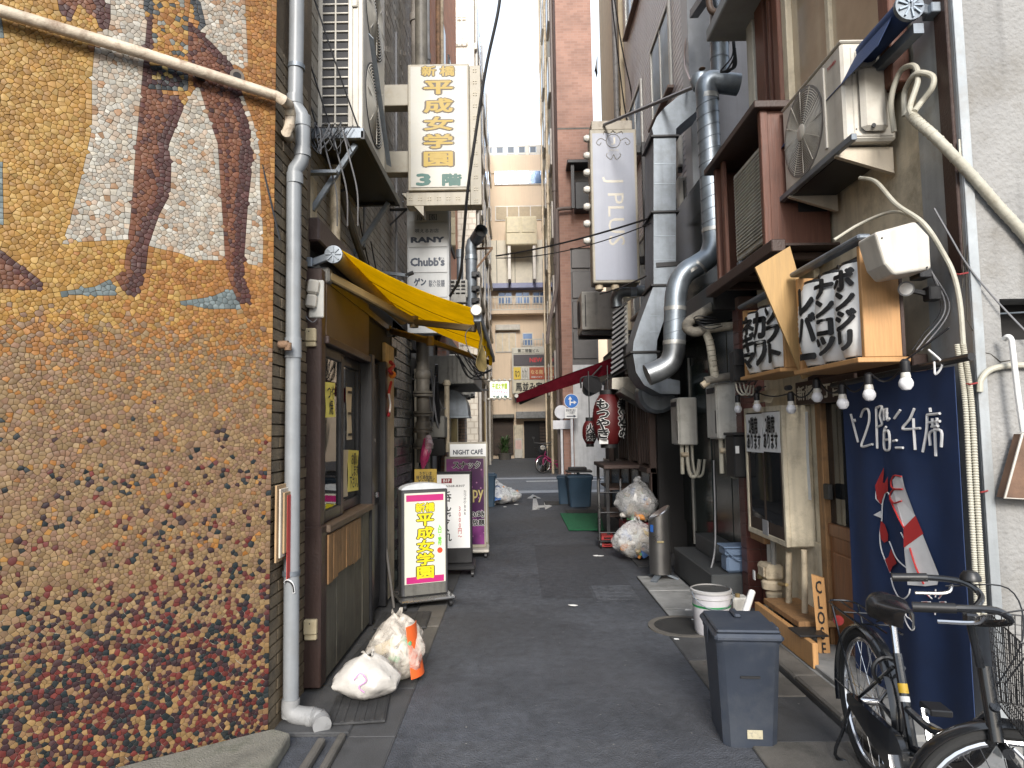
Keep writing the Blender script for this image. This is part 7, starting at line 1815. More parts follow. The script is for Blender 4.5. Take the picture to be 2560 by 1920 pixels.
for (a, c, t_, b_, col) in ((1283, 1361, 870, 884, (.6, .58, .5)), (1284, 1360, 886, 915, (.06, .05, .06)), (1284, 1302, 918, 949, (.7, .5, .05)), (1303, 1322, 918, 949, (.62, .6, .54)), (1324, 1360, 918, 949, (.42, .08, .03)), (1284, 1360, 951, 983, (.6, .55, .42))):
    q = F(a, c, t_, b_, YP); part('panel', B().box(q[0], q[1], YP - .03, YP - .002, q[2], q[3], .01), M('tenant %d' % a if (a, t_) != (1284, 951) else 'tenant x' if (a, t_) == (1284, 951) else '', col, .5, var=.05, bump=0) if (a, t_) != (1284, 886) else M('tenant dark', col, .5, bump=0), ps)
def onp(tx, a, c, t_, b_, m, bold=.02): on(ps, tx, a, c, t_, b_, YP, m, bold, .04)
onp('第二常盤ビル', 1294, 1348, 872, 882, ink); onp('NEW', 1324, 1356, 894, 906, M('red neon', (.55, .03, .04), .5), .04); onp('なつ', 1288, 1299, 924, 944, ink); onp('わくわく', 1306, 1319, 920, 948, ink)
onp('なる商', 1327, 1357, 924, 936, M('tan lettering', (.7, .45, .2), .5), .03); onp('本格カラオケ', 1328, 1356, 940, 945, paper); onp('馬並み家', 1289, 1356, 955, 979, ink, .03)
# planted pots
rr = random.Random(21)
pt = thing('potted_plant', 'tall leafy potted shrub by the far shop window', 'plant', aY(1264, 1141, 33.6))
c0 = aY(1262, 1141, 33.6)
part('pot', B().lathe([(.3, 0), (.36, .3), (.38, .32), (.3, .33)], (c0.x, 33.6, 0), 16), concrete, pt)
b = B()
for k in range(170):
    a = rr.random() * 6.28; h = .3 + rr.random() * .7; sp = rr.uniform(.1, .5)
    p0 = V((c0.x + rr.uniform(-.15, .15), 33.6, h)); p1 = p0 + V((math.cos(a) * sp, math.sin(a) * sp * .6, rr.uniform(.05, .35)))
    n_ = V((-math.sin(a), math.cos(a), 0)) * .035; m2 = (p0 + p1) / 2 + V((0, 0, .06))
    b.add([p0, m2 + n_, p1, m2 - n_], [(0, 1, 2, 3)])
part('leaves', b, M('dark green leaf', (.05, .1, .03), .5, var=.4, bump=0), pt, smooth=0, kind='stuff')

# ---- left white-tile building beyond the street
wt = thing('white_tile_building', 'tall pale tiled building on the left beyond the cross street', 'building', (-1.25, 21, 0))
pale_tile = brick_mat('pale facade tile', (.68, .62, .52), (.64, .58, .48), (.5, .43, .34), .24, .2, .02, .45, .2)
XB = -1.27
part('wall', B().box(-9, XB, 21.2, 34, -.02, 17.5), pale_tile, wt)
for k in range(5):
    z = 3.4 + 2.8 * k
    part('floor_band', B().box(XB, XB + .1, 21.2, 34, z - .12, z + .12, .02), ac_white, wt)
    for j in range(5):
        y0 = 21.8 + j * 2.4
        w = part('window', B().box(XB, XB + .06, y0, y0 + 1.6, z + .7, z + 2.2, .01), alu, wt); part('pane', B().box(XB + .05, XB + .075, y0 + .08, y0 + 1.52, z + .78, z + 2.12), blue_glass, w)
    part('window', B().box(-3.0, -1.9, 21.14, 21.2, z + .6, z + 2.0, .01), alu, wt); part('balcony_railing', railing(-3.4, -1.5, z, z + 1, 21.1), ac_white, wt)
for k in range(3): part('pipe', B().cyl((XB + .06, 21.4 + k * 3.7, 0), (XB + .06, 21.4 + k * 3.7, 17), .05, n=8), alu, wt)
part('penthouse', B().box(-5, -2.2, 22, 28, 17.5, 20), ac_white, wt)
part('roof_rail', railing(-4.5, -1.4, 17.5, 18.5, 21.4), ac_white, wt)
part('shop_shutter', B().box(XB, XB + .05, 21.6, 24.5, 0, 2.6), M('brown shutter', (.3, .22, .14), .5), wt)
part('sign_panel', B().box(XB, XB + .06, 24.8, 26.2, .5, 2.6), M('tan board', (.45, .33, .14), .5), wt)
# ---- brick tower right beyond the street
YT = 21.0
tw = thing('brick_tower', 'tall narrow brown brick tower on the right beyond the cross street', 'building', (1.9, YT, 0))
tb2 = brick_mat('tower brick', (.3, .165, .12), (.24, .125, .09), (.27, .175, .14), .23, .09, .006, .7, .15)
tx0 = aY(1393, 300, YT).x; tx1 = aY(1483, 300, YT).x; tzl = aY(1440, 620, YT).z
part('wall', B().box(tx0, tx1, YT, 33, tzl, 24), tb2, tw)
zc = aY(1440, 420, YT).z
part('brick_strip', B().box(tx0, aY(1427, 700, YT).x, YT, 33, -.02, tzl), tb2, tw)
part('dark_bay', B().box(aY(1427, 700, YT).x + .002, tx1, YT + .1, 33, 3.6, tzl), M('dark bay panel', (.09, .085, .085), .4, var=.15, bump=0), tw)
for k in range(4): part('bay_panel', B().box(aY(1430, 700, YT).x, tx1 - .03, YT + .05, YT + .1, 3.8 + 1.0 * k, 4.7 + 1.0 * k, .02), M('dark bay panel', (.09, .085, .085)), tw)
part('white_base', B().box(aY(1427, 700, YT).x + .002, tx1 + .5, YT + .05, 33, -.02, 3.6), M('white base', (.5, .5, .5), .6, streak=.3), tw)
bx0, bx1, bz0, bz1 = rect(1420, 1485, 400, 520, YT - .6)
bal = part('balcony', B().box(bx0 + .25, bx1, YT - .5, YT, bz0, bz0 + .9, .02).box(bx0, bx1, YT - .7, YT - .01, bz1 - .12, bz1, .02).box(bx0 + .12, bx0 + .22, YT - .6, YT - .5, bz0, bz1), dark_metal, tw)
part('balcony_tile', B().box(bx0 + .26, bx1, YT - .03, YT - .002, bz0 + .9, bz1 - .15), brick_mat('small dark tile', (.12, .11, .1), (.09, .08, .075), (.04, .04, .04), .1, .05, .006), bal)
part('floor_joint', B().box(tx0, tx1, YT - .006, YT, 11.5, 11.56).box(tx0, tx1, YT - .006, YT, 17.5, 17.56), concrete, tw)
for i, (dx, r, m_) in enumerate(((-.12, .06, M('dark downpipe', (.1, .075, .065), .5)), (-.28, .045, pipe_cream), (-.42, .03, M('pale pipe', (.6, .5, .36), .4)))):
    part('downpipe', B().cyl((tx0 + dx, YT + .3 + i * 1.2, 0), (tx0 + dx, YT + .3 + i * 1.2, 24), r, n=12), m_, tw)
    for z in (2.2, 4.5, 7, 9.5): part('pipe_collar', B().cyl((tx0 + dx, YT + .3 + i * 1.2, z), (tx0 + dx, YT + .3 + i * 1.2, z + .25), r * 1.4, n=12), m_, tw)
part('side_wall', B().box(tx0 - .012, tx0 - .002, YT + 1.2, 33, 0, 24), M('cream side', (.6, .52, .38), .6), tw)
for k in range(7):
    for j in range(4): 
        w = part('window', B().box(tx0 - .1, tx0 - .014, YT + 2.6 + j * 2.4, YT + 3.9 + j * 2.4, 3 + k * 2.8, 4.4 + k * 2.8, .01), alu, tw)
        part('pane', B().box(tx0 - .115, tx0 - .102, YT + 2.7 + j * 2.4, YT + 3.8 + j * 2.4, 3.1 + k * 2.8, 4.3 + k * 2.8), dark_glass, w)
part('bent_pipe', B().tube(spl([aY(1430, 1050 - 530, YT - .2), aY(1395, 524, YT - .2), aY(1392, 540, YT - .2), aY(1393, 700, YT - .2), aY(1375, 800, YT - .2), aY(1368, 860, YT - .2)], 6), .06, 10), M('dark downpipe', (.1, .075, .065)), tw)
part('awning_flap', B().prism([aY(x, y, 20.9) for x, y in ((1486, 180), (1494, 135), (1494, 183), (1490, 165))], (0, .3, 0)), dark_metal, tw)
# antenna far away
solo('antenna_mast', B().cyl((-1.9 + .15, 45, 10), (-1.75, 45, 25.6), .05, n=8), ac_white, 'thin pale mast rising behind the beige building roof', 'mast')
# ================================================================== STANDING SIGNS
def castor(t, x, y, z=0.0): part('castor', B().cyl((x - .012, y, z + .03), (x + .012, y, z + .03), .03, n=12).box(x - .016, x + .016, y - .012, y + .02, z + .035, z + .075), dark_metal, t)
c = aY(1060, 1500, 5.72)
sa = thing('lit_standing_sign', 'lit white standing sign with yellow outlined characters and magenta bands', 'standing sign', (c.x - .01, 5.75, 0), R_(22), local=True)
w, h = .36, 1.0
part('base', B().box(-.24, .24, -.2, .2, .07, .095, .012), stainless, sa)
for x in (-.2, .2):
    for y in (-.15, .15): castor(sa, x, y)
part('case', B().box(-w / 2 - .025, w / 2 + .025, -.07, .07, .095, h, .01), M('dark sign case', (.08, .08, .085), .4, .3), sa)
arc = [(-w / 2 - .025, -.07, h)] + [(-(w / 2 + .025) * math.cos(a * math.pi / 10), -.07, h + .055 * math.sin(a * math.pi / 10)) for a in range(1, 10)] + [(w / 2 + .025, -.07, h)]
part('arched_top', B().prism(arc, (0, .14, 0)), M('pearl cap', (.6, .63, .66), .35), sa, smooth=0)
glow = M('glowing panel', (.6, .6, .5), .4, var=.02, bump=0, emis=.1)
mag = M('magenta band', (.42, .02, .15), .4, var=.05, bump=0, emis=.08)
part('panel', B().box(-w / 2, w / 2, -.076, -.071, .2, h - .03), glow, sa)
part('foot_plate', B().box(-w / 2, w / 2, -.075, -.071, .105, .196), grime_metal, sa)
for z in (.205, h - .1): part('band', B().box(-w / 2 + .015, w / 2 - .015, -.079, -.0765, z, z + .055), mag, sa)
yb = M('glowing yellow lettering', (.6, .5, .01), .4, var=.02, bump=0, emis=.1)
for ch, z, ww, hh, x in [('新橋', .845, .17, .08, 0.0)] + [(k, .74 - .112 * i, .15, .105, 0.0) for i, k in enumerate('平成女学園')]:
    letter(sa, ch, (x, -.0775, z), (1, 0, 0), (0, 0, 1), ww, hh, ink, .085, fit=.03)
    letter(sa, ch, (x, -.0795, z), (1, 0, 0), (0, 0, 1), ww, hh, yb, .035, fit=.03)
letter(sa, '入\n口\n・\n受\n付', (.13, -.0775, .6), (1, 0, 0), (0, 0, 1), .035, .18, M('green lettering', (.1, .4, .03), .5, emis=.2, bump=0), .05)
part('red_dot', B().lathe([(.024, 0), (.024, .003)], T=Matrix.Translation((.13, -.0765, .47)) @ Euler((R_(90), 0, 0)).to_matrix().to_4x4(), n=18), M('red dot', (.55, .05, .02), .5, emis=.2, bump=0), sa)
part('lever', B().cyl((.2, -.17, .095), (.2, -.17, .15), .006, n=8), dark_metal, sa)

sbn = thing('white_standing_sign', 'white standing sign with brush characters in a black frame', 'standing sign', (-.71, 6.95, 0), R_(3), local=True)
w = .44
part('frame', B().box(-w / 2, w / 2, -.06, .06, .12, 1.07, .008), dark_metal, sbn)
part('panel', B().box(-w / 2 + .025, w / 2 - .025, -.066, -.061, .28, 1.045), M('white sign face', (.68, .68, .67), .4, var=.03, bump=0, emis=.12), sbn)
part('base', B().box(-.25, .25, -.2, .2, .075, .12, .01), dark_metal, sbn)
for x in (-.22, .22):
    for y in (-.16, .16): castor(sbn, x, y)
part('badge', B().box(-.1, .01, -.07, -.0665, .955, 1.005, .002), M('dark red badge', (.25, .02, .03), .5), sbn)
letter(sbn, 'B1F', (-.045, -.0715, .98), (1, 0, 0), (0, 0, 1), .07, .032, paper, .02)
letter(sbn, 'Tel:03-6268-8307', (-.02, -.0675, .925), (1, 0, 0), (0, 0, 1), .33, .022, ink, .01)
letter(sbn, '呑\nん\nで\nく\nれ', (-.045, -.0675, .61), (1, 0, 0), (0, 0, 1), .1, .52, ink, .015)
letter(sbn, 'カ\nラ\nオ\nケ\nB\nA\nR', (.145, -.0675, .75), (1, 0, 0), (0, 0, 1), .032, .26, ink)
letter(sbn, '3\n0\n0\n0\n円\n～', (.09, -.0675, .55), (1, 0, 0), (0, 0, 1), .042, .32, ink_red, .01)
letter(sbn, 'お\nつ\nま\nみ\n、\n焼\n酎\n、\nウ\nイ\nス\nキ\nー', (-.15, -.0675, .6), (1, 0, 0), (0, 0, 1), .026, .45, ink)

spn = thing('purple_standing_sign', 'purple standing sign for a snack bar with white characters', 'standing sign', (-.64, 7.95, 0), R_(2), local=True)
w = .5
part('frame', B().box(-w / 2, w / 2, -.05, .05, .1, 1.19, .008), frame_cream, spn)
def purple():
    m, nt, p = base_mat('purple bokeh print'); L = nt.links
    g = _n(nt, 'ShaderNodeNewGeometry'); v = _n(nt, 'ShaderNodeTexVoronoi', Scale=16.0); L.new(g.outputs['Position'], v.inputs['Vector'])
    no = _n(nt, 'ShaderNodeTexNoise', Scale=3.0); L.new(g.outputs['Position'], no.inputs['Vector'])
    mx = _n(nt, 'ShaderNodeMixRGB'); mx.inputs[1].default_value = (.06, .006, .07, 1); mx.inputs[2].default_value = (.35, .06, .3, 1)
    mr = _n(nt, 'ShaderNodeMapRange'); mr.inputs[1].default_value, mr.inputs[2].default_value = .35, .65; L.new(no.outputs['Fac'], mr.inputs[0]); L.new(mr.outputs[0], mx.inputs[0])
    m2 = _n(nt, 'ShaderNodeMixRGB'); m2.inputs[2].default_value = (.75, .35, .6, 1); r2 = _n(nt, 'ShaderNodeMapRange'); r2.inputs[1].default_value, r2.inputs[2].default_value, r2.inputs[3].default_value, r2.inputs[4].default_value = .1, .2, .55, 0
    L.new(v.outputs['Distance'], r2.inputs[0]); L.new(r2.outputs[0], m2.inputs[0]); L.new(mx.outputs[0], m2.inputs[1]); L.new(m2.outputs[0], p.inputs['Base Color']); p.inputs['Roughness'].default_value = .3
    return m
part('panel', B().box(-w / 2 + .025, w / 2 - .025, -.056, -.051, .14, 1.165), purple(), spn)
def out(par, tx, c, ww, hh, m1, m2, b1=.07, b2=.02):
    letter(par, tx, c, (1, 0, 0), (0, 0, 1), ww, hh, m1, b1, fit=.02); letter(par, tx, V(c) - V((0, .0022, 0)), (1, 0, 0), (0, 0, 1), ww, hh, m2, b2, fit=.02)
out(spn, 'スナック', (.02, -.0575, 1.09), .33, .085, paper, ink, .09, .03)
out(spn, 'Happy', (.04, -.0575, .74), .36, .2, ink, M('pale gold lettering', (.6, .48, .2), .4), .05, .015)
out(spn, '¥3000/時', (.06, -.0575, .5), .34, .075, paper, ink, .09, .03); out(spn, '飲み放題', (.08, -.0575, .4), .3, .075, paper, ink, .09, .03)
part('base', B().box(-.28, .28, -.2, .2, .065, .1, .01), ac_white, spn)
for x in (-.24, .24):
    for y in (-.16, .16): castor(spn, x, y, -.004)
scn = thing('night_cafe_sign', 'white sign reading NIGHT CAFÉ peeking over the purple standing sign', 'standing sign', (-.63, 8.35, 0))
part('frame', B().box(-.88, -.38, 8.3, 8.4, .02, 1.36, .008), frame_cream, scn)
part('panel', B().box(-.86, -.4, 8.293, 8.3, .1, 1.335), M('white sign face', (.68, .68, .67)), scn)
letter(scn, 'NIGHT CAFÉ', (-.63, 8.2915, 1.24), (1, 0, 0), (0, 0, 1), .38, .075, navy_ink, .03)
gp = thing('gold_placard', 'gold placard with brown characters behind the lit standing sign', 'placard', (-.93, 6.45, 0))
r = rect(1036, 1092, 1172, 1235, 6.4)
part('board', B().box(r[0], r[1], 6.4, 6.412, r[2] - .1, r[3], .003), M('gold card', (.36, .25, .05), .35, .4, var=.1, bump=0), gp)
letter(gp, 'ただいま\n待ち時間無し\nすぐご案内', ((r[0] + r[1]) / 2, 6.398, r[3] - .085), (1, 0, 0), (0, 0, 1), (r[1] - r[0]) * .84, .12, ink, .02)
part('stand', B().cyl(((r[0] + r[1]) / 2, 6.43, 0), ((r[0] + r[1]) / 2, 6.43, r[3] - .05), .012, n=8).lathe([(.13, 0), (.13, .012), (.02, .02)], ((r[0] + r[1]) / 2, 6.43, .008), 16), dark_metal, gp)
solo('wooden_stick', B().tube([aZ(985, 1520, .01), aX(962, 1345, -1.16)], .011, 8), M('grey stick', (.12, .11, .1), .7), 'thin stick leaning against the black door frame', 'stick')
ch_ = thing('charm_decoration', 'red and white hanging charm with an orange ball on the cream post', 'decoration', (-1.12, 5.9, 1.7))
cch = aX(980, 915, -1.13)
part('orange_ball', B().lathe([(.003, -.035), (.022, -.028), (.035, -.005), (.03, .018), (.015, .032), (.003, .035)], aX(981, 937, -1.12), 14), M('orange ball', (.75, .25, .03), .5), ch_)
part('paper_knot', B().tube(spl([aX(976, 905, -1.13), aX(984, 915, -1.12), aX(974, 925, -1.12), aX(980, 935, -1.12)], 5), .018, 6), M('red charm', (.4, .03, .04), .6), ch_)
part('streamer', B().tube(spl([aX(978, 955, -1.13), aX(972, 985, -1.13), aX(976, 1010, -1.13), aX(971, 1040, -1.13)], 5), .013, 6), M('red charm', (.4, .03, .04)), ch_)
part('streamer', B().tube(spl([aX(972, 985, -1.11), aX(976, 1010, -1.11), aX(974, 1030, -1.11)], 5), .009, 6), paper, ch_)
pu = thing('pink_umbrella', 'pink and clear plastic umbrella hanging on the soil pipe', 'umbrella', aY(1065, 1170, 7.2))
part('canopy', B().tube([aY(1068, 1098, 7.25), aY(1066, 1125, 7.2), aY(1060, 1150, 7.2), aY(1057, 1172, 7.2)], [.04, .06, .05, .012], 9), bag_mat('pink vinyl', (.6, .06, .2), .15), pu)
part('clear_cover', B().tube([aY(1071, 1090, 7.22), aY(1073, 1110, 7.18), aY(1066, 1140, 7.18)], [.03, .05, .02], 9), bag_mat('clear vinyl', (.7, .6, .62), .5), pu)
part('handle', B().cyl(aY(1057, 1170, 7.2), aY(1055, 1190, 7.2), .006, n=6), dark_metal, pu)
# mats on the left paving
for k, (x0, x1, y0, y1, rz, lb) in enumerate(((-1.02, -.72, 3.42, 3.78, .12, 'dark ribbed rubber mat under the white trash bag'), (-1.1, -.74, 4.35, 5.0, -.05, 'dark rubber mat in front of the shop'), (-1.12, -.72, 5.02, 5.45, .04, 'black mat before the lit standing sign'))):
    t = thing('rubber_mat', lb, 'mat', ((x0 + x1) / 2, (y0 + y1) / 2, .012), rz, local=True)
    hx, hy = (x1 - x0) / 2, (y1 - y0) / 2
    part('mat', B().box(-hx, hx, -hy, hy, 0, .012, .003), steel_plate, t)
    for i in range(int(hx * 2 / .05)): part('rib', B().box(-hx + .02 + i * .05, -hx + .04 + i * .05, -hy + .01, hy - .01, .012, .016), steel_plate, t)
gmq = [aZ(1400, 1284, .012), aZ(1500, 1284, .012), aZ(1512, 1326, .012), aZ(1422, 1326, .012)]
solo('green_mat', B().prism(gmq[::-1], (0, 0, .008)), M('green artificial turf', (.012, .13, .055), .95, var=.3, vs=20, bump=.8, bs=300), 'green artificial turf mat before the eatery on the right', 'mat', smooth=0)
solo('steel_sheet', B().box(1.3, 1.72, 2.15, 2.75, .06, .066), M('brown checker sheet', (.06, .05, .045), .6), 'dark brown metal sheet lying under the bicycle', 'sheet')

# ================================================================== TRASH
def bag_mesh(c, rx, ry, h, seed, knot=.3, sag_=.25):
    rr = random.Random(seed); b = B(); n, m = 30, 22
    ph = [rr.random() * 6.28 for _ in range(9)]; rows = []
    for i in range(m + 1):
        s = i / m
        if s < .8: R = (math.sin(min(1, s / .42) * math.pi / 2) ** .55) * (1 - .55 * max(0, (s - .4) / .4) ** 1.8); z = h * (s / .8) * .86
        else: t = (s - .8) / .2; R = .45 - .36 * math.sin(t * math.pi / 1.7) + .22 * max(0, t - .6); z = h * (.86 + .14 * t)
        r = []
        for k in range(n + 1):
            a = 2 * math.pi * (k % n) / n
            w = 1 + .1 * math.sin(3 * a + ph[0] + s * 3) + .07 * math.sin(5 * a + ph[1] - s * 5) + .05 * math.sin(9 * a + ph[2] + s * 9) + .035 * math.sin(15 * a + ph[3] + s * 14) + .03 * math.sin(s * 22 + 4 * a + ph[4])
            r.append((c[0] + rx * R * w * math.cos(a) + .1 * rx * math.sin(ph[5]) * s, c[1] + ry * R * w * math.sin(a), c[2] + z * (1 + .06 * math.sin(2 * a + ph[6])) ))
        rows.append(r)
    return b.grid(rows)
def rubbish(t, c, rx, ry, h, seed, cols, n=26):
    rr = random.Random(seed)
    for k in range(n):
        a = rr.random() * 6.28; q = rr.random() ** .5 * .72; z = rr.uniform(.06, .6) * h
        p = V((c[0] + rx * q * math.cos(a), c[1] + ry * q * math.sin(a), c[2] + z + .02)); s = rr.uniform(.18, .4) * min(rx, h)
        T = Matrix.Translation(p) @ Euler((rr.random() * 3, rr.random() * 3, rr.random() * 3)).to_matrix().to_4x4()
        b = B()
        if rr.random() < .5: b.box(-s, s, -s * .6, s * .6, -s * .25, s * .25, s * .08, T)
        else: b.lathe([(s * .3, -s), (s * .45, -s * .7), (s * .45, s * .5), (s * .15, s)], T=T, n=10)
        part('rubbish', b, rr.choice(cols), t)
trash_c = [M('trash white', (.6, .58, .54), .5), M('trash tan', (.45, .36, .22), .6), M('trash grey', (.25, .25, .25), .5), M('trash pale', (.55, .48, .38), .6), M('trash green', (.12, .35, .16), .5), M('trash orange', (.6, .25, .06), .5), M('trash blue', (.1, .2, .45), .5)]
wh = M('white bag film', (.46, .435, .4), .35, var=.08, vs=10, bump=.6, bs=26)
t = thing('white_trash_bag', 'knotted white plastic trash bag on the mat by the shopfront', 'trash bag', (-.85, 3.72, .02))
part('bag', bag_mesh((-.86, 3.72, .022), .17, .14, .25, 3), wh, t, smooth=60)
part('mark', B().tube(spl([(-.9, 3.588, .17), (-.86, 3.578, .21), (-.83, 3.58, .17), (-.87, 3.575, .14), (-.84, 3.575, .11)], 5), .003, 5), M('pink mark', (.55, .25, .5), .5), t)
t = thing('clear_trash_bag', 'clear trash bag with an orange side leaning behind the white bag', 'trash bag', (-.74, 4.0, .01))
rubbish(t, (-.74, 4.02, .01), .15, .13, .38, 5, trash_c[:2] + trash_c[3:5], 20)
part('bag', bag_mesh((-.74, 4.02, .01), .17, .15, .4, 5), bag_mat('clear polythene', (.72, .66, .58), .5), t, smooth=60)
part('orange_sheet', B().grid([[(-.74 + (.155 - .05 * i / 6) * math.cos(a * .16 - .9), 4.02 + .14 * math.sin(a * .16 - .9), .05 + .3 * i / 6) for a in range(8)] for i in range(7)], (.003, 0, 0)), M('orange plastic', (.75, .13, .03), .4, var=.1), t)
t = thing('clear_trash_bag', 'full clear trash bag on the asphalt beside the steel ashtray', 'trash bag', (1.33, 7.6, 0))
rubbish(t, (1.33, 7.6, .01), .24, .2, .46, 8, trash_c, 40)
part('bag', bag_mesh((1.33, 7.6, .008), .26, .22, .46, 8), bag_mat('clear polythene b', (.7, .7, .7), .55), t, smooth=60)
t = thing('clear_trash_bag', 'grey clear trash bag heaped on the dark red crate', 'trash bag', (1.5, 8.1, .4))
rubbish(t, (1.48, 8.1, .38), .24, .2, .5, 9, trash_c, 30)
part('bag', bag_mesh((1.48, 8.1, .36), .26, .22, .52, 9), bag_mat('grey polythene', (.5, .5, .5), .45), t, smooth=60)
def crate(label, x0, x1, y0, y1, z0, z1, m):
    t = thing('plastic_crate', label, 'crate', ((x0 + x1) / 2, (y0 + y1) / 2, z0))
    part('base', B().box(x0, x1, y0, y1, z0, z0 + .02), m, t)
    for k in range(3):
        z = z0 + (z1 - z0) * (.06 + .36 * k); hh = (z1 - z0) * .22
        for bx in ((x0, x1, y0, y0 + .015), (x0, x1, y1 - .015, y1), (x0, x0 + .015, y0 + .016, y1 - .016), (x1 - .015, x1, y0 + .016, y1 - .016)): part('slat', B().box(bx[0], bx[1], bx[2], bx[3], z, z + hh, .003), m, t)
    for x in (x0, x1 - .03):
        for y in (y0, y1 - .03): part('corner_post', B().box(x - .002, x + .032, y - .002, y + .032, z0, z1, .004), m, t)
crate('dark red plastic crate under the heaped trash bag', 1.28, 1.68, 7.95, 8.35, .01, .36, M('dark red plastic', (.14, .012, .015), .45))
crate('small bright red crate by the black cart', 1.05, 1.2, 8.35, 8.6, .01, .16, M('red plastic', (.3, .02, .02), .45))
solo('cardboard_box', B().box(1.66, 1.8, 8.05, 8.3, .3, .72, .005), M('old card', (.2, .13, .07), .85), 'brown cardboard box standing behind the heaped trash bag', 'box')
ct = thing('folding_cart', 'black tubular folding cart parked by the eatery counter', 'cart', (1.1, 8.3, 0))
for x in (1.02, 1.3): part('side_tube', B().tube(spl([(x, 8.28, .1), (x, 8.26, .5), (x, 8.3, .82), (x + .03, 8.36, .86)], 5), .013, 8), stainless, ct)
for z in (.2, .45, .7): part('cross_tube', B().cyl((1.02, 8.27, z), (1.3, 8.27, z), .01, n=8), dark_metal, ct)
part('deck', B().box(1.02, 1.3, 8.28, 8.6, .08, .1, .004), dark_metal, ct)
for x in (1.03, 1.29): part('wheel', B().cyl((x - .012, 8.3, .045), (x + .012, 8.3, .045), .045, n=14), dark_metal, ct)
# steel ashtray
at_ = thing('ashtray_stand', 'tall brushed steel ashtray bin with a slanted top', 'ashtray', (1.4, 6.55, 0))
b = B(); n = 26; rows = []
for z in (.07, .1, .6, .66):
    rows.append([(1.4 + .105 * math.cos(2 * math.pi * k / n), 6.55 + .105 * math.sin(2 * math.pi * k / n), z + (.07 * math.cos(2 * math.pi * k / n) if z > .55 else 0)) for k in range(n + 1)])
part('body', b.grid(rows), M('brushed dark steel', (.3, .29, .28), .3, .9, var=.15), at_)
part('top', B().grid([[(1.4 + r * math.cos(2 * math.pi * k / n), 6.55 + r * math.sin(2 * math.pi * k / n), .655 + .07 * r / .105 * math.cos(2 * math.pi * k / n) + dz) for k in range(n + 1)] for r, dz in ((.108, 0), (.1, .012), (.07, .0), (.01, -.02))]), stainless, at_)
for k in range(3): a = k * 2.09 - 2.2; part('foot', B().bar((1.4 + .06 * math.cos(a), 6.55 + .06 * math.sin(a), .06), (1.4 + .17 * math.cos(a), 6.55 + .17 * math.sin(a), .015), .06, .02), galv_dull, at_)
part('handle_slot', B().box(1.35, 1.42, 6.438, 6.446, .38, .4, .006), M('brass slot', (.4, .33, .18), .4, .4), at_)
part('label_plate', B().grid([[(1.4 + .107 * math.cos(a), 6.55 + .107 * math.sin(a), z) for a in (-2.75, -2.55, -2.35)] for z in (.48, .55)]), M('blue sticker', (.03, .12, .42), .4), at_)
# bins
def bin_(label, loc, rz, w, d, h, m, lid=True, name='trash_bin', taper=.82):
    t = thing(name, label, 'trash bin', loc, rz, local=True)
    def ring(k, z): return [(-w * k, -d * k, z), (w * k, -d * k, z), (w * k, d * k, z), (-w * k, d * k, z)]
    b = B(); secs = [(taper, 0.0), (taper + .01, .02), (.97, h * .86), (1.0, h * .88), (1.0, h * .93)]
    vs_ = []; 
    for k, z in secs:
        for sx, sy in ((-1, -1), (1, -1), (1, 1), (-1, 1)):
            r = .03
            for ax, ay in (((0, 1), (1, 0)) if sx * sy > 0 else ((1, 0), (0, 1))): vs_.append((sx * (w * k - r * ax), sy * (d * k - r * ay), z))
    n = 8; fs = [tuple(range(n))[::-1]] + [(i * n + k, i * n + (k + 1) % n, (i + 1) * n + (k + 1) % n, (i + 1) * n + k) for i in range(len(secs) - 1) for k in range(n)] + [tuple((len(secs) - 1) * n + k for k in range(n))]
    part('body', b.add(vs_, fs), m, t, smooth=40)
    if lid:
        l = part('lid', B().box(-w * 1.06, w * 1.06, -d * 1.06, d * 1.06, h * .9, h * .97, .014).box(-w * .98, w * .98, -d * .98, d * .9, h * .971, h * 1.0, .012), m, t)
        part('handle', B().box(-w * .12, w * .12, d * .1, d * .75, h * 1.0, h * 1.035, .008), m, l)
        for s in (-1, 1): part('latch', B().box(s * w * 1.0 - .012, s * w * 1.0 + .012, -.05, .05, h * .84, h * .95, .006) if 0 else B().box(s * w * 1.05 - .008, s * w * 1.05 + .012 * s + .008, -.05, .05, h * .82, h * .96, .005), m, l)
    return t
slate = M('slate blue plastic', (.035, .043, .06), .42, var=.1, vs=4, bump=.06, dirt=((.09, .095, .1), .3, 5))
t = bin_('dark slate blue lidded plastic trash bin in the near right of the alley', (1.09, 3.31, 0), R_(-5), .15, .185, .545, slate)
part('sticker', B().box(-.02, .05, -.1625, -.1605, .045, .085), M('worn sticker', (.4, .36, .25), .6, dirt=((.15, .15, .15), .7, 60)), t)
part('grip_slot', B().box(-.045, .045, -.179, -.172, .325, .335), ink, t)
bluep = M('blue plastic bin', (.032, .062, .1), .5, var=.15, bump=.06)
bin_('blue plastic bin with a board on its lid on the right near the street', (1.2, 12.85, 0), R_(3), .24, .2, .62, bluep)
bin_('second blue bin behind the board topped one', (1.0, 13.3, 0), R_(-4), .2, .2, .58, bluep)
bin_('blue plastic bin beside the purple sign on the far left', (-.62, 13.1, 0), R_(4), .17, .2, .66, bluep)
solo('lid_board', B().box(.95, 1.45, 12.7, 13.1, .66, .7, .008).box(1.0, 1.35, 12.75, 13.05, .701, .76, .01), dark_metal, 'dark board and tray lying on the right blue bin', 'board')
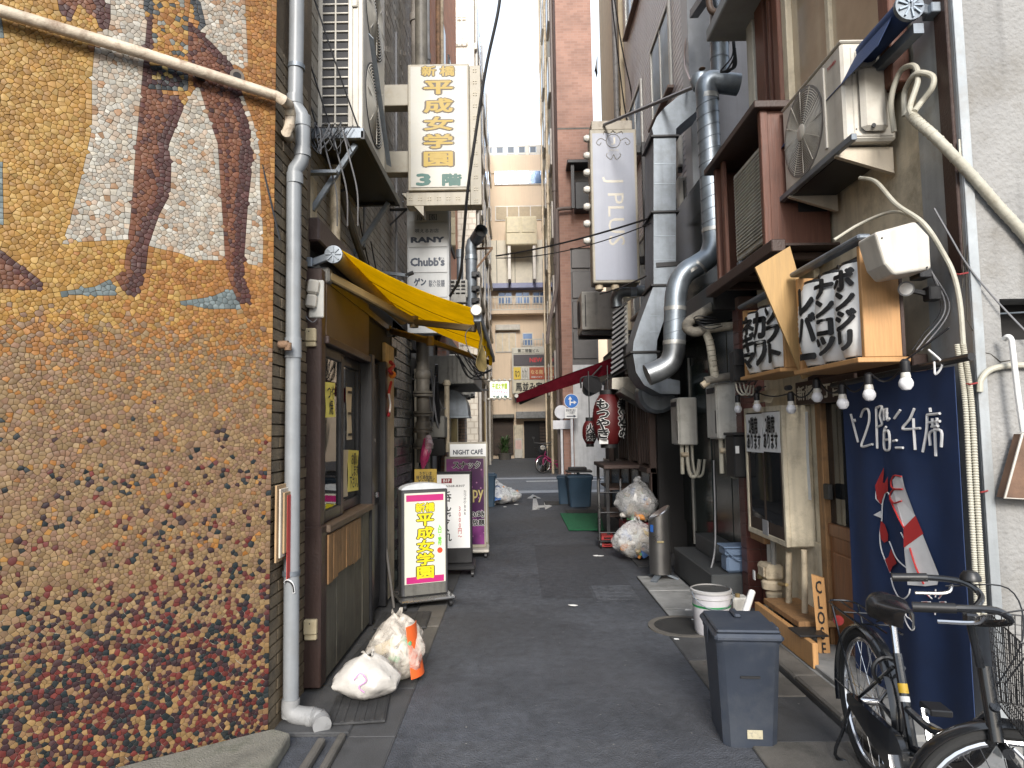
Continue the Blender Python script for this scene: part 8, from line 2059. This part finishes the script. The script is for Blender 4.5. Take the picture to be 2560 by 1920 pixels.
for k, (x, y, rx, h, lb) in enumerate(((-.36, 13.3, .26, .36, 'translucent trash bag on the far left, nearest the viewer'), (-.15, 13.6, .24, .3, 'translucent trash bag on the far left, nearest the alley centre'), (-.45, 13.9, .3, .42, 'translucent trash bag on the far left, behind the others'))):
    t = thing('heap_trash_bag', lb, 'trash bag', (x, y, 0), group='trash bags heaped far left')
    rubbish(t, (x, y, .01), rx * .9, .2, h, 30 + k, trash_c, 14)
    part('bag', bag_mesh((x, y, .008), rx, .22, h, 40 + k), bag_mat('pale polythene %d' % k, (.68, .69, .7), .35), t, smooth=60)
solo('blue_net', B().grid([[(-.62 + .09 * j + .02 * math.sin(i), 13.0 + .18 * i, .1 + .3 * math.exp(-((i - 3) / 2.2) ** 2) * (1 - abs(j - 2) / 6) - .04 * abs(math.sin(j * 2 + i))) for j in range(4)] for i in range(7)], (0, 0, .004)), bag_mat('blue net film', (.05, .16, .45), .3), 'crumpled blue netting over the trash bags far left', 'net')
# pail
pa = thing('paint_pail', 'white pail with a green stripe and dark open top by the kerb', 'pail', (1.4, 4.85, .01))
part('body', B().lathe([(.118, .012), (.125, .03), (.138, .3), (.142, .305), (.142, .315), (.138, .32)], (1.4, 4.85, 0), 28, cap=True), M('white pail', (.46, .45, .47), .4, var=.08, bump=.04, dirt=((.3, .28, .26), .5, 8)), pa)
part('stripe', B().lathe([(.1335, .205), (.1345, .206), (.1352, .22), (.1343, .221)], (1.4, 4.85, 0), 28, cap=False), M('green stripe', (.02, .2, .06), .5), pa)
part('rim', B().lathe([(.138, .305), (.148, .31), (.148, .325), (.136, .33)], (1.4, 4.85, 0), 28, cap=False).lathe([(.138, .265), (.144, .27), (.138, .276)], (1.4, 4.85, 0), 28, cap=False), M('pail rim', (.5, .49, .48), .35, .3), pa)
part('inside', B().lathe([(.136, .321), (.12, .3215), (.01, .3215)], (1.4, 4.85, 0), 24), M('dark murk', (.06, .06, .06), .3), pa)
part('bail', B().tube([(1.4 + .147 * math.cos(a * math.pi / 12), 4.85 - .03 - .12 * math.sin(a * math.pi / 12), .31 - .1 * math.sin(a * math.pi / 12)) for a in range(13)], .003, 5), galv, pa)
ub = thing('tap_unit', 'small stained white plastic box on the kerb beside the pail', 'box', (1.62, 4.95, .03))
part('box', B().box(1.58, 1.7, 4.9, 5.02, .03, .24, .012), M('stained plastic', (.55, .54, .5), .5, dirt=((.15, .12, .09), .7, 14)), ub)
part('knob', B().cyl((1.62, 4.93, .24), (1.62, 4.93, .265), .018, n=10), M('brass knob', (.3, .22, .1), .5, .4), ub)
part('slot', B().box(1.6, 1.66, 4.895, 4.899, .08, .15), ink, ub)
solo('white_tube', B().tube([aY(1880, 1480, 4.7), aY(1862, 1535, 4.55)], .024, 12), M('white plastic tube', (.65, .65, .64)), 'short slanting white plastic tube beside the small box', 'tube')
bu = thing('blue_bucket', 'grey blue plastic bucket standing on the black step', 'bucket', (1.86, 5.72, .26))
bm = M('grey blue plastic', (.16, .22, .32), .45, var=.08)
part('body', B().box(1.77, 1.95, 5.63, 5.8, .262, .4, .02).box(1.758, 1.962, 5.618, 5.812, .4, .47, .016), bm, bu)
part('rim', B().box(1.745, 1.975, 5.605, 5.825, .47, .485, .006), bm, bu)
part('handle', B().tube(spl([(1.76, 5.605, .46), (1.82, 5.597, .4), (1.88, 5.597, .37), (1.95, 5.605, .43)], 5), .006, 6), bm, bu)
# road signs across the street
def post_sign(label, px, pytop, y, r0):
    c = aY(px, pytop, y); t = thing('road_sign', label, 'road sign', (c.x, y, 0))
    part('pole', B().cyl((c.x, y, 0), (c.x, y, c.z + .2), .04, n=12), M('white pole', (.6, .6, .6), .5), t)
    return t, c
t, c = post_sign('blue round one way arrow sign with a white plate on a pole', 1428, 1003, 20.2, .2)
TT = Matrix.Translation((c.x, 20.13, c.z)) @ Euler((R_(90), 0, 0)).to_matrix().to_4x4()
part('rim', B().lathe([(.225, 0), (.225, .01)], T=TT, n=30), paper, t)
part('disc', B().lathe([(.21, .011), (.21, .014)], T=TT, n=30), M('traffic blue', (.02, .15, .5), .4), t)
b = B(); y = 20.113; X, Zc = c.x, c.z
b.add([(X - .06, y, Zc - .13), (X - .02, y, Zc - .13), (X - .02, y, Zc + .05), (X - .06, y, Zc + .05)], [(0, 1, 2, 3)]).add([(X - .1, y, Zc + .05), (X + .02, y, Zc + .05), (X - .04, y, Zc + .15)], [(0, 1, 2)])
b.add([(X - .02, y, Zc - .06), (X + .07, y, Zc - .06), (X + .07, y, Zc - .02), (X - .02, y, Zc - .02)], [(0, 1, 2, 3)]).add([(X + .07, y, Zc - .1), (X + .16, y, Zc - .04), (X + .07, y, Zc + .02)], [(0, 1, 2)])
part('arrow', b, paper, t, smooth=0)
r = rect(1412, 1443, 1020, 1046, 20.13)
part('plate', B().box(r[0], r[1], 20.12, 20.14, r[2], r[3], .004), paper, t)
on(t, '自転車を除く\n一方通行', 1415, 1440, 1022, 1036, 20.118, navy_ink, .01, .001)
part('plate_arrow', B().box(r[0] + .06, r[1] - .12, 20.116, 20.1195, r[2] + .05, r[2] + .08).add([(r[1] - .12, 20.117, r[2] + .02), (r[1] - .03, 20.117, r[2] + .065), (r[1] - .12, 20.117, r[2] + .11)], [(0, 1, 2)]), navy_ink, t, smooth=0)
t, c = post_sign('white backed road sign on a pale pole left of the blue one', 1403, 1030, 21, .2)
part('disc', B().lathe([(.22, 0), (.22, .012)], T=Matrix.Translation((c.x, 20.93, c.z)) @ Euler((R_(90), 0, 0)).to_matrix().to_4x4(), n=26), M('sign back', (.6, .6, .62), .4), t)
part('plate', B().box(c.x - .28, c.x + .28, 20.92, 20.94, c.z - .55, c.z - .27, .004), M('sign back', (.6, .6, .62)), t)
# ================================================================== BICYCLES
blk = M('black bicycle paint', (.012, .013, .015), .22, var=.1, bump=0, coat=.5)
rubber = M('tyre rubber', (.018, .018, .018), .75, var=.2, bump=.1)
chrome = M('chrome', (.6, .6, .61), .16, .95, var=.05, bump=0)
blkplast = M('black plastic', (.014, .014, .015), .4, var=.15, bump=.03)
def make_bike(name, label, loc, rz, steer, paint=None, group=None, detail=True, lean=0.0):
    paint = paint or blk
    t = thing(name, label, 'bicycle', loc, rz, group, local=True)
    ORG[t.name] = V((0, 0, 0)); t.rotation_euler = (lean, 0, rz)
    WB, R = .98, .3
    sx = WB - .08
    Sm = Matrix.Translation((sx, 0, 0)) @ Matrix.Rotation(steer, 4, 'Z') @ Matrix.Translation((-sx, 0, 0))
    def st(b): b.v = [tuple(Sm @ V(p)) for p in b.v]; return b
    idn = lambda b: b
    for hx, f in ((0, idn), (WB, st)):
        circ = lambda r, y=0, n=44: [(hx + r * math.cos(a * 2 * math.pi / n), y, R + r * math.sin(a * 2 * math.pi / n)) for a in range(n)]
        w = part('wheel', f(B().cyl((hx, -.045, R), (hx, .045, R), .016, n=12)), chrome, t)
        part('tyre', f(B().tube(circ(R - .019), .019, 10, closed=True)), rubber, w)
        part('rim', f(B().tube(circ(R - .045), .011, 8, closed=True)), chrome, w)
        b = B()
        for k in range(28 if detail else 14):
            a = k * 2 * math.pi / (28 if detail else 14); s = 1 if k % 2 else -1; a2 = a + .5 * (1 if k % 4 < 2 else -1)
            b.tube([(hx + .02 * math.cos(a2), s * .03, R + .02 * math.sin(a2)), (hx + (R - .05) * math.cos(a), 0, R + (R - .05) * math.sin(a))], .0014 if detail else .003, 4)
        part('spokes', f(b), chrome, w, kind='stuff')
        a0, a1 = (R_(-10), R_(200)) if hx == 0 else (R_(25), R_(215))
        rows = [[(hx + (R + .022 - .012 * abs(yy / .03) ** 2) * math.cos(a), yy, R + (R + .022 - .012 * abs(yy / .03) ** 2) * math.sin(a)) for yy in (-.032, -.02, 0, .02, .032)] for a in [a0 + (a1 - a0) * i / 26 for i in range(27)]]
        part('mudguard', f(B().grid(rows, (0, 0, -.002))), paint, t)
        part('mudguard_stay', f(B().tube([(hx, .035, R), (hx + (R + .01) * math.cos(a1 - .3), .03, R + (R + .01) * math.sin(a1 - .3))], .003, 5).tube([(hx, -.035, R), (hx + (R + .01) * math.cos(a1 - .3), -.03, R + (R + .01) * math.sin(a1 - .3))], .003, 5)), chrome, t)
    bb = V((.42, 0, .27)); st_top = V((.29, 0, .6)); hd_lo = V((sx + .03, 0, .56)); hd_hi = V((sx - .02, 0, .76))
    part('frame', B().tube([bb, st_top], .017, 10).tube(spl([hd_lo + V((0, 0, .03)), (.8, 0, .44), (.6, 0, .34), bb + V((0, 0, .02))], 6), .02, 10).tube(spl([hd_lo + V((0, 0, .1)), (.78, 0, .53), (.58, 0, .43), (.37, 0, .42)], 6), .014, 10).tube([hd_lo, hd_hi], .021, 12)
         .tube([bb + V((0, .03, 0)), (0, .05, R)], .01, 8).tube([bb + V((0, -.03, 0)), (0, -.05, R)], .01, 8).tube([st_top + V((.01, .02, -.05)), (0, .05, R)], .008, 8).tube([st_top + V((.01, -.02, -.05)), (0, -.05, R)], .008, 8).cyl(bb + V((0, -.04, 0)), bb + V((0, .04, 0)), .024, n=14), paint, t)
    part('fork', st(B().tube(spl([hd_lo + V((0, .05, -.02)), (sx + .06, .05, .48), (WB, .05, R)], 6), .011, 8).tube(spl([hd_lo + V((0, -.05, -.02)), (sx + .06, -.05, .48), (WB, -.05, R)], 6), .011, 8).cyl(hd_lo + V((0, -.06, -.02)), hd_lo + V((0, .06, -.02)), .016, n=10)), paint, t)
    part('seat_post', B().tube([st_top, st_top + V((-.035, 0, .13))], .012, 10), chrome, t)
    sc = st_top + V((-.04, 0, .15))
    rows = []
    for i in range(13):
        s = i / 12; x = sc.x - .1 + .235 * s
        hw = .08 * (1 - s) ** .6 + .016 if s > .3 else .08 * (.7 ** .6) * (.55 + .45 * math.sin(s / .3 * math.pi / 2)) + .018
        rows.append([(x, hw * math.sin(a), sc.z + .045 - .04 * (1 - math.cos(a)) * .9 - (.02 if abs(a) > 1.5 else 0) + (.012 if s < .3 else 0)) for a in [(-1.7 + 3.4 * k / 10) for k in range(11)]])
    sd_ = part('saddle', B().grid(rows, (0, 0, -.012)), M('saddle vinyl', (.014, .014, .015), .25, bump=.03), t)
    if detail: 
        b = B()
        for s in (-1, 1): b.tube([(sc.x - .05 + .02 * math.cos(a * .9), s * .045 + .018 * math.sin(a * .9), sc.z - .05 + .0028 * a) for a in range(28)], .004, 5)
        part('saddle_spring', b, blkplast, sd_, kind='stuff')
    part('chain_guard', B().prism([V((bb.x + .085 * math.cos(a), -.055, bb.z + .085 * math.sin(a))) for a in [R_(-110 + 220 * k / 14) for k in range(15)]] + [V((0, -.055, R + .03)), V((-.03, -.055, R + .015)), V((-.03, -.055, R - .015)), V((0, -.055, R - .03))], (0, -.022, 0)), paint, t)
    ck = part('crank', B().bar(bb + V((0, -.085, 0)), bb + V((.07, -.09, -.15)), .018, .012).bar(bb + V((0, .06, 0)), bb + V((-.07, .065, .15)), .018, .012), chrome, t)
    for p in (bb + V((.07, -.14, -.15)), bb + V((-.07, .11, .15))): part('pedal', B().box(p.x - .045, p.x + .045, p.y - .04, p.y + .04, p.z - .012, p.z + .012, .004), blkplast, ck)
    part('stem', st(B().tube([hd_hi, V((sx - .045, 0, .9))], .012, 10).box(sx - .06, sx - .02, -.02, .02, .885, .92, .006)), chrome if not detail else blk, t)
    bars = part('handlebar', st(B().tube(spl([(sx - .22, .21, .965), (sx - .12, .215, .975), (sx - .02, .19, .975), (sx + .02, .15, .94), (sx - .03, .06, .905), (sx - .035, 0, .9), (sx - .03, -.06, .905), (sx + .02, -.15, .94), (sx - .02, -.19, .975), (sx - .12, -.215, .975), (sx - .22, -.21, .965)], 6), .0105, 9)), blk if detail else chrome, t)
    for s in (-1, 1):
        part('grip', st(B().tube([(sx - .225, s * .21, .965), (sx - .12, s * .215, .975)], .0145, 12)), blkplast, bars)
        if detail: part('brake_lever', st(B().tube(spl([(sx - .05, s * .205, .96), (sx - .07, s * .19, .935), (sx - .16, s * .185, .925)], 5), .006, 6)), chrome, bars)
    if detail:
        part('bell', st(B().lathe([(.004, .03), (.02, .027), (.03, .012), (.031, 0), (.02, -.004)], (sx - .0, .19, .985), 18)), blkplast, bars)
        part('brake_cable', st(B().tube(spl([(sx - .07, -.2, .955), (sx + .1, -.17, .99), (sx + .13, -.03, .9), (sx + .04, 0, .72)], 6), .0025, 5).tube(spl([(sx - .07, .2, .955), (sx + .1, .18, .97), (sx + .1, .05, .85), (sx, .02, .66)], 6), .0025, 5)), cable, bars)
    # basket of wire
    b = B(); nx = 9 if detail else 5
    X0, X1, Yh0, Yh1, Z0, Z1 = sx + .05, sx + .33, .14, .17, .62, .89
    def bk_(u, v, z):   # u,v in -1..1
        k = (z - Z0) / (Z1 - Z0); hw = Yh0 + (Yh1 - Yh0) * k; x0 = X0 - .01 * k; x1 = X1 - .07 + .07 * k
        return ((x0 + x1) / 2 + (x1 - x0) / 2 * u, hw * v, z)
    loop = [(-1, -1), (1, -1), (1, 1), (-1, 1)]
    for i in range(nx + 1):
        z = Z0 + (Z1 - Z0) * i / nx; b.tube([bk_(u, v, z) for u, v in loop], .0035 if i in (0, nx) else .0016, 4, closed=True)
    m_ = 16 if detail else 6
    for e in range(4):
        (u0, v0), (u1, v1) = loop[e], loop[(e + 1) % 4]
        for k in range(m_): s = k / m_; u, v = u0 + (u1 - u0) * s, v0 + (v1 - v0) * s; b.tube([bk_(u, v, Z0), bk_(u, v, Z1)], .0016, 4)
    for k in range(m_): s = -1 + 2 * k / m_; b.tube([bk_(s, -1, Z0), bk_(s, 1, Z0)], .0016, 4)
    part('basket', st(b), blkplast, t)
    part('rack', B().tube(spl([(.2, .06, .65), (-.05, .065, .65), (-.28, .06, .65), (-.32, 0, .65), (-.28, -.06, .65), (-.05, -.065, .65), (.2, -.06, .65)], 5), .005, 6).tube([(-.3, 0, .65), (.2, 0, .65)], .004, 6).tube([(-.25, .06, .65), (0, .05, R)], .005, 6).tube([(-.25, -.06, .65), (0, -.05, R)], .005, 6).tube([(-.1, -.065, .65), (-.1, .065, .65)], .004, 6).tube([(.08, -.06, .65), (.08, .06, .65)], .004, 6), blk, t)
    part('kickstand', B().tube(spl([(-.02, .06, R - .02), (-.06, .1, .15), (-.08, .12, .012), (-.08, -.1, .012), (-.06, -.08, .15), (-.02, -.06, R - .02)], 5), .008, 7), blk, t)
    if detail:
        part('ring_lock', B().tube([(.2, .055 * math.cos(a), .5 + .055 * math.sin(a)) for a in [R_(-60 + 300 * k / 14) for k in range(15)]], .008, 6), blkplast, t)
        part('sticker', B().tube([(.33, 0, .5), (.342, 0, .468)], .0176, 12), M('yellow sticker', (.6, .38, .03), .5), t)
        part('sticker', B().tube([(.346, 0, .458), (.353, 0, .44)], .0176, 12), paper, t)
        part('headlamp', st(B().lathe([(.012, -.05), (.028, -.035), (.034, .02), (.03, .03), (.005, .036)], T=Matrix.Translation((sx + .14, -.09, .5)) @ Euler((0, R_(90), 0)).to_matrix().to_4x4(), n=16)), M('smoked lamp', (.08, .09, .09), .15), t)
        part('lamp_stay', st(B().tube([(sx + .1, -.06, .5), (sx + .04, -.06, .56)], .006, 6)), chrome, t)
        part('reflector', B().lathe([(.024, 0), (.024, .012), (.01, .016)], T=Matrix.Translation((-R - .03, 0, .55)) @ Euler((0, R_(-90), 0)).to_matrix().to_4x4(), n=14), M('reflector', (.2, .02, .02), .2), t)
        letter(t, 'VIVIROI', (.78, -.0215, .44), V((-.8, 0, -.45)), V((-.45, 0, .8)), .12, .02, M('silver decal', (.35, .35, .35), .4, .4), .01)
    return t
hd_ang = math.atan2(-.9928, -.12)
make_bike('bicycle', 'black town bicycle with front basket parked before the navy banner', (1.5, 2.93, .0), hd_ang, R_(74), lean=R_(-2))
pinkp = M('pink bicycle paint', (.35, .02, .12), .3, bump=0)
make_bike('bicycle', 'pink town bicycle parked by the tower beyond the cross street', (1.85, 22.7, 0), R_(185), R_(15), pinkp, detail=False)
sc_ = thing('motor_scooter', 'black motor scooter parked beside the pink bicycle', 'scooter', (.95, 23.6, 0), R_(-95), local=True)
part('body', B().prism([(x, -.14, z) for x, z in ((-.6, .55), (-.55, .75), (-.1, .78), (.05, .45), (.35, .3), (.45, .35), (.6, .95), (.68, .95), (.62, .3), (.2, .18), (-.3, .2), (-.55, .35))], (0, .28, 0)), blk, sc_)
part('seat', B().box(-.6, .0, -.13, .13, .76, .85, .03), blkplast, sc_)
for x in (-.45, .68):
    w = part('wheel', B().cyl((x, -.05, .23), (x, .05, .23), .12, n=18), chrome, sc_)
    part('tyre', B().tube([(x + .2 * math.cos(a * math.pi / 12), 0, .23 + .2 * math.sin(a * math.pi / 12)) for a in range(24)], .045, 8, closed=True), rubber, w)
part('handlebar', B().tube([(.58, -.32, 1.05), (.62, 0, 1.02), (.58, .32, 1.05)], .018, 8), blkplast, sc_)
part('headlight', B().lathe([(.03, -.04), (.09, 0), (.08, .03)], T=Matrix.Translation((.7, 0, .88)) @ Euler((0, R_(90), 0)).to_matrix().to_4x4(), n=14), ac_white, sc_)
part('number_plate', B().box(-.645, -.635, -.1, .1, .42, .54), paper, sc_)
part('mirror', B().cyl((.6, -.3, 1.05), (.58, -.33, 1.2), .008, n=6).box(.56, .58, -.38, -.28, 1.18, 1.26, .01), blkplast, sc_)
bpy.data.scenes.remove(TSC)
